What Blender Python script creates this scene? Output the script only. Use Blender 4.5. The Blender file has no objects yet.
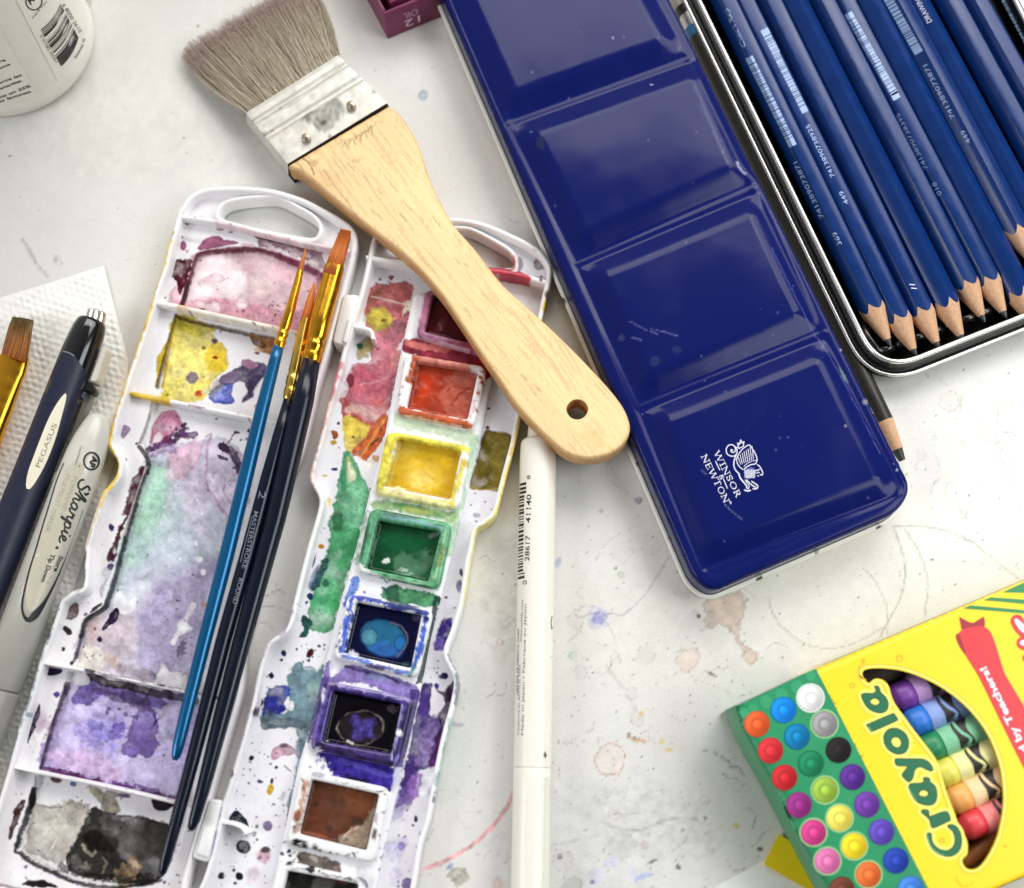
import bpy, math, random
import numpy as np
from mathutils import Vector, Matrix
from mathutils.geometry import delaunay_2d_cdt
random.seed(7); RNG = np.random.default_rng(7)
SC = bpy.context.scene
COL = SC.collection
# ---------------------------------------------------------------- camera geometry (metres; photo pixels are unprojected onto real heights)
TH = math.radians(16.5); F = 1200.0; D = 0.288
sT, cT = math.sin(TH), math.cos(TH)
CAM = np.array([0, -D*sT, D*cT]); RT = np.array([1., 0, 0]); UP = np.array([0, cT, sT]); FW = np.array([0, sT, -cT])
def W(px, py, z=0.0):
    px = np.asarray(px, float); py = np.asarray(py, float); z = np.asarray(z, float)*1e-3
    u = (px-512)/F; v = (444-py)/F
    dx = u; dy = v*UP[1]+FW[1]; dz = v*UP[2]+FW[2]
    t = (z-CAM[2])/dz
    return np.stack([dx*t+CAM[0], dy*t+CAM[1], np.broadcast_to(z, t.shape)+0*t], -1)
def PX(P):
    r = np.asarray(P)-CAM; d = r@FW
    return 512+F*(r@RT)/d, 444-F*(r@UP)/d
def mpp(px, py, z=0):            # metres per pixel at a point
    return float(((W(px, py, z)-CAM)@FW)/F)
# ---------------------------------------------------------------- colours
def lin(c):
    c = np.asarray(c, float)/255.
    return np.where(c <= .04045, c/12.92, ((c+.055)/1.055)**2.4)
# ---------------------------------------------------------------- noise
def _h(x, y, s):
    x = x.astype(np.int64).astype(np.uint32); y = y.astype(np.int64).astype(np.uint32)
    h = x*np.uint32(374761393)+y*np.uint32(668265263)+np.uint32((s*974711+12345) & 0xffffffff)
    h = (h ^ (h >> np.uint32(13)))*np.uint32(1274126177)
    h = h ^ (h >> np.uint32(16))
    return h.astype(float)/4294967295.
def vn(x, y, s=0):
    xi = np.floor(x); yi = np.floor(y); fx = x-xi; fy = y-yi
    fx = fx*fx*(3-2*fx); fy = fy*fy*(3-2*fy)
    a = _h(xi, yi, s); b = _h(xi+1, yi, s); c = _h(xi, yi+1, s); d = _h(xi+1, yi+1, s)
    return (a*(1-fx)+b*fx)*(1-fy)+(c*(1-fx)+d*fx)*fy
def fbm(x, y, sc, o=3, s=0):     # about -1..1
    r = 0; a = 1; t = 0; f = 1./sc
    for i in range(o):
        r = r+a*(vn(x*f+17.3*i, y*f-9.1*i, s+i*31)*2-1); t += a; a *= .55; f *= 2.03
    return r/t*1.5
# ---------------------------------------------------------------- 2d curves
def spl(pts, closed=True, n=6):
    p = np.asarray(pts, float); m = len(p)
    if m < 3: return p
    if closed: q = np.vstack([p[-1], p, p[0], p[1]]); k = m
    else: q = np.vstack([2*p[0]-p[1], p, 2*p[-1]-p[-2]]); k = m-1
    out = []
    for i in range(k):
        a, b, c, d = q[i:i+4]
        for j in range(n):
            t = j/n
            out.append(.5*(2*b+(c-a)*t+(2*a-5*b+4*c-d)*t*t+(3*b-a-3*c+d)*t**3))
    if not closed: out.append(p[-1])
    return np.array(out)
def resample(p, step, closed=True):
    p = np.asarray(p, float); q = np.vstack([p, p[:1]]) if closed else p
    l = np.r_[0, np.cumsum(np.hypot(*np.diff(q, axis=0).T))]
    n = max(3 if closed else 2, int(round(l[-1]/step))+(0 if closed else 1))
    s = np.linspace(0, l[-1], n, endpoint=not closed)
    return np.stack([np.interp(s, l, q[:, 0]), np.interp(s, l, q[:, 1])], 1)
def rounded(pts, r, n=6):        # polygon with rounded corners
    p = np.asarray(pts, float); m = len(p); out = []
    rr = r if hasattr(r, '__len__') else [r]*m
    for i in range(m):
        a, b, c = p[i-1], p[i], p[(i+1) % m]
        u = a-b; v = c-b; lu = np.hypot(*u); lv = np.hypot(*v)
        d = min(rr[i], lu*.48, lv*.48)
        if d < .01: out.append(b); continue
        s = b+u/lu*d; e = b+v/lv*d
        for j in range(n+1):
            t = j/n; out.append((1-t)**2*s+2*t*(1-t)*b+t*t*e)
    return np.array(out)
def area(p):
    p = np.asarray(p); x, y = p[:, 0], p[:, 1]
    return .5*np.sum(x*np.roll(y, -1)-np.roll(x, -1)*y)
def normals(p, closed=True):     # outward if closed
    p = np.asarray(p, float)
    t = np.roll(p, -1, 0)-np.roll(p, 1, 0) if closed else np.gradient(p, axis=0)
    t /= np.maximum(np.hypot(t[:, 0], t[:, 1]), 1e-9)[:, None]
    nn = np.stack([t[:, 1], -t[:, 0]], 1)
    if closed and area(p) < 0: nn = -nn
    return nn
def off(p, d): return np.asarray(p)+normals(p)*d     # d>0 grows
def seg_d(x, y, p, closed):
    d2 = np.full(x.shape, 1e18); p = np.asarray(p, float)
    n = len(p) if closed else len(p)-1
    for i in range(n):
        a = p[i]; b = p[(i+1) % len(p)]; e = b-a; L = max(e@e, 1e-12)
        t = np.clip(((x-a[0])*e[0]+(y-a[1])*e[1])/L, 0, 1)
        d2 = np.minimum(d2, (x-a[0]-t*e[0])**2+(y-a[1]-t*e[1])**2)
    return np.sqrt(d2)
def inside(x, y, p):
    r = np.zeros(x.shape, bool); p = np.asarray(p, float); j = len(p)-1
    for i in range(len(p)):
        xi, yi = p[i]; xj, yj = p[j]
        if yi != yj:
            r ^= ((yi > y) != (yj > y)) & (x < (xj-xi)*(y-yi)/(yj-yi)+xi)
        j = i
    return r
def sdp(x, y, p):
    d = seg_d(x, y, p, True)
    return np.where(inside(x, y, p), -d, d)
def sst(t): t = np.clip(t, 0, 1); return t*t*(3-2*t)
# ---------------------------------------------------------------- paint (pigment on vertices, laid shape by shape)
class Paint:
    def __init__(s, x, y, base, rough=.45, v=.03, vs=40):
        s.x = np.asarray(x, float); s.y = np.asarray(y, float)
        s.c = np.tile(lin(base), (len(s.x), 1)); s.r = np.full(len(s.x), rough)
        s.c *= (1+v*fbm(s.x, s.y, vs, 3, 5))[:, None]
        s.k = 0; s.wet = False
    def _lay(s, fn, bb, col, a=1, s_=1.2, w=.8, ws=4, e=0, ew=2.5, v=.10, vs=9, wash=.38, r=None, sp=0, sps=2.5):
        s.k += 1
        m = 4+w*3+s_; size = min(bb[2]-bb[0], bb[3]-bb[1])
        ix = np.nonzero((s.x > bb[0]-m) & (s.x < bb[2]+m) & (s.y > bb[1]-m) & (s.y < bb[3]+m))[0]
        if not len(ix): return
        x, y = s.x[ix], s.y[ix]
        if w:
            xx = x+w*fbm(x, y, ws, 3, s.k*7+1); yy = y+w*fbm(x, y, ws, 3, s.k*7+2)
            if size > 14 and w >= 1.2: xx += .9*w*fbm(x, y, ws*3.2, 2, s.k*7+4); yy += .9*w*fbm(x, y, ws*3.2, 2, s.k*7+5)
        else: xx, yy = x, y
        d = fn(xx, yy)
        if size > 24 and s.wet and s_ < 2: s_ = s_*1.9
        k = sst(.5-d/s_)*a
        if size > 14 and wash and s.wet: k = k*(1-wash*np.clip(fbm(x, y, size*.32, 4, s.k*11+6)+.15, 0, 1)*sst(-d/3))
        if sp: k = k*sst((fbm(x, y, sps, 2, s.k*3+9)+1-2*sp)*2.2+.5)
        cc = np.tile(lin(col), (len(ix), 1))
        if v: cc = cc*np.clip(1+v*2*fbm(x, y, vs, 3, s.k*5+3), .25, 2.2)[:, None]
        if e == 0 and a > .8: e = .16
        if size > 14 and s.wet: cc = cc*np.clip(1+.22*fbm(x, y, size*.28, 3, s.k*13+8), .5, 1.5)[:, None]
        if e: cc = cc*(1-e*np.exp(-((d+ew*.4)/ew)**2))[:, None]
        s.c[ix] = s.c[ix]*(1-k[:, None])+cc*k[:, None]
        if r is not None: s.r[ix] = s.r[ix]*(1-k)+r*k
    def E(s, cx, cy, rx, ry, col, ang=0, **k):
        t = math.radians(ang); c, q = math.cos(t), math.sin(t); R = max(rx, ry)
        def fn(x, y):
            u = (x-cx)*c+(y-cy)*q; w = -(x-cx)*q+(y-cy)*c
            return (np.sqrt((u/rx)**2+(w/ry)**2)-1)*min(rx, ry)
        s._lay(fn, (cx-R, cy-R, cx+R, cy+R), col, **k); return s
    def O(s, cx, cy, rx, ry, wd, col, **k):                      # ring
        R = max(rx, ry)+wd
        s._lay(lambda x, y: np.abs(np.sqrt(((x-cx)/rx)**2+((y-cy)/ry)**2)-1)*min(rx, ry)-wd/2, (cx-R, cy-R, cx+R, cy+R), col, **k); return s
    def P(s, pts, col, smooth=True, **k):
        p = spl(pts, True, 4) if smooth else np.asarray(pts, float)
        s._lay(lambda x, y: sdp(x, y, p), (*p.min(0), *p.max(0)), col, **k); return s
    def L(s, pts, wd, col, smooth=True, **k):
        p = spl(pts, False, 4) if smooth and len(pts) > 2 else np.asarray(pts, float)
        b = (*(p.min(0)-wd), *(p.max(0)+wd))
        s._lay(lambda x, y: seg_d(x, y, p, False)-wd/2, b, col, **k); return s
    def dots(s, n, box, col, r=(.5, 1.4), **k):
        q = np.random.default_rng(n*13+int(box[0]))
        for i in range(n):
            R = q.uniform(*r)
            s.E(q.uniform(box[0], box[2]), q.uniform(box[1], box[3]), R, R*q.uniform(.7, 1.2), col, w=.5, ws=2, s_=1.0, **k)
        return s
    def grit(s, k=1., seed=3):
        # pigment granulation: stronger where paint lies, faint dirt on bare plastic
        mx = s.c.max(1); mn = s.c.min(1); w = np.clip((.86-mn)*1.6+(mx-mn)*.8, .06, 1)
        g = .17*fbm(s.x, s.y, 2.6, 3, seed)+.15*fbm(s.x, s.y, 8, 3, seed+9)+.10*fbm(s.x, s.y, 26, 3, seed+17)
        s.c *= np.clip(1+k*w*g, .3, 1.6)[:, None]
        v = fbm(s.x, s.y, 5, 3, seed+33); pool = sst((v-.45)*3)*w*.28*k; s.c = s.c*(1-pool[:, None])+s.c**1.6*.8*pool[:, None]
        sp = sst((fbm(s.x, s.y, 1.9, 2, seed+51)-1.02)*5)*np.clip(w*1.2, .15, 1)*.6*k; s.c = s.c*(1-sp[:, None])+lin((58, 48, 62))*sp[:, None]
        s.r = np.clip(s.r+.12*fbm(s.x, s.y, 10, 2, seed+61)*w, .12, .8)
        s.c *= (1-.13*np.clip(w-.1, 0, 1)*k)[:, None]
        return s
    def splat(s, n, box, cols, r=(.4, 1.5), seed=5, inside_=None):
        q = np.random.default_rng(seed)
        for i in range(n):
            R = q.uniform(*r)*q.choice([.6, .8, 1, 1, 1.6]); X0 = q.uniform(box[0], box[2]); Y0 = q.uniform(box[1], box[3])
            s.E(X0, Y0, R, R*q.uniform(.7, 1.3), cols[i % len(cols)], q.uniform(0, 180), w=.4*R, ws=2, s_=1, a=q.uniform(.55, .95))
        return s
    def rgba(s): return np.concatenate([np.clip(s.c, 0, 1), s.r[:, None]], 1)
# ---------------------------------------------------------------- materials
MATS = {}
def mat(name, col=None, rough=.45, metal=0, coat=0, spec=.5, nz=0, nzs=300, bump=0, bs=900, trans=0, sub=0, bump2=0, bs2=200, anis=None):
    if name in MATS: return MATS[name]
    m = bpy.data.materials.new(name); m.use_nodes = True; MATS[name] = m
    nt = m.node_tree; N = nt.nodes; L = nt.links; b = N['Principled BSDF']
    b.inputs['Roughness'].default_value = rough; b.inputs['Metallic'].default_value = metal
    b.inputs['Coat Weight'].default_value = coat; b.inputs['Coat Roughness'].default_value = .06
    b.inputs['Specular IOR Level'].default_value = spec
    b.inputs['Transmission Weight'].default_value = trans
    if sub: b.inputs['Subsurface Weight'].default_value = sub; b.inputs['Subsurface Radius'].default_value = (.002, .0018, .0015); b.inputs['Subsurface Scale'].default_value = 1
    tc = N.new('ShaderNodeTexCoord')
    def noise(sc, det=4):
        n = N.new('ShaderNodeTexNoise'); n.inputs['Scale'].default_value = sc; n.inputs['Detail'].default_value = det
        if anis:
            mp = N.new('ShaderNodeMapping'); mp.inputs['Rotation'].default_value = (0, 0, anis[0]); mp.inputs['Scale'].default_value = anis[1]
            L.new(tc.outputs['Object'], mp.inputs['Vector']); L.new(mp.outputs['Vector'], n.inputs['Vector'])
        else: L.new(tc.outputs['Object'], n.inputs['Vector'])
        return n
    if col is None:
        at = N.new('ShaderNodeAttribute'); at.attribute_name = 'Col'; src = at.outputs['Color']
        L.new(at.outputs['Alpha'], b.inputs['Roughness'])
    else:
        rg = N.new('ShaderNodeRGB'); rg.outputs[0].default_value = (*lin(col), 1); src = rg.outputs[0]
    if nz:
        n = noise(nzs); mr = N.new('ShaderNodeMapRange'); mr.inputs[1].default_value = .3; mr.inputs[2].default_value = .7
        mr.inputs[3].default_value = 1-nz; mr.inputs[4].default_value = 1+nz*.6
        L.new(n.outputs['Fac'], mr.inputs[0])
        vm = N.new('ShaderNodeVectorMath'); vm.operation = 'SCALE'; L.new(src, vm.inputs[0]); L.new(mr.outputs[0], vm.inputs['Scale']); src = vm.outputs[0]
        if col is not None:
            mr2 = N.new('ShaderNodeMapRange'); mr2.inputs[3].default_value = max(0, rough-.1); mr2.inputs[4].default_value = min(1, rough+.1)
            L.new(n.outputs['Fac'], mr2.inputs[0]); L.new(mr2.outputs[0], b.inputs['Roughness'])
    L.new(src, b.inputs['Base Color'])
    nrm = None
    for (st, sc) in ((bump, bs), (bump2, bs2)):
        if not st: continue
        n = noise(sc, 3); bp = N.new('ShaderNodeBump'); bp.inputs['Strength'].default_value = st; bp.inputs['Distance'].default_value = .0004
        L.new(n.outputs['Fac'], bp.inputs['Height'])
        if nrm: L.new(nrm, bp.inputs['Normal'])
        nrm = bp.outputs[0]
    if nrm: L.new(nrm, b.inputs['Normal'])
    return m
# ---------------------------------------------------------------- objects
def thing(name, label, cat, loc=(0, 0, 0), group=None):
    o = bpy.data.objects.new(name, None); COL.objects.link(o); o.location = loc; o.empty_display_size = .01
    o['label'] = label; o['category'] = cat
    if group: o['group'] = group
    return o
def mk(name, V, Fc, m, parent=None, smooth=True, col=None, ang=None, local=False):
    V = np.asarray(V, float); me = bpy.data.meshes.new(name)
    if isinstance(Fc, np.ndarray):
        k = Fc.shape[1]; nf = len(Fc)
        me.vertices.add(len(V)); me.vertices.foreach_set('co', V.astype(np.float32).ravel())
        me.loops.add(nf*k); me.loops.foreach_set('vertex_index', Fc.astype(np.int32).ravel())
        me.polygons.add(nf); me.polygons.foreach_set('loop_start', np.arange(0, nf*k, k, dtype=np.int32))
        try: me.polygons.foreach_set('loop_total', np.full(nf, k, np.int32))
        except Exception: pass
        me.update(calc_edges=True); me.validate()
    else:
        me.from_pydata(V.tolist(), [], [list(map(int, f)) for f in Fc]); me.update()
    me.polygons.foreach_set('use_smooth', np.full(len(me.polygons), smooth))
    if smooth and ang: me.set_sharp_from_angle(angle=math.radians(ang))
    if col is not None:
        at = me.attributes.new('Col', 'FLOAT_COLOR', 'POINT'); at.data.foreach_set('color', np.asarray(col, np.float32).ravel())
    me.materials.append(m)
    o = bpy.data.objects.new(name, me); COL.objects.link(o)
    if parent:
        o.parent = parent
        if not local:
            if parent.type == 'EMPTY': o.matrix_parent_inverse = Matrix.Translation(-parent.location)
    return o
def join(parts):                 # [(V,F[,col])] -> one
    Vs, Fs, Cs, n = [], [], [], 0
    for p in parts:
        Vs.append(np.asarray(p[0], float)); Fs += [[int(i)+n for i in f] for f in p[1]]; n += len(p[0])
        if len(p) > 2: Cs.append(p[2])
    return (np.vstack(Vs), Fs, np.vstack(Cs)) if Cs else (np.vstack(Vs), Fs)
def loft(rings, closed=True, cap0=False, cap1=False):
    V = np.vstack(rings); m = len(rings[0]); Fs = []
    for r in range(len(rings)-1):
        for i in range(m if closed else m-1):
            j = (i+1) % m; Fs.append([r*m+i, r*m+j, (r+1)*m+j, (r+1)*m+i])
    if cap0: Fs.append(list(range(m))[::-1])
    if cap1: Fs.append([(len(rings)-1)*m+i for i in range(m)])
    return V, Fs
def tri(outline, holes=(), step=1.5, lines=()):
    o = resample(outline, step); P = [o]; E = [[i, (i+1) % len(o)] for i in range(len(o))]; n = len(o)
    hs = [resample(h, step) for h in holes]; ls = [resample(l, step, False) for l in lines]
    for h in hs: E += [[n+i, n+(i+1) % len(h)] for i in range(len(h))]; P.append(h); n += len(h)
    for l in ls: E += [[n+i, n+i+1] for i in range(len(l)-1)]; P.append(l); n += len(l)
    x0, y0 = o.min(0); x1, y1 = o.max(0)
    ys = np.arange(y0, y1, step*.866); G = []
    for k, yy in enumerate(ys):
        xs = np.arange(x0+(k % 2)*step/2, x1, step); G.append(np.stack([xs, np.full(len(xs), yy)], 1))
    G = np.vstack(G); G = G[inside(G[:, 0], G[:, 1], o)]
    B = np.vstack(P)
    # drop grid points close to constraint points (hash grid)
    keys = set()
    for bx, by in B:
        kx, ky = int(bx/step), int(by/step)
        keys.add((kx, ky))
    keep = np.array([(int(gx/step), int(gy/step)) not in keys for gx, gy in G]) if len(G) else np.zeros(0, bool)
    G = G[keep]
    pts = np.vstack([B, G]) if len(G) else B
    r = delaunay_2d_cdt([Vector(p) for p in pts], E, [], 0, 1e-5)
    V = np.array([(v[0], v[1]) for v in r[0]]); T = np.array([f for f in r[2] if len(f) == 3], int)
    c = V[T].mean(1); ok = inside(c[:, 0], c[:, 1], o)
    for h in hs: ok &= ~inside(c[:, 0], c[:, 1], h)
    T = T[ok]
    a = V[T]; s = (a[:, 1, 0]-a[:, 0, 0])*(a[:, 2, 1]-a[:, 0, 1])-(a[:, 1, 1]-a[:, 0, 1])*(a[:, 2, 0]-a[:, 0, 0])
    T[s > 0] = T[s > 0][:, ::-1]          # pixel y points down: face up in the world
    return V, T
def surf(name, outline, zf, znom, m, parent, holes=(), step=1.5, paint=None, lines=(), ang=None):
    V2, T = tri(outline, holes, step, lines)
    P = W(V2[:, 0], V2[:, 1], znom)
    P[:, 2] = (zf(V2[:, 0], V2[:, 1]) if callable(zf) else np.full(len(V2), zf))*1e-3
    return mk(name, P, T, m, parent, True, paint(V2[:, 0], V2[:, 1]) if paint else None, ang)
def ringw(p, znom, z, d=0):      # pixel outline -> world ring at height z (xy taken on plane znom), grown by d mm
    P = W(p[:, 0], p[:, 1], znom)
    if d:
        q = P[:, :2]; P[:, :2] = q+normals(q)*d*1e-3
    P[:, 2] = z*1e-3
    return P
def tube(pts, seg=20, cap=True, cols=None, rough=.3, sub=1):
    q = [tuple(p)+(1.,)*(5-len(p)) for p in pts]
    q = np.array(q, float)
    C = W(q[:, 0], q[:, 1], q[:, 2]); dep = (C-CAM)@FW; R = q[:, 3]*dep/F; fl = q[:, 4]
    t = np.gradient(C, axis=0); t /= np.linalg.norm(t, axis=1)[:, None]
    side = np.cross(t, [0, 0, 1.]); side /= np.linalg.norm(side, axis=1)[:, None]; up = np.cross(side, t)
    a = np.linspace(0, 2*np.pi, seg, endpoint=False)
    rings = [C[i]+np.outer(np.cos(a), side[i])*R[i]+np.outer(np.sin(a), up[i])*R[i]*fl[i] for i in range(len(C))]
    V, Fs = loft(rings, True, cap, cap)
    Fs = [f[::-1] for f in Fs]
    if cols is not None:
        cc = np.repeat(np.array([np.r_[lin(c), rough] for c in cols]), seg, 0)
        return V, Fs, cc
    return V, Fs
def axis(pts):                   # (A,B,ra,rb) of a straight tube from two (px,py,z,r)
    A = W(*pts[0][:3]); B = W(*pts[1][:3]); return A, B, pts[0][3]*mpp(*pts[0][:3]), pts[1][3]*mpp(*pts[1][:3])
def zcyl(ax, flat=1.0):
    A, B, ra, rb = ax; e = (B-A)[:2]; L = np.hypot(*e); e = e/L
    def f(x, y):
        t = np.clip(((x-A[0])*e[0]+(y-A[1])*e[1])/L, -.5, 1.5); d = np.abs(-(x-A[0])*e[1]+(y-A[1])*e[0]); r = ra+(rb-ra)*t
        return A[2]+(B[2]-A[2])*t+flat*np.sqrt(np.maximum(r*r-d*d, 0))
    return f
def drape(px, py, zf, eps=.04):
    z = np.full(np.shape(px), 5.)
    for i in range(14):
        P = W(px, py, z); z = z*.35+(zf(P[..., 0], P[..., 1])*1e3+eps)*.65
    return W(px, py, z)
def flatz(zmm): return lambda x, y: np.full(np.shape(x), zmm*1e-3)
# ---------------------------------------------------------------- lettering
_T = {}
def glyphs(body, bold=0.0):
    k = (body, bold)
    if k in _T: return _T[k]
    c = bpy.data.curves.new('text', 'FONT'); c.body = body; c.resolution_u = 3; c.offset = bold
    o = bpy.data.objects.new('text', c); m = o.to_mesh()
    V = np.array([v.co[:2] for v in m.vertices]) if len(m.vertices) else np.zeros((0, 2))
    Fs = [list(p.vertices) for p in m.polygons]; o.to_mesh_clear(); bpy.data.objects.remove(o); bpy.data.curves.remove(c)
    _T[k] = (V, Fs); return _T[k]
CAPH = .729
def txt(body, p0, p1, h, bold=0.0):        # baseline p0 -> p1 in pixels, capital height h
    V, Fs = glyphs(body, bold); p0 = np.array(p0, float); p1 = np.array(p1, float)
    x0, x1 = V[:, 0].min(), V[:, 0].max(); d = p1-p0; up = np.array([d[1], -d[0]])/np.hypot(*d)
    return p0+np.outer((V[:, 0]-x0)/(x1-x0), d)+np.outer(V[:, 1]/CAPH*h, up), Fs
def ribbon(pts, w, closed=False):          # stroke of a width (or widths) as quads
    p = np.asarray(pts, float); n = normals(p, closed) if closed else normals(p, False)
    w = np.broadcast_to(np.asarray(w, float), len(p))[:, None]/2
    V = np.vstack([p+n*w, p-n*w]); m = len(p)
    return V, [[i, (i+1) % m, m+(i+1) % m, m+i] for i in range(m if closed else m-1)]
def ribbonN(pts, w, k=6):                   # wide stroke, subdivided across so that it bends over curved things
    p = np.asarray(pts, float); n = normals(p, False); w = np.broadcast_to(np.asarray(w, float), len(p))[:, None]/2
    V = np.vstack([p+n*w*t for t in np.linspace(-1, 1, k+1)]); m = len(p)
    return V, [[c*m+i, c*m+i+1, (c+1)*m+i+1, (c+1)*m+i] for c in range(k) for i in range(m-1)]
def poly(pts): 
    p = np.asarray(pts, float); return p, [list(range(len(p)))]
def pj(parts): 
    Vs, Fs, n = [], [], 0
    for v, f in parts: Vs.append(v); Fs += [[i+n for i in q] for q in f]; n += len(v)
    return np.vstack(Vs), Fs
def decal(name, parts, zf, m, parent, eps=.04, step=None):
    V, Fs = pj(parts); P = drape(V[:, 0], V[:, 1], zf, eps)
    # wind upwards
    out = []
    for f in Fs:
        a = area(V[f]); out.append(f if a < 0 else f[::-1])
    return mk(name, P, out, m, parent, False)
def filled(outline, holes=(), step=6.):    # triangulated flat art with holes
    V, T = tri(outline, holes, step); return V, T.tolist()
# ================================================================ camera, light
cam = bpy.data.cameras.new('camera'); cam.sensor_width = 36; cam.lens = F/1024*36; cam.clip_start = .01; cam.dof.use_dof = True; cam.dof.focus_distance = .284; cam.dof.aperture_fstop = 11; cam.clip_end = 20
co = bpy.data.objects.new('camera', cam); COL.objects.link(co); co.location = CAM.tolist(); co.rotation_euler = (TH, 0, 0); SC.camera = co
wd = bpy.data.worlds.new('World'); SC.world = wd; wd.use_nodes = True
nt = wd.node_tree; N = nt.nodes; bg = N['Background']
tcw = N.new('ShaderNodeTexCoord'); sx = N.new('ShaderNodeSeparateXYZ'); nt.links.new(tcw.outputs['Generated'], sx.inputs[0])
def mth(op, a, b):
    n = N.new('ShaderNodeMath'); n.operation = op
    for i, q in enumerate((a, b)):
        if isinstance(q, (int, float)): n.inputs[i].default_value = q
        else: nt.links.new(q, n.inputs[i])
    return n.outputs[0]
# room light: paler walls towards the window (far side) and to the left, dim behind the photographer
g = mth('ADD', mth('MULTIPLY', sx.outputs[1], .22), mth('MULTIPLY', sx.outputs[0], -.18))
g = mth('MAXIMUM', mth('ADD', g, .145), .02)
nt.links.new(g, bg.inputs['Strength']); bg.inputs['Color'].default_value = (1, .985, .96, 1)
def area_light(name, az, el, dist, size, power, col, tgt=(0, 0, 0)):
    l = bpy.data.lights.new(name, 'AREA'); l.shape = 'RECTANGLE'; l.size = size[0]; l.size_y = size[1]; l.energy = power; l.color = col
    o = bpy.data.objects.new(name, l); COL.objects.link(o)
    a, e = math.radians(az), math.radians(el)
    p = Vector((math.cos(a)*math.cos(e), math.sin(a)*math.cos(e), math.sin(e)))*dist
    o.location = p+Vector(tgt); o.rotation_euler = (-p).to_track_quat('-Z', 'Y').to_euler()
    return o
area_light('window_light', 84, 43, 1.1, (.80, .52), 7.6, (1, .968, .92), (.06, -.02, 0))
area_light('side_window_light', 45, 40, .75, (.30, .36), 1.7, (1, .985, .96))
area_light('left_window_light', 198, 37, .8, (.42, .30), 2.6, (.99, .99, 1), (0, -.05, 0))
area_light('right_fill_light', 2, 50, .44, (.30, .24), 1.3, (.955, .995, 1), (.08, -.06, 0))  # added fill lamp close on the right, brightens the lower right of the table
SC.view_settings.view_transform = 'Standard'; SC.view_settings.look = 'None'; SC.view_settings.exposure = 0; SC.view_settings.gamma = 1
# ================================================================ shared materials
M_PAINT = mat('painted_plastic', None, bump=.05, bs=2500)
M_GLOSS = mat('glossy_paint', None, coat=.35, bump=.25, bs=260)
M_ATT = mat('pigment_matte', None, bump=.12, bs=3000)
M_BLACK = mat('black_plastic', (22, 22, 24), .28, bump=.05, bs=900, nz=.1)
M_INK = mat('black_ink', (24, 23, 26), .5, nz=.15, nzs=3000)
M_WHITEINK = mat('white_ink', (232, 233, 240), .5, nz=.06, nzs=2000)
M_STEEL = mat('steel', (205, 203, 198), .25, metal=1, bump=.06, bs=1500, nz=.12, nzs=500)
M_WOOD = mat('pencil_wood', (222, 172, 130), .6, nz=.22, nzs=900, bump=.25, bs=1800)
M_GRAPH = mat('graphite', (72, 72, 78), .35, metal=.3, nz=.2)
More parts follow.
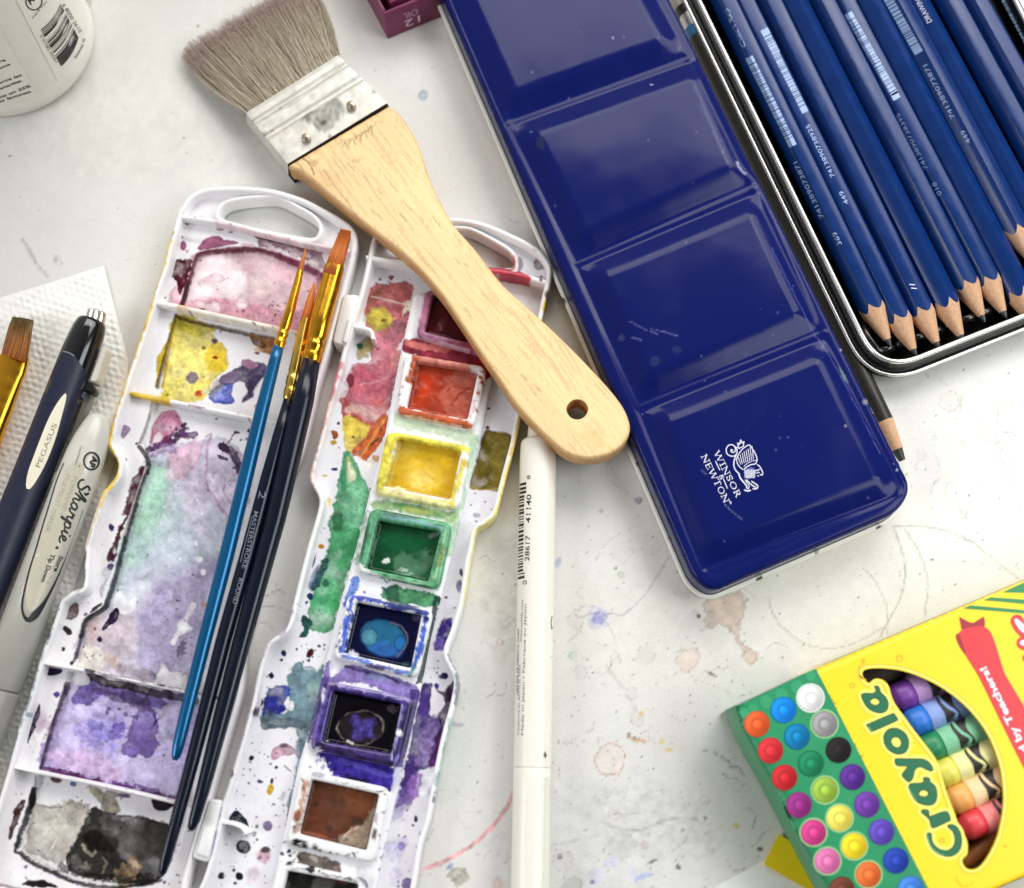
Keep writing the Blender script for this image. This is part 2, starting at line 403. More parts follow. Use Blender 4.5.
# ================================================================ table
def table_paint(x, y):
    p = Paint(x, y, (221, 220, 217), .5, .025, 160)
    f = fbm(x, y, 46, 4, 91); p.c *= (1+.018*f)[:, None]
    # colour mottling of old spills, plus broad soft grey-beige tints
    p.E(690, 640, 150, 60, (222, 208, 196), 12, a=.22, s_=60, w=20, ws=50)
    p.E(600, 860, 130, 50, (196, 196, 204), a=.22, s_=60, w=30, ws=40, v=.2)
    p.E(880, 590, 100, 60, (203, 198, 182), a=.25, s_=50, w=10, ws=40)
    p.E(110, 120, 200, 90, (198, 197, 186), a=.3, s_=120, w=20, ws=50)
    sm = fbm(x, y, 22, 4, 17); ok = (y > 540) & (x > 480)
    p.c *= (1-.035*np.clip(sm, 0, 1)*ok)[:, None]
    # blobs
    p.P([(705, 603), (715, 595), (735, 592), (744, 597), (746, 615), (738, 627), (745, 645), (758, 655), (752, 666), (743, 658), (734, 636), (727, 626), (710, 627), (704, 617)], (206, 180, 162), a=.7, e=.3, ew=1.6, w=2, v=.12)
    p.E(686, 661, 13, 12, (224, 203, 192), a=.7, e=.3, ew=1.3, w=2.2)
    p.O(610, 759, 14.5, 16, 1.6, (196, 150, 128), a=.75, w=1.6, v=.3, vs=4); p.E(610, 759, 14, 15, (226, 214, 208), a=.5, w=1.5)
    p.L([(605, 782), (615, 780), (620, 774)], 1.2, (190, 180, 172), a=.6)
    p.O(620, 846, 15, 15, 1.3, (168, 168, 162), a=.6, w=2.5, v=.4, vs=5); p.E(620, 846, 14, 14, (196, 196, 190), a=.5, w=2)
    p.E(645, 845, 5, 5, (200, 186, 178), a=.7, e=.2); p.E(705, 800, 5.5, 5.5, (212, 206, 214), a=.8, e=.15, ew=1.2)
    p.E(599, 619, 12, 11, (204, 204, 220), 30, a=.6, e=.14, ew=1.3, w=1.8); p.E(599.5, 618.5, 7, 7.5, (132, 132, 192), a=.75, s_=3, w=1.4, v=.25, vs=3)
    p.L([(578, 612), (583, 606), (592, 606), (601, 611)], 1.1, (150, 150, 178), a=.6)
    p.E(639, 500, 3.6, 3.6, (150, 150, 168), a=.8, e=.3, ew=1); p.E(621, 575, 4, 4, (186, 192, 178), a=.8); p.E(601, 511, 2.5, 2.2, (178, 180, 176), a=.8)
    p.E(573, 655, 4.2, 4.2, (190, 202, 196), a=.8, e=.2, ew=1); p.E(558, 562, 3, 6, (150, 165, 200), 20, a=.7)
    p.E(423, 95, 5, 5, (166, 182, 196), a=.9, e=.2, ew=1.3); p.E(423, 95, 2, 2, (188, 198, 206), a=.8)
    p.O(500, 642, 3, 3, 1.2, (190, 150, 145), a=.7); p.E(502.5, 642, 1.8, 1.6, (170, 120, 118), a=.8); p.L([(503, 642), (515, 638)], 1, (180, 160, 158), a=.6)
    p.O(506, 621, 6, 6.5, .9, (176, 170, 168), a=.6, w=1.5)
    # rings and arcs left by jars
    for q, w_, c_, a_ in (
        ([(893, 528), (900, 545), (905, 565), (903, 590), (892, 615), (878, 640)], 1.5, (150, 140, 126), .6),
        ([(905, 530), (918, 550), (927, 580), (926, 605), (921, 640)], 1.5, (150, 142, 140), .6),
        ([(893, 527), (915, 526), (940, 529), (968, 540), (995, 560), (1030, 590), (1060, 625)], 1.9, (158, 160, 152), .6),
        ([(862, 568), (876, 582), (886, 605), (888, 633)], 1.4, (160, 145, 140), .5),
        ([(768, 598), (774, 616), (790, 634), (812, 646), (838, 648), (862, 640), (882, 628)], 1.4, (150, 138, 124), .5),
        ([(423, 869), (440, 863), (458, 854), (476, 842), (492, 827), (505, 810), (515, 790)], 4.2, (226, 150, 160), .75),
        ([(578, 618), (600, 612), (622, 615), (640, 600), (655, 580), (668, 558)], 1.6, (172, 166, 186), .55),
        ([(600, 612), (612, 632), (621, 664)], 1.8, (170, 172, 168), .55),
        ([(606, 665), (616, 680), (628, 695), (638, 715)], 4, (196, 192, 178), .35),
        ([(600, 821), (618, 828), (640, 830), (660, 822), (680, 818), (697, 820)], 3, (168, 168, 166), .6),
        ([(553, 845), (580, 840), (600, 834)], 2, (180, 180, 176), .5), ([(566, 745), (575, 738), (577, 747)], 1, (160, 158, 152), .6),
        ([(673, 850), (684, 842), (690, 828), (702, 835), (712, 830)], 1.5, (160, 158, 156), .5), ([(620, 815), (650, 812), (668, 816)], 1.2, (185, 182, 178), .5),
        ([(695, 680), (725, 690), (735, 697), (752, 693)], 1, (186, 178, 170), .6), ([(740, 676), (745, 688), (752, 694)], 1, (180, 172, 166), .6),
        ([(743, 810), (750, 808), (756, 816), (752, 830)], 1.4, (160, 156, 146), .6), ([(755, 845), (765, 832), (775, 828)], 1.2, (166, 162, 154), .6),
        ([(608, 480), (625, 490), (634, 500)], .9, (178, 176, 170), .5), ([(596, 560), (605, 545), (618, 535)], 1, (182, 180, 174), .5),
        ([(23, 240), (30, 252), (38, 266), (47, 276)], 3.6, (180, 178, 182), .7), ([(55, 256), (57, 264), (61, 272)], 4, (186, 184, 188), .6), ([(53, 262), (58, 255), (62, 265)], 1.5, (176, 174, 180), .6),
        ([(121, 345), (126, 358), (128, 372)], 1, (170, 168, 162), .6),
        ([(272, 592), (279, 589), (286, 594)], .8, (120, 112, 100), .7), ([(267, 582), (276, 583), (274, 594), (266, 596)], .7, (130, 120, 104), .6), ([(258, 607), (275, 607), (290, 612)], .8, (140, 130, 116), .6), ([(256, 625), (266, 622), (274, 631)], .8, (140, 128, 112), .6),
        ([(478, 560), (485, 557), (494, 562)], .8, (110, 100, 96), .6), ([(505, 620), (511, 616), (516, 622)], .8, (130, 120, 112), .5),
        ([(505, 215), (512, 221), (524, 222)], 1, (150, 146, 138), .6), ([(940, 380), (958, 392), (962, 410)], 1.4, (206, 198, 178), .6),
        ([(425, 795), (445, 790), (465, 800)], 1.2, (198, 192, 184), .5), ([(455, 815), (468, 830), (480, 845)], 1, (192, 186, 178), .5)):
        p.L(q, w_, c_, a=a_, w=.9, ws=6, v=.3, vs=7)
    p.L([(704, 750), (714, 754), (724, 759), (733, 766)], 3.2, (150, 148, 148), a=.75, w=2, v=.5, vs=3, sp=.15); p.L([(720, 772), (728, 776), (736, 780)], 3, (150, 148, 146), a=.6, w=2, sp=.3)
    p.P([(626, 735), (632, 734), (640, 738), (650, 740), (648, 743), (638, 743), (630, 740)], (190, 158, 120), a=.8, w=2, v=.4, vs=3)
    for q in ((642, 714, 2, 3), (662, 742, 3, 2), (669, 750, 4, 2.4), (736, 825, 3.4, 3)): p.E(*q, (224, 200, 110), 30, a=.8, w=1.3)
    p.P([(448, 872), (455, 869), (466, 870), (468, 880), (460, 886), (452, 880)], (158, 154, 138), a=.75, w=2, v=.3, vs=3); p.E(450, 867, 3, 3, (120, 145, 190), a=.7)
    p.L([(638, 879), (650, 874)], 5, (158, 172, 214), a=.8, w=1.2); p.E(595, 878, 9, 10, (206, 202, 224), a=.6, s_=5, w=3); p.E(592.5, 882, 2.3, 2, (80, 66, 130), a=.8)
    p.E(612, 862, 8, 6, (200, 200, 226), a=.6, w=2); p.E(632, 874, 5, 6, (206, 208, 230), a=.6, w=2); p.E(560, 857, 3, 3.2, (130, 90, 130), a=.7)
    p.P([(560, 888), (572, 876), (582, 880), (580, 890), (560, 900)], (176, 180, 174), a=.6, e=.3, ew=1.2); p.E(760, 849, 3, 2.5, (92, 80, 76), a=.9, e=-.3, ew=1)
    for q in ((652, 862, 5, 1.6, -25), (678, 868, 3, 1.5, 15), (682, 831, 2.5, 1.4, -45), (705, 818, 2, 1.6, -45), (678, 866, 1.8, 1.8, 0), (712, 674, 5, 1.3, 25)): p.E(*q[:4], (60, 56, 58), q[4], a=.85, w=.8, ws=2)
    p.E(457, 725, 6, 3, (170, 160, 190), 10, a=.6, w=1.4); p.E(498, 888, 6, 12, (214, 180, 172), a=.5, e=.2)
    p.O(965, 500, 20, 18, 4, (196, 194, 196), a=.3, w=6, ws=10, v=.4, sp=.1); p.O(992, 485, 6, 6, 1, (186, 190, 206), a=.5)
    # grime: fine scratches, curls of hair, faint dried rings and crumbs
    q = np.random.default_rng(77)
    for i in range(70):
        bx = [(560, 640, 770, 888), (430, 560, 760, 700), (860, 390, 1024, 600), (420, 780, 520, 888)][i % 4]; X0 = q.uniform(bx[0], bx[2]); Y0 = q.uniform(bx[1], bx[3]); a0 = q.uniform(0, 6.28); L = q.uniform(4, 22); k_ = q.uniform(-.9, .9)
        pts = [(X0+L*t*math.cos(a0+k_*t*2), Y0+L*t*math.sin(a0+k_*t*2)) for t in (0, .3, .6, 1)]
        p.L(pts, q.uniform(.6, 1.1), (150-q.uniform(0, 60), 142-q.uniform(0, 60), 134-q.uniform(0, 60)), a=q.uniform(.25, .6), w=.8, ws=4, v=.4, vs=4)
    for i in range(26):
        bx = [(560, 640, 770, 888), (560, 480, 760, 700), (900, 400, 1024, 560)][i % 3]; R = q.uniform(2, 11); X0 = q.uniform(bx[0], bx[2]); Y0 = q.uniform(bx[1], bx[3]); c_ = [(178, 168, 156), (186, 160, 146), (170, 172, 176), (176, 166, 182)][i % 4]
        p.O(X0, Y0, R, R*q.uniform(.8, 1.2), .9, c_, a=q.uniform(.25, .5), w=R*.18, ws=5, v=.5, vs=5); p.E(X0, Y0, R, R, c_, a=q.uniform(.05, .18), w=R*.18, ws=5)
    p.P([(596, 790), (640, 780), (690, 800), (720, 840), (690, 862), (640, 850), (600, 840)], (186, 185, 182), a=.28, s_=20, w=8, ws=10, v=.3, vs=6, sp=.1, sps=6); p.P([(480, 560), (515, 540), (515, 640), (490, 650)], (190, 186, 178), a=.3, s_=12, w=6, ws=8, v=.3)
    g_ = fbm(x, y, 3.2, 3, 19); p.c *= (1+.025*g_)[:, None]; d_ = sst((fbm(x, y, 2.4, 2, 23)-1.05)*4)*.35*((y > 380) | (x > 520)); p.c *= (1-d_)[:, None]
    # specks
    p.dots(150, (430, 480, 1020, 888), (90, 84, 80), (.4, .9), a=.8); p.dots(40, (0, 0, 480, 300), (150, 140, 130), (.4, .9), a=.7)
    p.dots(30, (880, 370, 1024, 580), (96, 90, 84), (.4, 1.1), a=.8); p.dots(120, (540, 640, 760, 888), (120, 114, 116), (.4, 1.3), a=.6)
    for q in ((615.5, 568, 1.3), (699, 616, 2), (674, 551, 1), (634, 660, .9), (198, 26, 1.2), (184, 138, 1), (927, 374, 1), (964, 370, 1), (933, 560, 1), (10, 156, 1.1), (558, 742, .9)): p.E(q[0], q[1], q[2], q[2], (52, 48, 46), a=.9, w=.3)
    return p
def nonuni(a, b, st, far):
    i = np.arange(a, b, st); k = []
    d = st; v = b
    while v < far: v += d; k.append(v); d *= 1.6
    d = st; v = a; q = []
    while v > -far: v -= d; q.append(v); d *= 1.6
    return np.r_[q[::-1], i, k]
gx = nonuni(-.137, .137, .00042, .8); gy = nonuni(-.105, .135, .00042, .8)
X, Y = np.meshgrid(gx, gy); V = np.stack([X.ravel(), Y.ravel(), np.zeros(X.size)], 1)
ppx, ppy = PX(V); far = (V[:, 1] < -.2) | (np.abs(ppx) > 4000) | (np.abs(ppy) > 4000)
ppx = np.where(far, -3000., ppx); ppy = np.where(far, -3000., ppy)
nx, ny = len(gx), len(gy); ii = (np.arange(ny-1)[:, None]*nx+np.arange(nx-1)).ravel()
FQ = np.stack([ii, ii+1, ii+nx+1, ii+nx], 1)
tb = mk('tabletop', V, FQ, mat('table_laminate', None, bump=.16, bs=1400, bump2=.08, bs2=300, nz=.06, nzs=3200), None, True, table_paint(ppx, ppy).rgba())
tb['kind'] = 'structure'
# ================================================================ watercolour palette (two hinged halves)
ZR = 6.0
PAL = thing('watercolor_palette', 'open white plastic watercolor palette with stained mixing wells and square paint pans', 'paint palette', W(290, 560).tolist())
lidO = [(180.6, 206), (188, 196), (197, 190), (206, 187), (225, 185.5), (250, 186), (275, 189), (303, 197.5), (322, 207), (340, 217), (352, 226), (357, 237), (355, 255), (345, 290), (330, 345), (318, 385), (310, 420), (300, 455), (285, 480), (280, 500), (272, 530), (262, 575), (250, 625), (243, 650), (241, 690), (228, 735), (215, 780), (204, 815), (197, 840), (191, 862), (186, 886), (180, 915), (160, 930), (80, 925), (20, 908), (-16, 890), (-20, 862), (-10, 826), (8, 767), (20.5, 717.6), (27.4, 700), (37, 665.6), (43.8, 645), (52.7, 620.5), (58, 603), (63, 597), (75, 589), (82.6, 585), (84.6, 551), (85.5, 541), (100, 496), (107.5, 486), (115.6, 475), (117.5, 464), (115, 457.5), (109, 449), (107.5, 440), (111, 425), (115.6, 409), (121, 393), (132.5, 359), (145, 321), (154, 291), (162.5, 267), (167.5, 246), (172.5, 230), (177, 214)]
trayO = [(371, 241), (376, 234), (390, 226), (420, 218), (453, 217), (473.7, 219.5), (492.5, 225), (517.5, 236), (527.5, 241), (540, 249), (547.5, 258), (552, 267), (551, 280), (546, 300), (541.7, 319), (530, 370), (520, 420), (515, 444), (508, 470), (501, 497), (496, 514), (486, 524), (476.6, 530), (473, 549), (470, 561), (464, 600), (455, 632), (448, 652), (455, 668), (459, 681), (455, 704.6), (446.7, 734.7), (438.5, 773), (430, 820), (422, 846), (415, 888), (405, 930), (380, 955), (300, 945), (215, 930), (190, 922), (190, 905), (202.5, 880), (212, 847.6), (220.5, 806.6), (227.4, 785), (242.4, 734), (250, 706), (254, 686.6), (260, 660), (267, 643), (280, 633), (287, 625), (291.6, 609), (296.4, 588.5), (307, 547), (317, 513), (319, 500), (315, 490.5), (310, 483), (309.6, 471), (317.8, 441), (327, 404), (337, 370), (347, 332), (359.7, 290), (365, 268)]
lidO = resample(spl(lidO, True, 3), 1.6); trayO = resample(spl(trayO, True, 3), 1.6)
def rim(name, O, w, paint, z0=.3, zi=2.0, ztop=ZR):
    inn = off(O, -w)
    def rg(pp, z): return ringw(pp, ztop, z)
    rr = [(O, z0), (O, ztop-2.5), (O, ztop-.5), (off(O, -.35*w*.5), ztop-.12), (off(O, -w*.5), ztop), (off(O, -w*.8), ztop-.1), (inn, ztop-.5), (inn, ztop-2), (off(O, -w-1), zi)]
    V, Fs = loft([rg(a, b) for a, b in rr]); P2 = np.vstack([a for a, b in rr])
    V, Fs = V, Fs
    # outward winding
    if area(O) > 0: Fs = [f[::-1] for f in Fs]
    return mk(name, V, Fs, M_PAINT, PAL, True, paint(P2[:, 0], P2[:, 1]))
def wall(name, pts, w, z0, z1, paint, M=None, par=None):
    p = resample(spl(pts, False, 4) if len(pts) > 2 else np.array(pts, float), 1.6, False); n = normals(p, False)*w/2
    prof = [(1, z0), (1, z1-.35), (.65, z1-.06), (0, z1), (-.65, z1-.06), (-1, z1-.35), (-1, z0)]
    rr = [(p+n*a, z) for a, z in prof]; V, Fs = loft([ringw2(a, z1, z) for a, z in rr], False)
    m = len(p); Fs.append([k*m for k in range(7)]); Fs.append([k*m+m-1 for k in range(7)][::-1])
    P2 = np.vstack([a for a, z in rr])
    return mk(name, V, Fs, M or M_PAINT, par or PAL, True, paint(P2[:, 0], P2[:, 1]), ang=50)
def ringw2(p, znom, z):
    P = W(p[:, 0], p[:, 1], znom); P[:, 2] = z*1e-3; return P
WH = (232, 230, 234)
# ---- wells of the lid
wA = [(180.5, 305), (189, 276.5), (195, 257.5), (199.6, 252), (214.7, 249), (235, 248), (255.7, 248.5), (276, 254), (297, 262), (316.6, 270.6), (324.5, 276), (323, 285), (315, 307.5), (309, 334), (250, 322), (210, 312)]
wB = [(176, 314), (213, 324), (250, 332), (300, 343), (290, 385), (283, 424), (225, 411), (161, 398), (154, 390), (166, 352)]
wC = [(154, 396), (147, 420), (137.5, 444), (147, 459), (145, 472), (135, 501), (123.5, 540), (115, 574), (106.5, 599), (102, 608), (85, 619), (79, 636), (72, 664), (93, 671), (140, 682), (200, 694), (240, 600), (270, 470), (285, 428), (225, 413)]
wD = [(67, 670), (64, 687), (50, 729), (40, 768), (95.8, 782), (140, 793), (190, 803), (212, 700), (140, 684), (93, 673)]
wE = [(37, 774), (32, 789), (25, 815), (14.5, 848), (20, 854), (34, 865), (55, 875), (70, 881), (90, 887), (112, 889), (143, 885), (160, 880), (178, 850), (190, 806), (140, 796), (95, 785)]
wells = [rounded(w_, 5, 4) for w_ in (wA, wB, wC, wD, wE)]
def lid_z(x, y):
    z = np.full(x.shape, 2.6)
    for w_ in wells: z -= 1.5*sst(-sdp(x, y, w_)/2.6+.3)
    hz = sst((y-(238+(x-183)*.215))/-6+.5); z = z+.6*hz
    z += .05*fbm(x, y, 14, 3, 3)
    return z
slot = spl([(219, 214), (224, 205), (238, 200.5), (262, 198), (278, 198.5), (297, 208), (312, 217), (318, 225), (318, 233), (312, 238), (290, 235), (260, 229), (235, 223), (223, 219)], True, 5)
def paint_lid(x, y):
    p = Paint(x, y, WH, .34, .02, 30); p.wet = True
    # --- pink well
    p.P([(168, 300), (190, 256), (200, 250), (235, 246), (276, 252), (300, 262), (326, 276), (312, 335), (250, 322), (178, 306)], (224, 182, 194), a=.9, v=.09, vs=22, w=2, s_=4)
    p.P([(186, 300), (196, 258), (215, 251), (235, 253), (246, 275), (238, 290), (215, 294)], (242, 230, 234), a=.7, s_=12, w=5, ws=12)
    p.P([(190, 300), (215, 293), (232, 296), (250, 299), (285, 307), (318, 308), (310, 336), (180, 307)], (206, 134, 156), a=.65, s_=6, w=3, ws=10, v=.12)
    p.P([(212, 270), (219, 271), (224, 276), (214, 280), (203, 278), (199, 283), (195, 279), (204, 274)], (234, 208, 218), a=.9, e=.15, ew=1.2)
    p.E(205, 302, 13, 5, (249, 238, 240), 8, a=.85, s_=2.5, w=2); p.E(241, 301, 5.5, 5, (248, 236, 240), a=.85, s_=2); p.E(262, 283, 13, 9, (246, 226, 224), 10, a=.6, s_=8, w=3)
    p.L([(190, 297), (214, 298), (225, 301), (236, 297), (248, 303), (262, 312), (280, 317)], 1.6, (206, 130, 155), a=.5, w=2)
    p.L([(178, 306), (215, 318), (250, 325), (300, 336)], 3.2, (205, 110, 140), a=.6, w=1.5)
    p.P([(255, 235), (275, 240), (300, 246), (322, 250), (336, 255), (334, 276), (329, 290), (323, 284), (324, 275), (312, 266), (296, 257), (275, 250), (262, 246)], (132, 44, 82), a=.85, w=2.2, v=.25, vs=6, e=.15)
    p.P([(263, 243), (270, 244), (276, 248), (288, 252), (284, 255), (272, 250)], (244, 232, 238), a=.95, w=1.5); p.P([(287, 249), (296, 250), (310, 254), (308, 258), (300, 256), (296, 260)], (238, 214, 226), a=.9, w=2)
    p.P([(322, 254), (333, 256), (331, 267), (326, 266)], (244, 232, 238), a=.95, w=1.2); p.P([(305, 262), (315, 262), (325, 270), (327, 276), (316, 268)], (244, 230, 236), a=.9, w=1)
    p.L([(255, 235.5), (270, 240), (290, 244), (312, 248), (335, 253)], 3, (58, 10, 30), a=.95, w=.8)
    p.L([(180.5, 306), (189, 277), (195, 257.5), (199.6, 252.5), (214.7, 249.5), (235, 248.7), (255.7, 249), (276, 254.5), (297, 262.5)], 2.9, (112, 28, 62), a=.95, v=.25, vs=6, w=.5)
    p.L([(276, 254.5), (297, 262.5), (316, 271), (323, 276), (322, 285), (314, 309), (309, 332)], 4.2, (140, 52, 92), a=.9, v=.25, vs=5, w=1)
    p.L([(187.5, 280), (180.5, 305)], 3.2, (62, 16, 34), a=.9, w=.4)
    p.P([(316, 272), (324, 277), (316, 307), (311, 330), (304, 330), (309, 305), (314, 288)], (176, 96, 136), a=.6, w=2, v=.2)
    p.P([(197, 248), (203, 241), (211, 237), (219, 236.5), (225, 240), (233, 241), (239, 243), (233, 245), (215, 247), (205, 249)], (166, 98, 132), e=.25, ew=1.4, w=.8, v=.1)
    p.E(183, 245, 3.4, 4.6, (170, 98, 134), e=.2, w=.8); p.E(185.5, 223, 3, 1.8, (130, 80, 110), 30, w=1); p.E(220, 229.5, 3.5, 1, (190, 130, 155), w=1); p.E(231, 232, 2, 1.2, (170, 110, 140), w=1)
    p.P([(171, 270), (172.5, 264), (178, 260), (185, 259), (191, 257), (189, 272), (180, 294), (177, 291), (176, 280), (172, 276)], (84, 16, 36), e=.1, w=1.4, ws=3, v=.2)
    p.dots(16, (266, 298, 286, 318), (120, 50, 90), (.4, 1)); p.E(200.5, 306, 2.5, 1.5, (120, 50, 80), w=1.3); p.E(165, 297, 1, 1, (130, 90, 100)); p.dots(14, (186, 306, 300, 330), (150, 70, 100), (.4, 1), a=.7)
    # --- handle end dirt
    p.E(198, 196, 3, 1.4, (120, 100, 106), -25, w=1); p.E(213, 193, 2.7, 1.6, (90, 70, 78), w=1); p.E(239, 191.5, 1.5, 1, (110, 92, 100)); p.dots(8, (280, 205, 340, 250), (120, 116, 118), (.4, .9))
    # --- yellow well
    p.P([(175, 315), (213, 325), (211, 331), (217, 339), (225, 344), (227, 357), (227, 366), (219, 371), (210, 379), (207, 391), (203, 396), (190, 400), (172, 399), (158, 394), (165, 360)], (226, 206, 82), v=.14, vs=10, w=2, e=.06)
    p.P([(172, 330), (190, 326), (205, 334), (208, 350), (203, 368), (180, 380), (168, 388)], (240, 230, 140), a=.75, s_=9, w=4, ws=9); p.P([(205, 342), (222, 343), (226, 364), (210, 370), (203, 362)], (236, 204, 50), a=.8, s_=3, w=2)
    p.P([(178, 318), (212, 326), (208, 330), (192, 333), (178, 326)], (206, 190, 66), a=.7, s_=3, w=1.5); p.P([(163, 380), (178, 375), (200, 388), (195, 399), (165, 396)], (240, 228, 120), a=.7, s_=5, w=3)
    p.P([(156.5, 366), (158, 355), (164, 345), (168, 340), (163, 362), (157, 378)], (226, 200, 60), w=1.2, e=.15); p.E(156, 380, 1.5, 5, (232, 214, 130), 15, a=.7)
    p.L([(170, 335), (160, 384)], 2.4, (196, 160, 50), a=.8, w=.5); p.L([(175.6, 314), (168, 340), (155.5, 386)], 2.3, (94, 66, 18), a=.95, w=.4)
    p.L([(176, 315.5), (213, 325), (248, 332.5), (284, 340)], 2.6, (70, 44, 12), a=.9, w=.5)  # dark line below the divider: the wall's shadow painted into the well
    p.P([(249, 333), (277, 340), (281, 352), (268, 352), (258, 347)], (170, 122, 78), w=1.5, v=.25, vs=5); p.E(263, 343, 2.5, 2, (110, 70, 40)); p.E(257, 347, 5, 2.5, (214, 180, 150), a=.7)
    p.E(190.5, 375, 5.6, 6.2, (146, 130, 138), 45, v=.18, vs=3, w=1); p.E(202, 345, 2.4, 2.2, (160, 130, 60), w=.8); p.P([(209.5, 337), (213, 335.5), (216, 338), (213, 341.5)], (112, 82, 96), w=.6); p.E(213.5, 355, 2.7, 1.8, (176, 36, 34), w=.8)
    p.E(196.5, 391, 4.4, 2.8, (216, 96, 50), w=1); p.E(165, 392, 2, 1.8, (180, 170, 50)); p.E(178, 378.5, 1.7, 1.4, (214, 196, 90)); p.E(204, 389, 4, 3, (222, 226, 190), a=.8, s_=3)
    p.P([(207, 393), (213, 385), (222, 380), (231, 381), (230, 391), (233, 399), (226, 401.5), (213, 400)], (82, 100, 196), w=1, v=.15, vs=5, s_=2)
    p.P([(207, 392), (212, 378), (220, 375), (222, 383), (212, 392)], (150, 140, 120), a=.75, s_=4, w=1.5)
    p.P([(217, 379), (222, 372), (235, 366), (243, 361), (252, 360), (262, 361), (268, 368), (262, 375), (254, 385), (250, 395), (242, 399.5), (240, 398), (245, 390), (243, 381), (237, 378), (231, 381), (222, 383)], (78, 64, 102), w=1, v=.2, vs=6, e=.12)
    p.P([(241, 357), (248, 357), (257, 362), (250, 366), (240, 362)], (172, 124, 154), w=.8); p.P([(217, 379), (224, 372), (236, 368), (236, 375), (226, 381)], (128, 104, 140), a=.7, s_=3); p.E(263, 369, 3.5, 2.8, (56, 50, 110), a=.8, s_=2)
    p.E(255.5, 350.5, 3, 1.4, (120, 90, 124)); p.E(272, 353, 2.5, 1.5, (90, 80, 150)); p.E(255, 404, 2.8, 3, (226, 158, 134), e=.15)
    # --- big well
    big = [(148, 452), (165, 446), (190, 440), (205, 436), (215, 434), (235, 445), (245, 470), (247, 500), (215, 600), (192, 690), (140, 682), (75, 665), (85, 620), (103, 609), (125, 540), (145, 472)]
    p.P(big, (196, 190, 216), a=.92, s_=5, v=.07, vs=30, w=2)
    p.P([(147, 464), (160, 462), (172, 480), (160, 520), (140, 560), (118, 572), (126, 540), (136, 500)], (162, 212, 182), a=.85, s_=16, w=5, ws=14, v=.06)
    p.P([(120, 560), (150, 530), (185, 500), (220, 510), (205, 560), (160, 580), (120, 600), (108, 600)], (190, 208, 216), a=.75, s_=22, w=6, ws=16)
    p.P([(163, 470), (166, 452), (180, 444), (198, 440), (196, 460), (184, 474), (172, 480)], (224, 186, 206), a=.85, s_=5, w=2); p.P([(184, 478), (198, 460), (205, 490), (210, 530), (190, 530), (178, 500)], (222, 208, 228), a=.6, s_=14, w=4)
    p.P([(206, 440), (232, 450), (244, 470), (240, 520), (225, 520), (210, 495)], (216, 204, 226), a=.8, s_=6, w=3, v=.08)
    p.P([(150, 590), (170, 570), (200, 560), (222, 560), (205, 620), (190, 680), (165, 690), (140, 670), (130, 620)], (172, 162, 200), a=.75, s_=16, w=6, ws=14, v=.1)
    p.P([(86, 622), (104, 612), (130, 610), (132, 640), (120, 670), (90, 668), (76, 660)], (216, 200, 208), a=.75, s_=8, w=4)
    f = np.clip(fbm(x, y, 18, 4, 71), 0, 1)*((y > 440) & (y < 690) & (x > 100)); m_ = sst(-sdp(x, y, np.array(big))/6)
    p.c *= (1-(.34*f*m_))[:, None]*np.array([1, 1, 1.0])
    p.P([(80, 648), (90, 643), (100, 654), (100, 668), (76, 666)], (240, 234, 224), w=1.5); p.E(108, 658, 8, 7, (204, 178, 162), a=.7, s_=5, w=3); p.P([(88, 620), (96, 615), (94, 632), (88, 640), (84, 634)], (220, 188, 180), a=.7, s_=3, w=2)
    p.L([(118, 668), (135, 673), (150, 678), (160, 684)], 9, (128, 112, 116), a=.6, s_=5, w=3, v=.3)
    p.E(122, 601, 13.5, 13.5, (236, 236, 240), a=.7, s_=5); p.O(122, 601, 13, 13, 1, (178, 174, 186), a=.7, w=1); p.E(143, 586, 6, 7, (222, 224, 234), a=.6, s_=4); p.E(150, 560, 4, 11, (206, 208, 228), a=.5, s_=4)
    p.P([(149, 446), (148.5, 432), (152, 420), (158, 411), (166, 407.5), (174, 409), (179, 417), (179.5, 426), (170, 432), (160, 441)], (194, 128, 156), w=.8, v=.14, vs=8, e=.1, s_=1.6)
    p.P([(149, 448), (152, 434), (158, 430), (160, 442)], (240, 226, 232), a=.8, s_=3); p.E(164, 413, 4, 3, (166, 98, 128), a=.6, s_=3)
    p.L([(145, 450), (152, 445), (160, 442), (170, 439), (180, 434.5), (192, 434)], 6, (98, 62, 108), w=2, ws=3, v=.3, vs=3); p.L([(160, 441), (168, 435), (176, 430), (182, 426)], 6.5, (96, 56, 104), w=2.2, ws=3, v=.35, vs=3); p.E(163, 437, 4, 3, (120, 40, 84), a=.7, w=1.5)
    p.L([(146, 452), (158, 449), (170, 446)], 7, (150, 122, 168), a=.7, w=2.5, ws=3, v=.3, vs=3, s_=3); p.L([(146, 461), (152, 461), (162, 462)], 5, (160, 160, 176), a=.7, w=1.5, s_=3)
    p.P([(216, 440), (226, 443), (236, 453), (243, 465), (242, 471), (235, 470), (232, 458), (222, 450)], (84, 60, 94), w=1.6, ws=3, v=.3, vs=3); p.P([(216, 440), (224, 442), (228, 450), (220, 449)], (64, 40, 72), w=2, ws=2); p.P([(216, 453), (223, 455), (226, 458), (219, 457)], (64, 44, 78), w=1.6, ws=2); p.L([(226, 441), (233, 430)], 1.4, (110, 70, 92)); p.E(235, 430, 2.4, 1.6, (110, 70, 88), w=1)
    p.E(248, 428, 2.2, 2.2, (44, 36, 70)); p.E(247.5, 437, 3, 1.8, (90, 60, 76), w=1)
    for q in ([(209, 432), (206, 445), (204.5, 465), (204, 482), (211, 494), (222, 510), (234, 527)],): p.L(q, 2.4, (176, 128, 158), a=.65, w=1, v=.2)
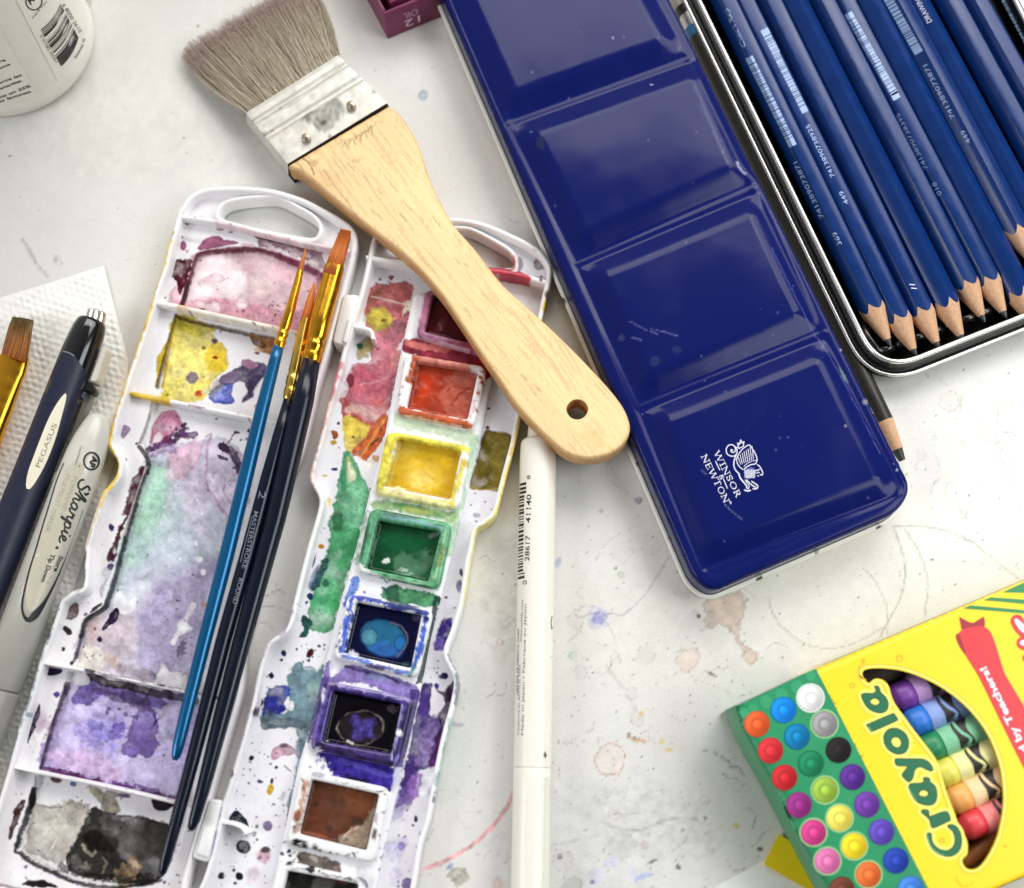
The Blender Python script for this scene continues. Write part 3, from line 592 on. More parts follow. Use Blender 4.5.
    for q in ([(207, 432), (201, 440), (197, 456), (187, 470), (181, 479)], [(163, 465), (170, 468), (174, 476)], [(224, 475), (222, 490), (228, 500)], [(221, 488), (226, 480), (236, 478)]): p.L(q, 1.3, (160, 130, 160), a=.6, w=.8)
    p.L([(232, 498), (240, 492), (244, 500)], 7, (206, 150, 172), a=.5, s_=5, w=2)
    p.P([(99, 628), (104, 619), (109, 611), (114, 607), (117, 609), (115.5, 616), (113, 621), (106, 625), (101, 629)], (42, 24, 58), w=.8, v=.15); p.E(97, 638, 2.7, 2.8, (48, 34, 66)); p.dots(9, (80, 645, 92, 658), (90, 82, 84), (.4, .9))
    p.P([(190, 601), (194, 605), (187, 616), (185, 622), (190, 628), (184, 632), (177, 634), (173, 644), (168, 641), (174, 631), (175, 622), (181, 617), (186, 607)], (246, 245, 252), w=1, v=.02)
    p.dots(46, (150, 590, 196, 668), (110, 104, 140), (.4, 1.1), a=.7); p.P([(176, 644), (182, 640), (184, 648), (178, 656), (174, 652)], (96, 90, 124), a=.8, w=2.5, ws=2, sp=.2)
    p.dots(12, (150, 480, 230, 560), (246, 246, 250), (.7, 1.6)); p.E(196.5, 558, 4, 3, (244, 244, 250), w=1); p.E(201, 571, 3, 3, (240, 240, 250), w=1); p.E(194, 542, 2, 2.3, (244, 244, 250))
    p.P([(154, 688), (157, 668), (163, 666), (168, 672), (180, 672), (186, 684), (184, 692), (170, 690)], (246, 245, 248), w=2, v=.02); p.E(205, 604, 5, 2.6, (206, 140, 60), a=.8, w=1)
    p.P([(150, 470), (168, 466), (180, 500), (170, 530), (150, 545)], (190, 222, 212), a=.35, s_=14, w=4)
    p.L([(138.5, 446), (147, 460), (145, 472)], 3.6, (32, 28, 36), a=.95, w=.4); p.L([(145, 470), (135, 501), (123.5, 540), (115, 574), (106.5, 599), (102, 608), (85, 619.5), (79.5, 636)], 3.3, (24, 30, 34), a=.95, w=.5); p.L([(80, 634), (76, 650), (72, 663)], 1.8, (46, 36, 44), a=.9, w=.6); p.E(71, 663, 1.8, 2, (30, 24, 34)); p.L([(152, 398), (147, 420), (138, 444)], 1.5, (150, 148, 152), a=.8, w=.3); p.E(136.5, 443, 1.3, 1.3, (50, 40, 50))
    p.P([(143.5, 464), (139, 468), (134, 476), (129, 485), (127.5, 497), (124, 509), (121, 513.5), (125, 514), (121, 522), (117, 528), (113, 542), (108, 553), (107, 559), (113.5, 561), (117, 549), (122.5, 528), (134, 500), (144, 470)], (80, 34, 50), w=1.3, ws=3, v=.18, vs=4); p.E(114, 551, 1.6, 3, (220, 200, 210)); p.E(121, 534, 1.5, 3, (240, 232, 236), 20)
    p.L([(145.5, 466), (135, 497), (124, 535)], 1.1, (190, 176, 182), a=.8, w=.3)
    p.P([(101, 572), (106, 566), (111, 569), (108, 578), (104, 588), (101, 598), (99, 590), (104, 580)], (206, 206, 214), w=.6)
    p.P([(119, 429), (124, 424), (130, 428), (127, 434), (122, 438.5)], (166, 146, 178), e=.12, w=.5); p.E(110.7, 527, 3, 4, (84, 54, 116), -15, e=.15); p.E(110, 566.5, 3, 3.4, (98, 88, 118), v=.3, vs=2)
    p.E(71, 611, 6.8, 9.6, (112, 90, 88), 35, e=.15, w=.6); p.P([(61.5, 627), (65, 625.5), (70, 629), (71.5, 633), (68, 635.5), (62.5, 630)], (66, 46, 52), w=.5); p.E(63, 648.5, 2, 2.2, (48, 28, 32)); p.P([(89, 612), (95, 605.5), (101, 602), (100, 606), (92.5, 611)], (62, 54, 58), w=.7); p.E(85, 614, 2, 1.2, (90, 84, 90), -30); p.dots(10, (62, 560, 110, 612), (120, 112, 124), (.4, .9))
    p.L([(105, 500), (96, 530), (92, 560)], 2, (214, 212, 216), a=.7)
    # --- purple well
    p.P([(70, 682), (76, 676), (88, 676), (100, 690), (140, 690), (196, 702), (180, 800), (140, 792), (40, 768), (51, 726), (64, 690)], (186, 172, 222), v=.12, vs=12, w=2)
    p.P([(60, 705), (90, 700), (112, 716), (100, 740), (80, 765), (60, 760), (52, 740)], (212, 200, 238), a=.75, s_=12, w=6, ws=8, v=.12, vs=5); p.P([(44, 764), (60, 750), (90, 752), (120, 770), (110, 783)], (216, 184, 222), a=.8, s_=9, w=5, v=.14, vs=5); p.P([(118, 780), (130, 760), (150, 758), (178, 750), (172, 798), (140, 792)], (208, 198, 236), a=.9, s_=2.5, w=4, ws=8, v=.08)
    p.E(100, 725, 22, 24, (150, 140, 214), 20, a=.65, s_=16, w=9, ws=6, v=.25, vs=4); p.E(116, 730, 9, 8, (104, 86, 178), a=.85, s_=4, w=3, v=.2, vs=3); p.E(100, 742, 14, 9, (134, 122, 204), a=.6, s_=6, w=7, ws=4, v=.3, vs=3); p.E(94, 727, 8, 4, (114, 106, 190), 30, a=.65, s_=4, w=4, ws=3)
    p.P([(119, 752), (124, 738), (128, 728), (132, 716), (142, 709), (152, 708), (155, 716), (156, 727), (153.5, 735), (157, 745), (151, 752), (146, 757), (138, 754), (130, 758)], (126, 104, 172), e=.3, ew=1.8, w=1.6, v=.1, vs=8)
    p.P([(72, 686), (80, 682), (87, 677), (100, 683), (122, 688), (150, 697), (168, 706), (160, 712), (140, 707), (122, 698), (105, 694), (94, 700), (84, 704), (72, 702)], (112, 92, 164), a=.9, w=2.5, ws=5, v=.28, vs=5, e=.12); p.L([(88, 688), (100, 690), (118, 698), (140, 706), (160, 712)], 6, (88, 58, 110), a=.75, w=2.5, v=.3, vs=4, s_=3)
    p.L([(88, 677), (106, 682), (130, 687), (155, 692), (192, 700)], 8.5, (38, 24, 36), a=.95, w=1.6, ws=6, v=.3); p.P([(118, 690), (140, 694), (150, 702), (130, 704), (118, 698)], (70, 58, 100), a=.8, w=2)  # dark band below the divider: brown paint together with painted wall shadow
    p.P([(64, 688), (70, 683), (76, 686), (68, 696)], (226, 220, 240), a=.7, w=1.5); p.P([(67, 674), (80, 672), (87, 678), (84, 684), (74, 684), (66, 680)], (238, 234, 240), w=1)
    for q in ((106, 708, 2.3, 2), (117, 708, 2, 1.4), (123, 713.5, 2.4, 2.6), (133, 716, 5.5, 1.8), (104, 712, 2, 2.4)): p.E(*q, (104, 82, 140), w=1, a=.85)
    p.L([(151, 712), (153, 720), (150, 726), (158, 716)], 1.6, (66, 54, 110), w=1); p.P([(150, 709), (158, 709), (168, 702), (182, 706), (172, 740), (160, 742), (154, 734), (158, 720)], (206, 198, 232), a=.95, w=1.6); p.E(169, 728, 7, 9, (170, 164, 208), a=.7, s_=4, w=2)
    p.L([(40, 769), (70, 775), (95, 782), (115, 787), (140, 792), (172, 799)], 5, (96, 36, 96), w=2.2, ws=3, v=.35, vs=4); p.L([(110, 783), (140, 787), (160, 794)], 4, (100, 56, 128), a=.8, w=2, ws=3)
    p.L([(64.5, 686), (58, 706), (51.5, 724), (45, 748), (40, 768)], 2.7, (52, 12, 48), a=.97, w=.5); p.L([(66, 683), (64, 692)], 4, (70, 50, 84), a=.8, w=1)
    p.P([(43.5, 666.5), (52, 668), (61.5, 669.5), (60, 673), (53, 675.5), (46, 674)], (50, 30, 84), w=.4); p.E(56, 694, 3.1, 2.8, (92, 76, 160)); p.E(42, 725, 7, 13, (202, 168, 196), a=.7, s_=7, w=2)
    p.P([(24.5, 736), (28, 726), (31, 713), (35, 708), (36.5, 703.5), (39.5, 704), (38.5, 714), (36, 724), (31.5, 734), (27.5, 743)], (62, 52, 82), w=1, v=.2, vs=5); p.P([(32, 738), (37, 731), (46, 730), (44, 740), (36, 745)], (244, 242, 246), w=1); p.dots(10, (28, 690, 50, 765), (110, 90, 130), (.4, .9))
    # --- black well
    p.P([(28, 806), (40, 806), (56, 806), (60, 801), (70, 799.5), (80, 803), (88, 806), (82, 824), (75, 838), (62, 864), (40, 859), (22, 850), (25, 828)], (192, 186, 178), w=1.6, ws=4, v=.09, vs=9, e=.12)
    p.L([(40, 835), (50, 833), (53, 840), (46, 852), (43, 856)], 1.5, (214, 210, 204), a=.8); p.E(60, 820, 16, 5, (172, 166, 156), 5, a=.5, s_=5, w=3); p.L([(36, 806), (58, 808), (70, 801)], 1.8, (150, 132, 124), a=.7, w=1.4)
    p.P([(84, 786), (100, 790), (112, 798), (118, 812), (104, 812), (97, 803)], (168, 166, 136), w=1.2, v=.12); p.P([(102, 791), (118, 794), (126, 796), (122, 799), (113, 799), (118, 811), (106, 814), (98, 806)], (150, 140, 132), a=.85, w=1.6, v=.2, vs=4); p.E(123, 796, 5.5, 2.2, (120, 106, 142), w=.8)
    p.P([(88, 808), (95, 807), (108, 813), (125, 815), (143, 818), (168, 826), (172, 850), (160, 878), (135, 886), (110, 884), (85, 880), (62, 865), (74, 838), (82, 820)], (44, 42, 38), w=1.5, v=.2, vs=9); p.P([(80, 836), (88, 829), (96, 832), (104, 838), (108, 846), (112, 852), (100, 851), (90, 853), (84, 848)], (18, 15, 14), a=.92, w=1.2); p.P([(110, 820), (140, 822), (165, 835), (160, 860), (130, 858), (116, 845)], (58, 55, 50), a=.7, s_=6, w=3, v=.25)
    p.L([(80, 845), (86, 852), (90, 856), (93, 852)], 3.4, (150, 142, 126), w=1.2); p.L([(100, 858), (103, 866), (98, 874)], 2.6, (128, 118, 104), w=1.6); p.E(82, 867, 5, 4, (126, 118, 106), w=3, ws=2)
    p.P([(108, 884), (114, 870), (124, 862), (134, 858), (138, 868), (132, 878), (126, 886)], (140, 116, 92), a=.8, w=3.5, ws=4, v=.3, vs=4); p.E(132, 864, 6, 3, (196, 172, 150), 40, a=.8, w=2)
    p.L([(24, 856), (36, 864), (56, 873), (72, 878), (90, 882), (112, 884)], 6, (236, 234, 234), a=.95, w=1.5, ws=2.5, sp=.22, sps=4); p.L([(60, 868), (90, 876), (120, 880), (150, 878)], 9, (22, 18, 19), a=.8, w=2, sp=.25, sps=3.5)
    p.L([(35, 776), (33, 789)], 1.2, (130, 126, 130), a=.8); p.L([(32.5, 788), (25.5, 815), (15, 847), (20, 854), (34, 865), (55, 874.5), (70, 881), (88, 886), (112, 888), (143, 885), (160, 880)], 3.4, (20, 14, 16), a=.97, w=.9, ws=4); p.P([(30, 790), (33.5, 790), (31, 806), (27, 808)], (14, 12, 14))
    p.P([(148.5, 799), (160, 801), (172, 804), (166, 810), (159, 811.3), (152, 808.5)], (34, 24, 40), w=.4); p.E(53, 779.5, 6, 3, (106, 70, 74), 8, w=.8); p.E(70.5, 783.5, 3.5, 2.6, (112, 136, 190)); p.dots(16, (40, 780, 165, 812), (120, 112, 118), (.4, 1))
    p.P([(7.5, 838), (9, 828), (12, 818), (13, 810), (19, 802), (23.5, 799), (24, 804), (18, 820), (13.5, 830), (10, 839)], (80, 52, 52), w=.9, v=.15); p.P([(22, 883), (34, 880), (48, 882), (58, 888), (30, 887)], (30, 22, 24), w=1.3); p.E(25, 867, 1.8, 1.6, (120, 110, 118)); p.L([(-5, 884), (15, 888), (40, 896)], 3, (150, 110, 130), a=.7, w=1)
    p.dots(24, (10, 770, 40, 880), (140, 130, 136), (.4, 1), a=.7); p.dots(10, (160, 840, 190, 888), (110, 90, 130), (.4, 1.1)); p.E(164, 882, 1.8, 1.6, (110, 90, 170))
    p.splat(70, (80, 400, 250, 700), ((60, 44, 84), (90, 76, 120), (44, 40, 60)), (.3, 1.0), 3); p.splat(60, (10, 690, 190, 890), ((50, 34, 70), (30, 26, 30), (96, 70, 120)), (.3, 1.2), 4); p.splat(40, (160, 200, 340, 400), ((120, 50, 80), (70, 50, 90), (150, 90, 120)), (.3, 1.0), 6)
    p.grit(1.15)
    return p.rgba()
def paint_lid_rim(x, y):
    p = Paint(x, y, (242, 240, 242), .32, .02, 20)
    n = fbm(x, y, 9, 3, 44)
    L1 = [(172, 232), (162, 268), (154, 292), (145, 322), (132, 360), (121, 394), (111, 425), (108, 440), (110, 450), (117, 460), (116, 475), (107, 488)]
    p.L(L1, 5.2, (240, 206, 70), a=.95, w=1.2, v=.18, vs=8); p.L(L1[:3], 1.4, (120, 84, 30), a=.6, w=1.5, sp=.15); p.L(L1[3:8], 2, (226, 160, 30), a=.7, w=1.5, v=.3, vs=6, sp=.05); p.L([(116, 470), (106, 488), (98, 506)], 4, (236, 200, 90), a=.8, w=1.2, sp=.1); p.L([(102, 500), (92, 530), (87, 545)], 1.8, (206, 180, 80), a=.8, w=1)
    p.L([(84, 553), (83, 570), (82, 584)], 4, (66, 84, 96), a=.85, w=1.6, v=.3, sp=.05); p.L([(82, 586), (72, 591), (62, 598), (57, 606)], 2.6, (90, 108, 104), a=.6, w=1.4, sp=.3); p.L([(58, 603), (52, 622), (45, 643)], 4.4, (46, 88, 104), a=.85, w=1.3, v=.3, sp=.1); p.L([(45, 640), (37, 666), (28, 700), (20, 720), (10, 760)], 4, (190, 216, 216), a=.8, w=1.5, v=.3); p.L([(38, 668), (28, 705), (22, 722), (14, 745)], 2.4, (70, 110, 136), a=.7, w=1.6, ws=3, sp=.3)
    p.dots(30, (180, 184, 360, 260), (130, 106, 116), (.5, 1.2), a=.7); p.dots(14, (160, 840, 210, 900), (130, 100, 130), (.5, 1.6), a=.8)
    return p.rgba()
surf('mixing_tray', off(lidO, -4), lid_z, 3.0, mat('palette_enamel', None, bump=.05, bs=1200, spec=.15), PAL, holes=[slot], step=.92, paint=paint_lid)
rim('tray_rim', lidO, 5.4, paint_lid_rim, zi=2.6)
def rimslot(name, sl, paint, zt=5.2):
    rr = [(off(sl, 4.5), 2.8), (off(sl, 4.2), zt-.5), (off(sl, 3.2), zt-.05), (off(sl, 1.2), zt), (off(sl, .2), zt-.4), (sl, zt-1), (sl, .5)]
    V, Fs = loft([ringw2(a, zt, z) for a, z in rr]); P2 = np.vstack([a for a, z in rr])
    if area(sl) > 0: Fs = [f[::-1] for f in Fs]
    mk(name, V, Fs, M_PAINT, PAL, True, paint(P2[:, 0], P2[:, 1]))
sl1 = resample(slot, 2); rimslot('handle_slot', sl1, lambda x, y: Paint(x, y, (240, 239, 240), .32).dots(8, (215, 195, 320, 240), (120, 100, 106), (.5, 1.2), a=.7).L([(295, 212), (302, 217)], 1.4, (110, 106, 108)).rgba())
def pw(f): return lambda x, y: f(Paint(x, y, (242, 240, 241), .34)).rgba()
wall('divider', [(180.6, 216), (222, 222), (275, 235), (313, 244), (350, 251)], 4.2, 2.2, ZR-.2, pw(lambda p: p.L([(215, 222), (275, 236), (350, 252)], 5, (226, 190, 202), a=.6, w=1.5, v=.2).dots(18, (190, 212, 350, 256), (180, 110, 140), (.5, 1.4))))
wall('divider', [(156, 301.7), (179, 306.5), (248, 321.5), (332, 340)], 4.6, 1.2, ZR-.3, pw(lambda p: p.L([(178, 306), (248, 321), (300, 333)], 6, (228, 216, 196), a=.7, w=1).L([(179, 307), (186, 308)], 4, (206, 170, 120), a=.8, w=1).dots(26, (180, 302, 320, 340), (120, 84, 84), (.4, 1.3), a=.8).L([(252, 323), (256, 324)], 1.6, (60, 56, 70))))
wall('divider', [(125, 391.8), (161, 399), (225, 412), (308, 430)], 4.2, 1.3, 4.4, pw(lambda p: p.L([(118, 390), (145, 396), (163, 399.5)], 6, (236, 200, 70), w=1, v=.15).E(166, 400, 4.5, 4, (226, 184, 40), w=.6).L([(190, 405), (204, 408)], 2.4, (150, 100, 120), a=.8, w=1).dots(8, (190, 400, 300, 430), (140, 110, 130), (.5, 1.2))))
wall('divider', [(44, 662.7), (68.4, 667), (93, 671.5), (140, 681.5), (238, 702)], 3.8, 1.2, ZR-.4, pw(lambda p: p.L([(92, 671), (140, 681), (238, 702)], 2, (96, 84, 92), a=.8, w=1.4, v=.4, sp=.05).L([(85, 670), (93, 671.5)], 4, (44, 30, 44), a=.9, w=1).E(162, 685, 4, 2, (70, 60, 74), 12, w=1)))
wall('divider', [(10, 766), (18, 767.8), (54.7, 775.5), (95.8, 784), (140, 794), (214, 812)], 3.8, 1.3, ZR-.4, pw(lambda p: p.L([(40, 773), (96, 785), (214, 812)], 1.4, (170, 150, 176), a=.5, w=1).dots(12, (20, 765, 180, 800), (120, 90, 130), (.4, 1))))
# ---- pan tray
stripO = [(414, 292), (402, 345), (382, 447), (370, 490), (355, 550), (337.5, 611), (326.6, 655), (309, 729), (298.5, 763), (285, 826), (268, 900), (258, 940), (362, 960), (376, 888), (383, 854.5), (398, 787.5), (410, 735), (422, 683), (431, 636), (443.5, 588), (453, 549), (479, 443), (491, 380), (508, 300)]
strip = rounded(stripO, 6, 3)
slot2 = spl([(392, 250), (400, 234), (430, 229), (461, 229), (472, 231), (490, 240), (507, 250), (512, 256), (514, 264), (509, 270), (480, 268), (430, 258)], True, 5)
def tray_z(x, y):
    z = np.full(x.shape, 1.6)
    z += 1.6*sst((y-(262+(x-375)*.115))/-5+.5)
    z += .05*fbm(x, y, 14, 3, 8)
    return z
def paint_tray(x, y):
    p = Paint(x, y, (230, 229, 235), .34, .02, 30); p.wet = True
    # left mixing strip: reds
    p.P([(368, 296), (371, 286), (382, 283), (398, 281), (409, 285), (413, 290), (409, 300), (404, 309), (414, 316), (406, 326), (402, 338), (399, 352), (396, 372), (390, 400), (384, 420), (372, 440), (360, 452), (348, 445), (344, 425), (343, 405), (347, 385), (352, 368), (368, 360), (371, 345), (366, 320)], (196, 112, 120), v=.15, vs=9, w=2.4, e=.12)
    p.P([(370, 297), (380, 285), (398, 283), (411, 289), (406, 303), (385, 300)], (186, 98, 98), a=.8, s_=3, w=2, v=.2, vs=5); p.P([(368, 296), (374, 287), (382, 288), (376, 300), (369, 312)], (146, 92, 62), a=.8, s_=3, w=2, v=.25, vs=4); p.L([(368, 310), (378, 306), (395, 308), (403, 312)], 8, (160, 76, 84), a=.7, s_=4, w=2, v=.25)
    p.L([(372, 296), (390, 300), (411, 306)], 1.8, (236, 196, 190), a=.9, w=.5); p.E(399, 288, 6, 5, (196, 112, 106), a=.8, s_=4); p.E(391, 277, 2.3, 3, (160, 80, 86), -20, w=1.3); p.E(380, 279, 1.3, 1.3, (80, 40, 44)); p.L([(369, 270), (371, 264)], 1.4, (110, 60, 76), w=1)
    p.E(379, 319, 14, 11, (204, 188, 74), 15, a=.95, s_=5, w=2.5, v=.14, vs=5); p.E(383.5, 320, 2.3, 2, (130, 90, 50), w=.8); p.P([(404, 301), (410, 300), (412, 306), (405, 312), (403, 316)], (246, 236, 210), a=.9, w=2, ws=3)
    p.E(398, 326, 7, 8, (146, 96, 112), 20, a=.85, s_=3, w=2, v=.2); p.E(392, 338, 7, 9, (168, 108, 122), 10, a=.7, s_=4, w=2); p.E(378, 346, 12, 10, (204, 120, 140), a=.7, s_=6, w=3); p.E(377.5, 348, 2.2, 2, (150, 50, 84), a=.8, s_=2)
    p.P([(358, 345), (366, 338), (374, 345), (366, 358), (358, 360)], (180, 160, 80), a=.8, s_=3, w=2); p.E(359.5, 345.5, 3.4, 3.6, (44, 92, 60), s_=2, w=.8)
    p.P([(352, 366), (372, 362), (390, 356), (399, 350), (396, 372), (390, 395), (372, 405), (352, 402), (344, 398)], (196, 100, 118), a=.85, s_=4, w=2.5, v=.13, vs=8); p.E(370, 378, 16, 8, (182, 80, 100), 25, a=.55, s_=8, w=4, v=.15); p.L([(360, 384), (375, 382), (390, 376)], 1.8, (232, 160, 170), a=.6, w=1); p.L([(396, 365), (388, 375), (380, 385)], 3, (220, 140, 148), a=.5, s_=3)
    p.P([(347, 375), (352, 373), (354, 380), (351, 387), (346, 384)], (150, 56, 76), w=1); p.P([(337, 385), (346, 380), (348, 390), (344, 398), (337, 395)], (222, 210, 216), a=.9, w=1); p.P([(338, 398), (346, 397), (347, 406), (342, 417), (341, 404)], (168, 72, 70), a=.85, w=1.5, v=.2)
    p.E(378, 402, 7, 5, (214, 112, 108), a=.7, s_=4); p.P([(399, 350), (402, 362), (396, 372), (390, 362)], (222, 150, 146), a=.7, s_=3)
    p.P([(342, 422), (346, 414), (354, 415), (362, 421), (369, 426), (365, 440), (354, 453), (345, 446)], (236, 212, 92), w=1.2, v=.08, s_=2); p.L([(348, 409), (358, 408), (368, 413), (376, 419)], 6.5, (236, 196, 184), a=.9, s_=3, w=1.2); p.L([(352, 414), (364, 421), (374, 424)], 3.5, (196, 92, 74), a=.85, s_=3, w=1.2)
    p.L([(384, 418), (376, 430), (366, 443), (357, 452)], 10, (206, 104, 62), w=1.3, v=.25, vs=4); p.L([(388, 424), (380, 436), (371, 449), (364, 457)], 8, (192, 92, 48), w=1.3, v=.28, vs=4); p.L([(386, 418), (378, 428), (373, 438), (366, 448), (361, 456)], 1.9, (236, 170, 84), w=.9); p.L([(378, 438), (371, 444)], 2, (90, 60, 30), w=1); p.E(375, 458, 4, 3, (206, 150, 60), a=.8, w=1.5)
    p.P([(366, 462), (372, 459), (374, 464), (366, 470)], (250, 248, 240), w=1)
    p.P([(331, 430), (336, 431), (337.5, 435), (335, 439), (332, 437)], (166, 86, 40), w=.8); p.E(333, 442, 2.8, 2.6, (214, 170, 60)); p.E(338.2, 422.5, 1.3, 1.3, (70, 60, 70)); p.E(353, 436.5, 1.2, 1.2, (90, 80, 40)); p.E(334.5, 468.5, 3.2, 1.8, (54, 52, 120), w=.8); p.E(325, 475.5, 2.5, 1.3, (220, 210, 120)); p.E(338.5, 447, 1, .7, (190, 110, 110))
    # green
    gr = [(341, 462), (344, 451.5), (348, 452), (354, 462), (360, 472), (367, 488), (369, 500), (366, 516), (360, 535), (352, 560), (343, 590), (338, 608), (332, 628), (322, 632), (310, 628), (309, 612), (312, 592), (320, 570), (326, 550), (330, 530), (331, 512), (334, 498), (338, 484)]
    p.P(gr, (78, 158, 110), w=1.8, v=.14, vs=10, e=.16, ew=2); p.P([(349, 478), (360, 478), (368, 498), (362, 520), (350, 525), (345, 505)], (132, 200, 160), a=.8, s_=6, w=3, v=.12, vs=5); p.P([(346, 455), (352, 462), (357, 474), (350, 482), (345, 470)], (224, 226, 190), a=.9, s_=2, w=1.2); p.E(347.5, 459, 2, 4, (200, 206, 90), -20, a=.7, s_=2)
    p.L([(345, 453), (344, 470), (343, 490)], 5, (60, 140, 100), a=.8, s_=2, w=1); p.L([(350, 456), (356, 470), (360, 482)], 4, (90, 170, 120), a=.8, s_=2, w=1); p.E(338, 522, 6.5, 9, (48, 112, 72), 10, a=.85, s_=4, w=2, v=.2, vs=4); p.L([(352, 540), (346, 562), (338, 590), (334, 610)], 9, (64, 150, 90), a=.6, s_=5, w=3); p.E(345, 497, 7, 6, (66, 136, 96), a=.6, s_=5); p.E(325, 583, 3.6, 4, (40, 96, 78), a=.85, s_=2.5)
    p.P([(311, 588), (314, 578), (319, 566), (326, 557), (328, 562), (322, 576), (318, 586), (314, 590)], (34, 76, 84), w=1.4, v=.2, s_=2); p.P([(308, 585), (314, 570), (320, 563), (316, 575), (312, 590)], (70, 96, 140), a=.7, s_=3)
    p.P([(298, 636), (303, 630), (301, 622), (303, 614.5), (308, 617), (312, 622), (309, 629), (306, 636), (302, 637.5)], (40, 82, 80), w=1.2, v=.15); p.E(321, 546, 2.7, 2.4, (214, 160, 50)); p.E(328, 502, 3, 4.5, (240, 220, 130), 20, a=.8); p.E(321.5, 513, 1.3, 3.2, (180, 100, 60), 20); p.P([(313, 558), (316, 548), (315, 562), (312, 568)], (90, 100, 130), w=.8); p.E(309.8, 596, 2.9, 3.5, (34, 58, 108)); p.E(306.5, 602.5, 1.6, 1.6, (44, 70, 120))
    p.E(310, 653, 3.4, 5, (74, 20, 30), 35, w=.6); p.E(283.5, 653, 2.8, 2.9, (34, 32, 84)); p.E(281.3, 660, 1.9, 1.7, (44, 40, 80)); p.E(270.7, 675.5, 2.8, 3, (30, 30, 72)); p.dots(14, (296, 644, 330, 662), (70, 64, 70), (.4, 1.2)); p.E(319.5, 645.5, 1.7, 1.3, (60, 80, 60))
    # blue / teal pool
    p.P([(288, 674), (295, 664), (301, 663), (308, 670), (318, 670), (325, 664), (321, 690), (314, 716), (308, 738), (304, 760), (300, 752), (296, 728), (285, 728), (276, 728), (262, 724), (260, 716), (270, 712), (285, 712), (290, 700), (287, 685)], (122, 152, 164), w=1.6, v=.13, vs=8, e=.18); p.E(308, 673, 9, 7.5, (118, 146, 158), a=.7, e=.25, ew=1.5); p.E(313, 690, 7, 9, (140, 176, 166), a=.6, s_=4)
    p.P([(261, 716), (263, 704), (267, 690), (273, 686), (281, 685), (288, 688), (290, 694), (284, 700), (284, 710), (276, 714), (266, 716)], (46, 52, 146), w=1.4, v=.2, s_=2); p.E(287, 692, 4, 5, (60, 90, 170), 30, a=.7, s_=3, w=1.5); p.E(260.5, 702, 2.8, 4.6, (36, 34, 60), w=1); p.P([(259, 720), (266, 714), (280, 716), (296, 718), (306, 724), (302, 730), (288, 728), (272, 728), (262, 728)], (96, 112, 128), a=.9, w=2, v=.2, vs=5, e=.15); p.E(290.5, 705.5, 3.3, 5.2, (246, 248, 252), 10, w=.6); p.E(278, 723, 10, 3, (136, 150, 150), a=.6, w=2)
    p.L([(308, 730), (302, 750), (297, 772), (292, 794), (289, 806)], 5.5, (132, 164, 178), a=.85, w=1.4, v=.2); p.L([(294, 796), (289, 815), (287, 826)], 4, (86, 40, 52), a=.9, w=1.2); p.P([(296, 742), (303, 738), (306, 752), (300, 760), (296, 756)], (104, 124, 140), a=.8, w=1.5, s_=2)
    p.P([(270, 755), (272, 749), (278, 745), (285, 743), (292, 747), (296, 752), (290, 755), (282, 756), (276, 759), (272, 759)], (200, 152, 172), w=.8, v=.12); p.E(283.5, 745.8, 4.2, 2.6, (112, 92, 112), 5, s_=2); p.L([(288, 750), (298, 754)], 3, (170, 160, 172), a=.8, w=1)
    # speckle field of the lower left strip
    for q in ((251, 758, 2.6, 2.8, (24, 22, 30)), (275.7, 767.5, 1.6, 1.7, (50, 30, 36)), (259.5, 781.5, 3, 2, (90, 70, 110)), (248, 783, 1.1, 1.1, (80, 90, 110)), (267.5, 826, 4.8, 5, (140, 122, 164)), (243, 847, 7.4, 6.8, (46, 40, 40)), (221, 876, 3.2, 3.5, (32, 24, 40)), (239, 876.5, 4.2, 3.9, (26, 20, 32)), (233.5, 870, 1.4, 1.6, (40, 34, 44)), (256, 817, 1.4, 1, (130, 140, 150)), (283, 805, 1.2, 1, (130, 130, 150)), (282.5, 796, 2.5, 5, (206, 204, 212)), (236, 791, 1.2, 1.2, (150, 160, 170))): p.E(*q[:4], q[4], 20, w=.5, e=.1)
    p.E(270, 789.5, 3.3, 5.6, (232, 186, 44), 10); p.E(271.7, 781, 1.6, 3, (44, 34, 30), 5); p.L([(284, 766), (291, 771)], 1.2, (150, 110, 120), w=.8)
    p.P([(228, 821), (233, 812), (238, 811), (244, 817), (248, 825), (248, 833), (244, 831.5), (236, 824.5)], (20, 30, 42), w=.5); p.E(264, 856, 7, 7, (216, 168, 186), a=.8, s_=5, w=1.5); p.E(265, 849.5, 5, 3.4, (92, 76, 78), -15, w=.8); p.E(252, 876, 6, 9, (222, 198, 218), 15, a=.7, s_=4, w=2); p.E(213, 800, 3, 6, (90, 110, 170), 10, a=.5, w=2, sp=.2)
    p.dots(70, (215, 690, 300, 888), (110, 106, 120), (.4, 1.1), a=.75)
    # right mixing strip
    p.P([(484, 432), (495, 431), (511, 435), (508, 455), (501, 489), (488, 489), (470, 487), (476, 462)], (112, 98, 36), w=.8, v=.12, vs=9, e=.12); p.P([(496, 434), (509, 437), (505, 462), (497, 480), (492, 460)], (140, 122, 44), a=.6, s_=6, w=2); p.L([(471, 487), (486, 489), (500, 488)], 2, (176, 150, 50), a=.6, w=1); p.E(487, 427.5, 2, 1.8, (110, 36, 56)); p.E(489, 408, 1.4, 1.4, (80, 70, 80)); p.E(487, 377, 1.6, 3, (60, 20, 40), 20); p.E(516, 313, 1.4, 3, (70, 40, 60)); p.dots(10, (470, 490, 496, 530), (150, 146, 156), (.5, 1.2)); p.E(476.5, 515, 3.5, 2.6, (188, 188, 200), w=1)
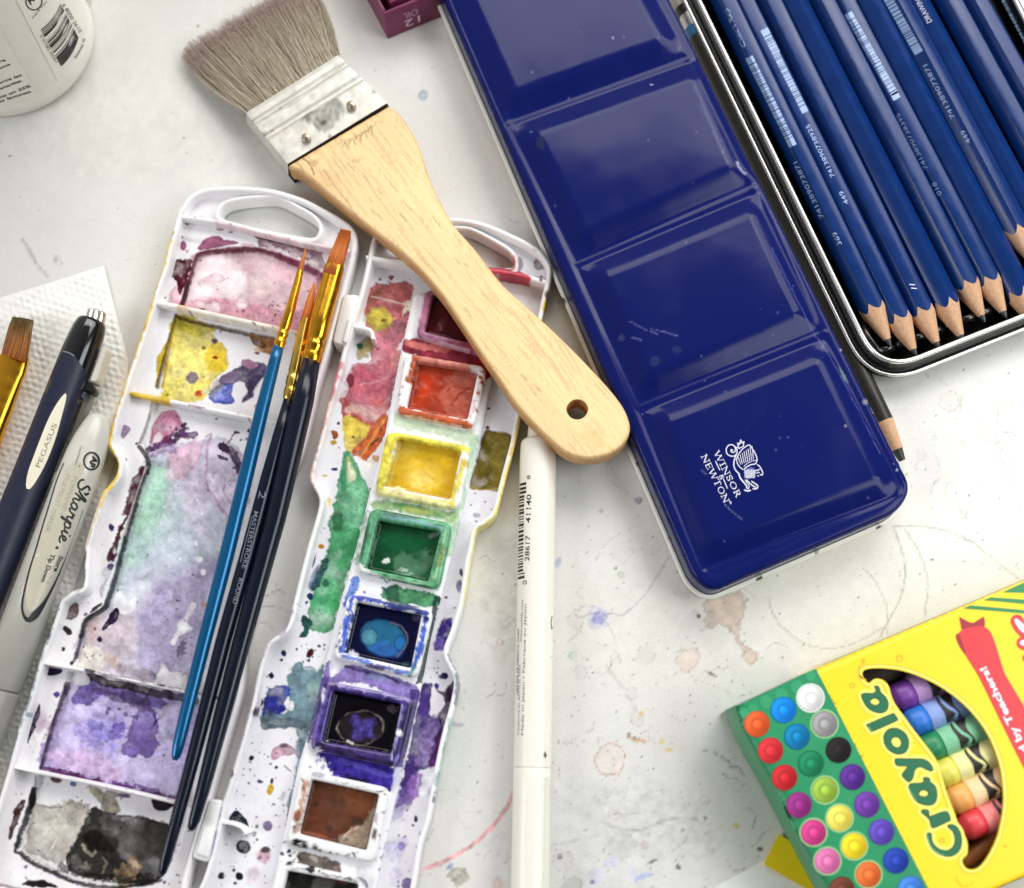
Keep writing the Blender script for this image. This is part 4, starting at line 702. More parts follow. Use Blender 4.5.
    p.P([(438, 626), (443, 619), (451, 618.5), (451, 632), (447, 645), (441, 651), (434, 650), (436, 638)], (66, 44, 136), w=1.2, v=.2, s_=2.5); p.E(440, 645, 6, 6, (120, 100, 186), a=.6, s_=5, w=1.5); p.E(446, 597, 1.6, 1.5, (60, 40, 70)); p.E(459.5, 586, 3, 6, (110, 106, 140), a=.8); p.E(461, 572, 2, 4, (34, 30, 34), a=.9)
    p.P([(420, 690), (426, 682), (432, 684), (430, 700), (431, 714), (438, 718), (442, 726), (440, 745), (436, 760), (428, 768), (420, 770), (416, 784), (410, 800), (396, 806), (402, 780), (410, 745), (416, 716)], (78, 58, 132), w=1.6, v=.2, vs=6, s_=2); p.P([(425, 720), (437, 718), (440, 735), (434, 748), (425, 760), (417, 768), (418, 745)], (146, 124, 186), a=.85, s_=5, w=3, ws=5, v=.25, vs=4); p.P([(412, 778), (422, 772), (420, 790), (412, 802), (404, 800)], (164, 122, 202), a=.9, s_=3, w=2, v=.12)
    p.P([(436, 689), (444, 691), (450, 684), (456, 681), (457, 696), (452, 716), (446, 738), (442, 752), (434, 766), (428, 762), (436, 748), (434, 738), (440, 728), (438, 716), (444, 706), (444, 697)], (56, 34, 72), w=1, v=.2, vs=5); p.P([(434, 742), (440, 735), (444, 745), (438, 762), (428, 766)], (90, 40, 110), a=.7, s_=3, w=2); p.E(433, 762, 4, 3, (110, 60, 140), w=1.6)
    p.E(436.5, 686, 2.4, 2.6, (80, 62, 150)); p.E(444.3, 676, 3.2, 3.7, (40, 30, 84), -15); p.dots(8, (428, 668, 442, 680), (120, 110, 130), (.5, 1)); p.P([(426, 775), (436, 768), (432, 790), (424, 800), (418, 794)], (240, 238, 246), a=.9, w=1)
    p.E(401, 846, 4.2, 4.6, (104, 92, 170), e=.12); p.E(395, 850, 10, 12, (190, 180, 220), a=.6, s_=6, w=3); p.E(416, 819, 1.8, 3.4, (70, 60, 110)); p.E(413, 825, 1.6, 1.6, (60, 50, 90)); p.E(398, 806, 8, 16, (150, 130, 196), 15, a=.6, s_=8, w=3); p.E(407, 884, 6, 6, (90, 70, 150), a=.8); p.E(396, 876, 7, 10, (214, 208, 232), a=.7, s_=5); p.dots(14, (390, 830, 425, 888), (120, 112, 160), (.5, 1.2))
    # red wash near the top slot, grey putty marks
    p.P([(488, 268), (505, 270), (520, 273), (527, 281), (512, 283), (495, 278)], (196, 62, 86), w=1.2); p.E(520, 266, 3, 7, (170, 170, 174), w=1); p.E(539, 266, 6, 6.4, (168, 166, 166), w=1, v=.2, vs=3); p.dots(6, (500, 250, 545, 285), (110, 106, 112), (.5, 1.2))
    p.splat(90, (205, 640, 320, 890), ((40, 32, 60), (60, 50, 90), (30, 26, 30), (90, 110, 130)), (.35, 1.5), 8); p.splat(36, (300, 440, 372, 660), ((30, 60, 70), (40, 50, 110), (60, 110, 80)), (.3, 1.2), 9); p.splat(50, (380, 560, 470, 880), ((60, 48, 120), (40, 30, 70), (90, 80, 160)), (.3, 1.3), 10); p.splat(26, (340, 260, 410, 450), ((150, 60, 70), (120, 70, 60), (90, 60, 80)), (.3, 1), 12)
    p.grit(1.15)
    return p.rgba()
def paint_tray_rim(x, y):
    p = Paint(x, y, (242, 241, 244), .32, .02, 20)
    p.L([(340, 362), (335, 380), (330, 400)], 5, (206, 92, 112), a=.8, w=1.3, v=.2); p.L([(330, 398), (320, 436), (311, 472), (312, 484)], 4, (236, 190, 180), a=.75, w=1.5, v=.25, vs=5, sp=.06); p.L([(326, 412), (318, 445)], 2.4, (206, 120, 130), a=.7, w=1.5, sp=.25)
    p.dots(44, (288, 500, 322, 640), (170, 130, 190), (.5, 1.3), a=.8); p.L([(292, 610), (287, 625), (280, 634)], 3, (140, 110, 170), a=.7, w=1.3, sp=.15); p.L([(270, 643), (260, 662)], 2, (180, 150, 200), a=.6, w=1.5, sp=.25); p.L([(254, 690), (246, 722), (238, 752)], 2.6, (190, 160, 206), a=.7, w=1.6, sp=.25); p.E(254.5, 711, 1.8, 5, (40, 24, 60), 20); p.L([(222, 798), (214, 838), (208, 860)], 3.6, (140, 122, 196), a=.8, w=1.2, v=.25); p.E(231, 773, 3, 4.5, (120, 100, 160), 15, w=1.5, sp=.1)
    p.L([(541, 320), (530, 372), (520, 420), (515, 444), (508, 470), (501, 497), (496, 514), (486, 524), (477, 530)], 5, (250, 238, 150), a=.95, w=.8, v=.06); p.L([(517, 432), (506, 478), (498, 508)], 2, (226, 170, 50), a=.7, w=1.4, sp=.25); p.E(547, 294, 2.5, 4.5, (110, 84, 20), 15); p.E(545, 305, 2.4, 6, (232, 206, 60), 15); p.L([(476, 532), (472, 552), (468, 574), (463, 604)], 3.6, (244, 232, 160), a=.8, w=1.2, sp=.05)
    p.L([(448, 654), (455, 668), (458, 682), (456, 704)], 4.2, (60, 84, 96), a=.8, w=1.3, v=.4, vs=4, sp=.05); p.L([(450, 720), (446, 740), (442, 760), (436, 786)], 4, (180, 222, 214), a=.85, w=1.2, v=.15); p.L([(447, 742), (443, 762), (437, 786), (434, 800)], 2.6, (40, 70, 76), a=.8, w=1.7, ws=3, v=.4, vs=4, sp=.28); p.dots(20, (500, 220, 556, 300), (110, 104, 108), (.5, 1.3), a=.8)
    return p.rgba()
surf('pan_tray', off(trayO, -4), tray_z, 2.0, MATS['palette_enamel'], PAL, holes=[slot2], step=.92, paint=paint_tray)
rim('tray_rim', trayO, 5.0, paint_tray_rim, zi=1.6)
rimslot('handle_slot', resample(slot2, 2), lambda x, y: Paint(x, y, (240, 239, 241), .32).L([(514, 257), (514.5, 266), (509, 270), (490, 269)], 4.5, (206, 84, 104), a=.8, w=1).dots(4, (430, 225, 520, 270), (90, 80, 90), (.5, 1.2)).rgba())
wall('divider', [(366, 257), (395, 261), (450, 266), (511, 273), (546, 282)], 5, 1.6, ZR-.2, pw(lambda p: p.L([(470, 268), (511, 273), (526, 279)], 8, (198, 64, 86), w=1.3, v=.12).dots(6, (366, 250, 400, 270), (90, 70, 90), (.5, 1.3)).E(541, 279, 1.6, 1.8, (50, 44, 50))))
wall('bracket', [(352, 326), (362, 327.5), (371, 330.5), (373, 339)], 4, 1.6, ZR-.1, pw(lambda p: p.dots(3, (350, 322, 376, 340), (200, 180, 170), (.5, 1.2))))
wall('bracket', [(220, 822), (232, 823.5), (242, 828), (246, 834)], 4, 1.6, ZR-.1, pw(lambda p: p.dots(3, (220, 816, 250, 840), (140, 120, 160), (.5, 1.2))))
# strip that carries the pans
def paint_strip(x, y):
    p = Paint(x, y, (238, 238, 242), .32, .02, 25)
    p.P([(404, 338), (470, 348), (494, 358), (490, 372), (440, 360), (404, 352)], (150, 48, 70), w=1.6, v=.25, vs=5); p.P([(406, 340), (420, 342), (448, 347), (446, 353), (410, 347)], (206, 116, 112), w=1.2, v=.2); p.P([(474, 362), (490, 366), (488, 380), (478, 372)], (196, 30, 44), w=1.2); p.P([(450, 350), (476, 356), (470, 362), (448, 357)], (120, 30, 50), a=.7, w=2)
    p.L([(398, 420), (430, 428), (470, 436)], 12, (202, 226, 196), a=.85, s_=5, w=2); p.L([(474, 440), (460, 505), (450, 550)], 9, (176, 214, 178), a=.8, s_=4, w=2); p.L([(375, 505), (410, 508), (452, 516)], 10, (170, 208, 140), a=.85, s_=4, w=2, v=.2); p.P([(392, 503), (420, 506), (446, 516), (430, 518), (400, 511)], (92, 160, 90), a=.7, w=2, s_=3, v=.25); p.L([(405, 509), (430, 512)], 5, (226, 226, 130), a=.6, s_=4)
    p.P([(388, 586), (410, 590), (436, 594), (440, 604), (420, 606), (396, 602), (380, 596)], (86, 150, 108), w=1.8, v=.25, vs=5); p.P([(384, 588), (398, 586), (400, 600), (388, 602)], (46, 92, 70), a=.85, w=2, v=.2); p.P([(346, 592), (354, 577), (360, 580), (356, 592), (348, 606), (342, 606)], (120, 150, 226), w=1.2, v=.15); p.dots(14, (352, 572, 392, 592), (60, 80, 140), (.5, 2)); p.L([(362, 571), (380, 575), (386, 582)], 1.6, (70, 140, 90), w=1)
    p.L([(366, 512), (358, 540), (356, 560)], 6, (120, 176, 130), a=.6, w=2, sp=.15); p.L([(449, 530), (443, 560), (437, 590)], 5, (130, 190, 150), a=.7, w=1.4); p.L([(437, 598), (431, 632), (424, 664), (418, 680)], 6, (28, 62, 52), a=.92, w=1.4, v=.25)
    p.P([(328, 662), (345, 664), (380, 672), (410, 682), (420, 690), (412, 700), (380, 690), (345, 682), (322, 684)], (146, 128, 194), w=1.6, v=.2, vs=6); p.L([(335, 664), (360, 670), (400, 682)], 2.4, (60, 36, 84), a=.85, w=1.2); p.E(378, 678, 14, 3, (160, 170, 220), 12, a=.7, w=1.5); p.P([(332, 656), (344, 660), (340, 672), (330, 676)], (238, 236, 246), w=1); p.P([(318, 684), (326, 676), (330, 680), (322, 700), (312, 740), (308, 736)], (88, 66, 144), a=.9, w=1.3, v=.2)
    p.L([(416, 694), (408, 728), (400, 760), (396, 772)], 10, (70, 48, 120), a=.9, w=1.6, v=.3, vs=4)
    p.P([(320, 750), (340, 754), (370, 760), (394, 768), (398, 780), (392, 792), (374, 788), (345, 780), (330, 770)], (58, 42, 140), w=2.2, ws=4, v=.28, vs=5); p.P([(345, 772), (356, 778), (372, 780), (366, 784), (350, 782)], (30, 20, 60), a=.9, w=1.6); p.L([(340, 760), (365, 768), (388, 776)], 5, (96, 88, 190), a=.6, w=2); p.P([(394, 770), (402, 768), (398, 786), (392, 792)], (216, 214, 236), a=.8, w=1.5); p.dots(12, (310, 752, 330, 768), (170, 176, 206), (.8, 2.4))
    p.P([(301, 852), (320, 856), (340, 862), (343, 870), (336, 876), (318, 872), (300, 864)], (122, 110, 104), w=1.3, v=.3, vs=4); p.E(314, 858, 5, 3, (200, 190, 180), 30, a=.8, w=1.5); p.P([(342, 864), (366, 868), (360, 880), (344, 874)], (240, 240, 246), w=1); p.dots(36, (275, 840, 300, 880), (40, 36, 44), (.5, 1.8)); p.dots(30, (376, 788, 400, 870), (70, 56, 110), (.5, 1.3)); p.L([(402, 790), (390, 835), (383, 858)], 3, (90, 66, 150), a=.8, w=1, sp=.1)
    p.grit(1)
    return p.rgba()
zs = 3.6
sr = resample(strip, 1.6)
pans = [  # outer TL TR BR BL, inner TL TR BR BL
    ([(424, 288), (504, 302), (494, 358), (415, 336)], [(433, 294), (497, 306), (487, 346), (424, 331)]),
    ([(404, 352), (487, 366), (474, 428), (396, 413)], [(416, 361), (478, 371), (467.5, 419), (406, 407)]),
    ([(387, 430), (472, 446), (459, 510), (374, 494)], [(398, 437), (461, 450), (450.5, 499), (385, 486)]),
    ([(370, 507), (453, 523), (439, 590), (356, 571)], [(378, 519), (441, 530), (428, 581), (366, 568)]),
    ([(348, 593), (434, 609), (417, 679), (332, 658)], [(356, 601), (421.7, 614), (410.7, 668), (343.7, 653)]),
    ([(323, 680), (414, 698), (397, 768), (309, 750)], [(333.5, 690), (401, 703.5), (391, 753.5), (322, 741)]),
    ([(301, 769), (390, 788), (375, 864), (285, 844)], [(311, 779), (379, 794), (366, 851), (298, 834)]),
    ([(278, 859), (369, 880), (353, 955), (262, 936)], [(287, 870.5), (358.5, 884), (345, 945), (274, 928)])]
pans = [  # outer TL TR BR BL, inner TL TR BR BL
    ([(424, 288), (504, 302), (494, 358), (415, 336)], [(433, 294), (497, 306), (487, 346), (424, 331)]),
    ([(404, 352), (487, 366), (474, 428), (396, 413)], [(416, 361), (478, 371), (467.5, 419), (406, 407)]),
    ([(387, 430), (472, 446), (459, 510), (374, 494)], [(398, 437), (461, 450), (450.5, 499), (385, 486)]),
    ([(370, 507), (453, 523), (439, 590), (356, 571)], [(378, 519), (441, 530), (428, 581), (366, 568)]),
    ([(348, 593), (434, 609), (417, 679), (332, 658)], [(356, 601), (421.7, 614), (410.7, 668), (343.7, 653)]),
    ([(323, 680), (414, 698), (397, 768), (309, 750)], [(333.5, 690), (401, 703.5), (391, 753.5), (322, 741)]),
    ([(301, 769), (390, 788), (375, 864), (285, 844)], [(311, 779), (379, 794), (366, 851), (298, 834)]),
    ([(278, 859), (369, 880), (353, 955), (262, 936)], [(287, 870.5), (358.5, 884), (345, 945), (274, 928)])]
surf('pan_rack', sr, lambda x, y: zs-.8*sst(1-(-sdp(x, y, sr))/3.), zs, MATS['palette_enamel'], PAL, holes=[off(resample(rounded(o_, 9, 4), 3), -5) for o_, i_ in pans], step=1.5, paint=paint_strip)
V, Fs = loft([ringw2(sr, zs, 1.0), ringw2(sr, zs, zs-.75)])
mk('rack_side', V, Fs if area(sr) < 0 else [f[::-1] for f in Fs], mat('rack_plastic', (226, 226, 234), .35, nz=.05), PAL)
def frame_paint(k):
    def f(x, y):
        p = Paint(x, y, (240, 240, 242), .3, .02, 20); k_ = dict(w=1.6, ws=4, v=.2, vs=5)
        if k == 0: p.P([(400, 270), (520, 270), (520, 380), (400, 380)], (178, 112, 146), smooth=False, w=0, v=.2, vs=5); p.L([(424, 290), (416, 333)], 2, (236, 220, 232), a=.8, w=1); p.L([(420, 338), (470, 350)], 2.4, (226, 190, 206), a=.8, w=1); p.L([(450, 342), (490, 352)], 6, (150, 30, 60), a=.7, w=1.4)
        if k == 1:
            p.P([(410, 352), (430, 353), (487, 364), (478, 373), (440, 366), (416, 362)], (208, 126, 112), **k_); p.L([(415, 357), (412, 372), (408, 380)], 7, (196, 92, 56), **k_); p.P([(400, 407), (420, 409), (468, 421), (466, 428), (430, 424), (398, 414)], (214, 104, 62), **k_); p.L([(404, 415), (440, 422), (464, 427)], 2, (244, 214, 190), a=.8, w=1); p.P([(402, 352), (412, 351), (408, 362), (402, 366)], (246, 246, 248), w=1); p.P([(470, 366), (484, 364), (484, 372), (474, 372)], (244, 240, 240), w=1)
            p.dots(14, (476, 372, 486, 415), (200, 70, 50), (.6, 2)); p.dots(6, (398, 372, 408, 405), (150, 90, 90), (.5, 1.2)); p.L([(480, 384), (470, 420)], 1.4, (190, 70, 50), a=.6, w=1.2, sp=.2)
        if k == 2:
            p.P([(387, 429), (430, 437), (472, 446), (466, 458), (456, 456), (400, 440), (392, 470), (386, 488), (374, 492)], (244, 230, 88), **k_); p.P([(374, 488), (400, 490), (455, 502), (452, 509), (400, 502), (376, 496)], (246, 236, 140), a=.8, **k_); p.L([(463, 462), (456, 490), (452, 503)], 6, (246, 226, 60), a=.9, w=1.6); p.E(464, 455, 3.6, 3.8, (252, 251, 246), w=.8); p.L([(471, 452), (462, 490), (456, 508)], 3.4, (246, 246, 240), a=.9); p.L([(382, 497), (410, 504)], 3, (248, 248, 246), a=.8, w=1.4); p.E(466, 464, 3, 3, (214, 180, 40), a=.8)
        if k == 3:
            p.P([(350, 500), (460, 500), (460, 600), (350, 600)], (96, 168, 124), smooth=False, w=0, v=.25, vs=5); p.L([(380, 511), (400, 511), (445, 521)], 2.2, (50, 120, 84), w=1.2); p.L([(383, 517), (410, 520), (442, 528)], 3, (150, 196, 206), a=.9, w=1); p.L([(386, 513), (420, 518)], 3.4, (60, 92, 90), a=.7, w=1.4); p.L([(446, 530), (440, 560), (434, 578)], 3, (180, 220, 180), a=.8, w=1); p.L([(443, 545), (438, 566)], 3.4, (140, 140, 50), a=.8, w=1); p.L([(362, 572), (390, 580), (430, 588)], 3, (46, 116, 72), a=.85, w=1.2); p.L([(372, 574), (400, 580), (428, 585)], 1.6, (170, 220, 180), w=.8); p.P([(364, 530), (370, 524), (366, 545), (360, 560)], (60, 90, 66), a=.8, w=1.6); p.P([(356, 560), (364, 566), (376, 574), (384, 584), (366, 578), (356, 572)], (240, 244, 246), a=.9, w=1.6)
        if k == 4:
            p.L([(352, 600), (346, 628), (340, 650)], 6, (58, 92, 216), a=.95, w=2, sp=.03, v=.25, vs=4); p.L([(352, 597), (374, 600), (400, 606), (426, 612)], 5, (44, 68, 196), a=.95, w=2, sp=.02, v=.3, vs=4); p.L([(392, 603), (420, 609)], 5, (46, 66, 110), a=.8, w=1.6); p.L([(425, 618), (418, 650), (414, 668)], 5.5, (52, 96, 218), a=.95, w=1.8, v=.25, vs=4); p.E(426, 619, 3, 3.4, (30, 40, 110), w=1); p.L([(342, 656), (370, 663), (405, 672)], 5, (84, 116, 216), a=.9, w=2, sp=.03, v=.2); p.P([(368, 664), (384, 666), (380, 671), (368, 669)], (90, 60, 110), a=.8, w=1.5); p.L([(415, 664), (410, 676)], 5, (60, 130, 140), a=.8, w=1.2); p.L([(335, 664), (370, 674), (412, 682)], 1.6, (60, 50, 130), a=.7, w=1); p.dots(26, (334, 600, 352, 652), (40, 60, 120), (.5, 1.4)); p.E(423, 607, 5, 3, (250, 250, 252), 20, w=1)
            p.L([(355, 604), (370, 607), (420, 616)], 2.2, (110, 180, 220), a=.7, w=1)
        if k == 5:
            p.P([(300, 670), (430, 670), (430, 780), (300, 780)], (62, 47, 116), smooth=False, w=0, v=.4, vs=5); p.splat(40, (308, 676, 416, 772), ((34, 22, 60), (120, 100, 190), (50, 36, 96)), (.8, 3), 5); p.L([(330, 683), (360, 687), (400, 697), (412, 703)], 5, (178, 168, 226), a=.9, w=1.3, v=.2); p.L([(328, 686), (318, 720), (312, 744)], 4, (128, 108, 190), a=.8, w=1.4); p.L([(324, 690), (322, 700)], 3, (240, 238, 248), a=.8, w=1); p.L([(402, 705), (396, 735), (391, 758)], 2.2, (186, 182, 232), a=.85, w=1.2); p.L([(410, 704), (402, 738), (395, 764)], 6, (46, 30, 84), a=.85, w=1.6, v=.3); p.L([(316, 746), (350, 754), (390, 764)], 5, (40, 26, 70), a=.9, w=1.5, v=.3); p.E(398.5, 732.5, 3.4, 3, (252, 252, 255), w=1.4, ws=2); p.E(317, 750, 3.5, 2.4, (230, 228, 244), 20, w=1); p.L([(392, 770), (398, 756)], 3, (130, 130, 210), w=1); p.dots(10, (340, 684, 404, 700), (70, 50, 110), (.5, 1.6))
        if k == 6:
            p.L([(306, 784), (302, 806), (296, 830)], 6, (196, 140, 112), a=.8, w=1.8, v=.35, vs=4, sp=.06); p.E(297, 816, 3.6, 6, (150, 84, 52), 15, a=.9, w=1.5, v=.3, vs=3); p.E(303, 788, 2, 4, (170, 100, 70), w=1.2); p.E(318, 774.5, 7, 2.6, (200, 194, 206), 8, w=.8, v=.15); p.P([(290, 843), (296, 838), (306, 841), (308, 848), (300, 851), (294, 849)], (22, 16, 18), w=1.8, ws=2); p.E(300, 845, 1.4, 2, (246, 246, 246)); p.E(315, 847, 2.6, 3, (90, 74, 64), w=1); p.E(319, 851, 1.8, 2.2, (26, 20, 22)); p.E(330, 853, 1.5, 1.6, (26, 22, 26)); p.E(337, 854, 1.6, 1.1, (90, 80, 90)); p.dots(8, (345, 852, 364, 858), (40, 36, 44), (.5, 1.2)); p.E(374, 834, 2.5, 5.5, (120, 100, 104), 10, w=.8); p.E(376, 818, 1.6, 5, (206, 176, 196), 10); p.dots(12, (376, 790, 388, 850), (80, 76, 90), (.4, 1.4)); p.E(302.5, 780, 1.6, 1.6, (60, 44, 60)); p.E(294, 827, 1.6, 1.4, (80, 50, 40)); p.P([(330, 778), (345, 784), (360, 786), (372, 790), (350, 784)], (90, 60, 70), a=.5, w=2, sp=.2)
        if k == 7: p.E(311, 869, 4.4, 4, (28, 24, 26), w=1.4); p.E(289, 863, 3.5, 2.2, (24, 20, 24), -25, w=1); p.P([(350, 872), (360, 871), (372, 882), (370, 894), (362, 882)], (110, 104, 124), a=.85, w=1.2); p.E(349.5, 878.5, 2.2, 1.4, (24, 20, 24), 25, w=.8); p.dots(16, (286, 864, 366, 884), (50, 46, 52), (.5, 1.3)); p.L([(292, 868), (330, 874), (356, 882)], 1.6, (60, 54, 56), a=.7, w=1.5, sp=.2)
        p.grit(1., 11+k)
        return p.rgba()
    return f
def cake_paint(k, poly_):
    def f(x, y):
        cx, cy = np.mean(poly_, 0)
        base = [(78, 6, 20), (160, 52, 26), (200, 162, 30), (18, 70, 42), (8, 12, 46), (10, 6, 18), (90, 46, 27), (18, 18, 16)][k]
        p = Paint(x, y, base, [.12, .3, .3, .16, .1, .08, .42, .4][k], .16, 9)
        if k == 0: p.E(440, 322, 4, 7, (110, 60, 66), 30, a=.5, s_=4); p.L([(439, 320), (441, 327)], 1, (190, 120, 120), a=.7); p.P([(470, 335), (490, 335), (486, 350), (460, 342)], (90, 10, 24), a=.8, s_=4)
        if k == 1: p.E(424, 383, 6, 13, (190, 54, 18), 10, a=.8, s_=6, w=3); p.P([(446, 372), (478, 372), (470, 416), (452, 412), (440, 400)], (178, 92, 74), a=.75, s_=5, w=4, ws=8, v=.15); p.L([(470, 385), (462, 389), (456, 395), (452, 401)], 2.6, (150, 40, 24), a=.85, w=1); p.L([(446, 388), (452, 384), (464, 385)], 1.6, (140, 44, 28), a=.8, w=1.2); p.L([(440, 376), (446, 382), (440, 384)], 2, (130, 50, 34), a=.6, w=1.2)
        if k == 2: p.E(424, 472, 20, 16, (226, 190, 64), 20, a=.7, s_=8, w=3, v=.14); p.E(420, 476, 10, 7, (238, 208, 110), a=.5, s_=6, w=3); p.L([(424, 468), (430, 474), (434, 477)], 1, (140, 110, 30), a=.6); p.L([(407, 478), (414, 484), (424, 487), (436, 482)], 2, (240, 214, 120), a=.5, w=1.5, s_=2); p.P([(396, 440), (420, 446), (405, 456), (394, 458)], (200, 172, 60), a=.7, s_=4); p.P([(386, 484), (404, 486), (400, 489), (388, 489)], (246, 236, 180), a=.8, w=1.5); p.P([(440, 455), (458, 455), (452, 494), (444, 490)], (214, 166, 30), a=.6, s_=5)
        if k == 3: p.P([(392, 560), (405, 550), (420, 556), (430, 548), (428, 578), (400, 574)], (96, 140, 110), a=.45, s_=7, w=4, v=.2); p.E(385, 559, 4, 2.6, (222, 232, 226), -20, w=2, ws=2); p.E(403, 568, 5, 1.8, (170, 200, 180), w=2, ws=2); p.E(407, 572, 6, 1.4, (150, 186, 164), w=1.5, ws=2); p.E(400, 540, 22, 9, (18, 90, 50), 10, a=.6, s_=8); p.L([(430, 534), (436, 532)], 4, (130, 150, 150), a=.5, s_=3)
        if k == 4: p.E(382, 636.5, 23.5, 17.5, (38, 98, 134), 22, w=.5, v=.08, s_=1.6); p.O(382, 636.5, 24, 18.5, 1.2, (20, 30, 80), a=.5, w=1, sp=.1, sps=7); p.E(384, 648, 16, 7, (46, 90, 168), 10, a=.7, s_=5); p.E(368, 635.5, 7.6, 8.2, (78, 138, 158), v=.1, vs=4); p.O(368, 635.5, 8, 8.6, 1, (24, 60, 96), a=.75, w=.8); p.E(399, 642, 5, 7.6, (38, 108, 168), 15); p.O(399, 642, 6, 8, 1.1, (18, 44, 92), a=.7, w=.8); p.L([(390, 621), (400, 625), (406, 634), (405, 645), (396, 656)], 1.3, (120, 110, 130), a=.75, w=.5); p.E(383.5, 641, 5, 2.4, (44, 110, 170), a=.6, s_=3); p.E(416, 617, 5, 3, (90, 80, 110), 15, a=.6, w=1.2, s_=2); p.P([(346, 654), (352, 649), (358, 654), (352, 657)], (220, 220, 236), a=.85, w=1.6, ws=2); p.E(405, 663, 4, 3, (50, 80, 90), a=.6, s_=2)
        if k == 5:
            p.O(360, 726.5, 23, 17, 1.4, (120, 110, 100), a=.7, w=1.2, ws=8, v=.6, vs=8, sp=.32, sps=13); p.E(359, 727, 21, 15.5, (40, 34, 34), 8, a=.7, s_=3)
            p.P([(350, 716), (356, 714), (362, 718), (374, 718), (372, 728), (374, 736), (366, 736), (358, 738), (350, 740), (349, 728)], (66, 55, 124), w=2.4, v=.4, vs=4, s_=5); p.E(363.5, 733, 3.4, 3, (58, 44, 110), w=.8); p.L([(346, 740), (352, 743)], 2, (220, 216, 210), w=.8); p.E(391, 708, 5, 4, (76, 70, 74), 30, a=.85, w=.8); p.E(384, 753, 4.5, 3.4, (80, 74, 74), -30, a=.85, w=.8); p.L([(322, 744), (326, 741)], 2.4, (240, 238, 240), w=.6)
        if k == 6: p.P([(336, 782), (376, 795), (372, 815), (350, 812), (335, 800)], (116, 66, 36), a=.7, s_=8, w=4); p.P([(320, 800), (340, 790), (350, 815), (330, 830)], (92, 58, 42), a=.6, s_=8, w=4, v=.2); p.P([(336, 842), (345, 830), (356, 826), (368, 812), (374, 800), (366, 846), (350, 846)], (150, 134, 116), a=.85, s_=3, w=3, v=.2, vs=5); p.L([(342, 838), (350, 832), (358, 828)], 3, (196, 180, 160), a=.8, w=1.6); p.L([(346, 836), (352, 830)], 2, (176, 90, 66), a=.7); p.E(314.5, 804, 3, 3, (50, 32, 24), a=.7, s_=2); p.E(327.5, 829, 3.4, 3.4, (44, 34, 28), a=.8, s_=2); p.E(356, 822, 5.5, 4, (50, 40, 34), a=.8, s_=2.5, w=1); p.P([(300, 832), (320, 834), (330, 842), (312, 838)], (140, 70, 44), a=.7, s_=3)
        if k == 7: p.P([(314, 878), (330, 880), (328, 900), (312, 896)], (84, 82, 80), a=.7, s_=3, w=2); p.L([(320, 878), (345, 884)], 2, (120, 70, 60), a=.6)
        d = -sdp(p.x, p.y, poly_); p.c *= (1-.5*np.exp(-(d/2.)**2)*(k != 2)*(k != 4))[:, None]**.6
        return p.rgba()
    return f
ZF = 5.6
M_WET = mat('wet_paint', None, spec=.22, bump=.10, bs=300); M_CAKE = mat('paint_cake', None, spec=.3, bump=.35, bs=500)
for k, (o4, i4) in enumerate(pans):
    O = resample(rounded(o4, 10, 6), 1.3); I = resample(rounded(i4, 2.5, 4), 1.3); n = 160
    def samp(p, n=n):
        q = np.vstack([p, p[:1]]); l = np.r_[0, np.cumsum(np.hypot(*np.diff(q, axis=0).T))]
        c = p.mean(0); a = np.arctan2(p[:, 1]-c[1], p[:, 0]-c[0])
        s = np.linspace(-np.pi, np.pi, n, endpoint=False); o = np.argsort(a)
        return np.stack([np.interp(s, a[o], p[o, 0], period=2*np.pi), np.interp(s, a[o], p[o, 1], period=2*np.pi)], 1)
    O = samp(O); I = samp(I)
    rr = [(O, zs-.6)] + [(O, ZF-.7)] + [(O+(I-O)*.12, ZF-.2), (O+(I-O)*.3, ZF), (O+(I-O)*.5, ZF-.03), (O+(I-O)*.7, ZF), (O+(I-O)*.9, ZF-.15), (I, ZF-.5), (I+(I.mean(0)-I)*.02, ZF-3)]
    V, Fs = loft([ringw2(a, ZF, z) for a, z in rr]); P2 = np.vstack([a for a, z in rr])
    if area(O) > 0: Fs = [f[::-1] for f in Fs]
    pan = mk('paint_pan', V, Fs, M_PAINT, PAL, True, frame_paint(k)(P2[:, 0], P2[:, 1]))
    pan['label'] = ['maroon paint pan under the brush handle', 'orange paint pan', 'yellow paint pan', 'green paint pan', 'wet blue paint pan', 'wet violet paint pan', 'brown paint pan', 'black paint pan'][k]
    cx, cy = I.mean(0); Ip = I+(I.mean(0)-I)*.015
    hole = [0, 0, 1.0, .2, 1.1, 1.0, 0, 0][k]
    def cz(x, y, cx=cx, cy=cy, hole=hole, k=k, Ip=Ip):
        r = np.hypot((x-cx)/24, (y-cy)/18); z = ZF-2.3+.14*fbm(x, y, 9, 3, k)*(k not in (0, 4, 5))
        z = z-hole*.55*sst(1.15-r)*(1.0)+.5*sst(1-(-sdp(x, y, Ip))/3)
        return z
    surf('paint_cake', Ip, cz, ZF, M_WET if k in (0, 3, 4, 5) else M_CAKE, pan, step=1.3, paint=cake_paint(k, Ip))
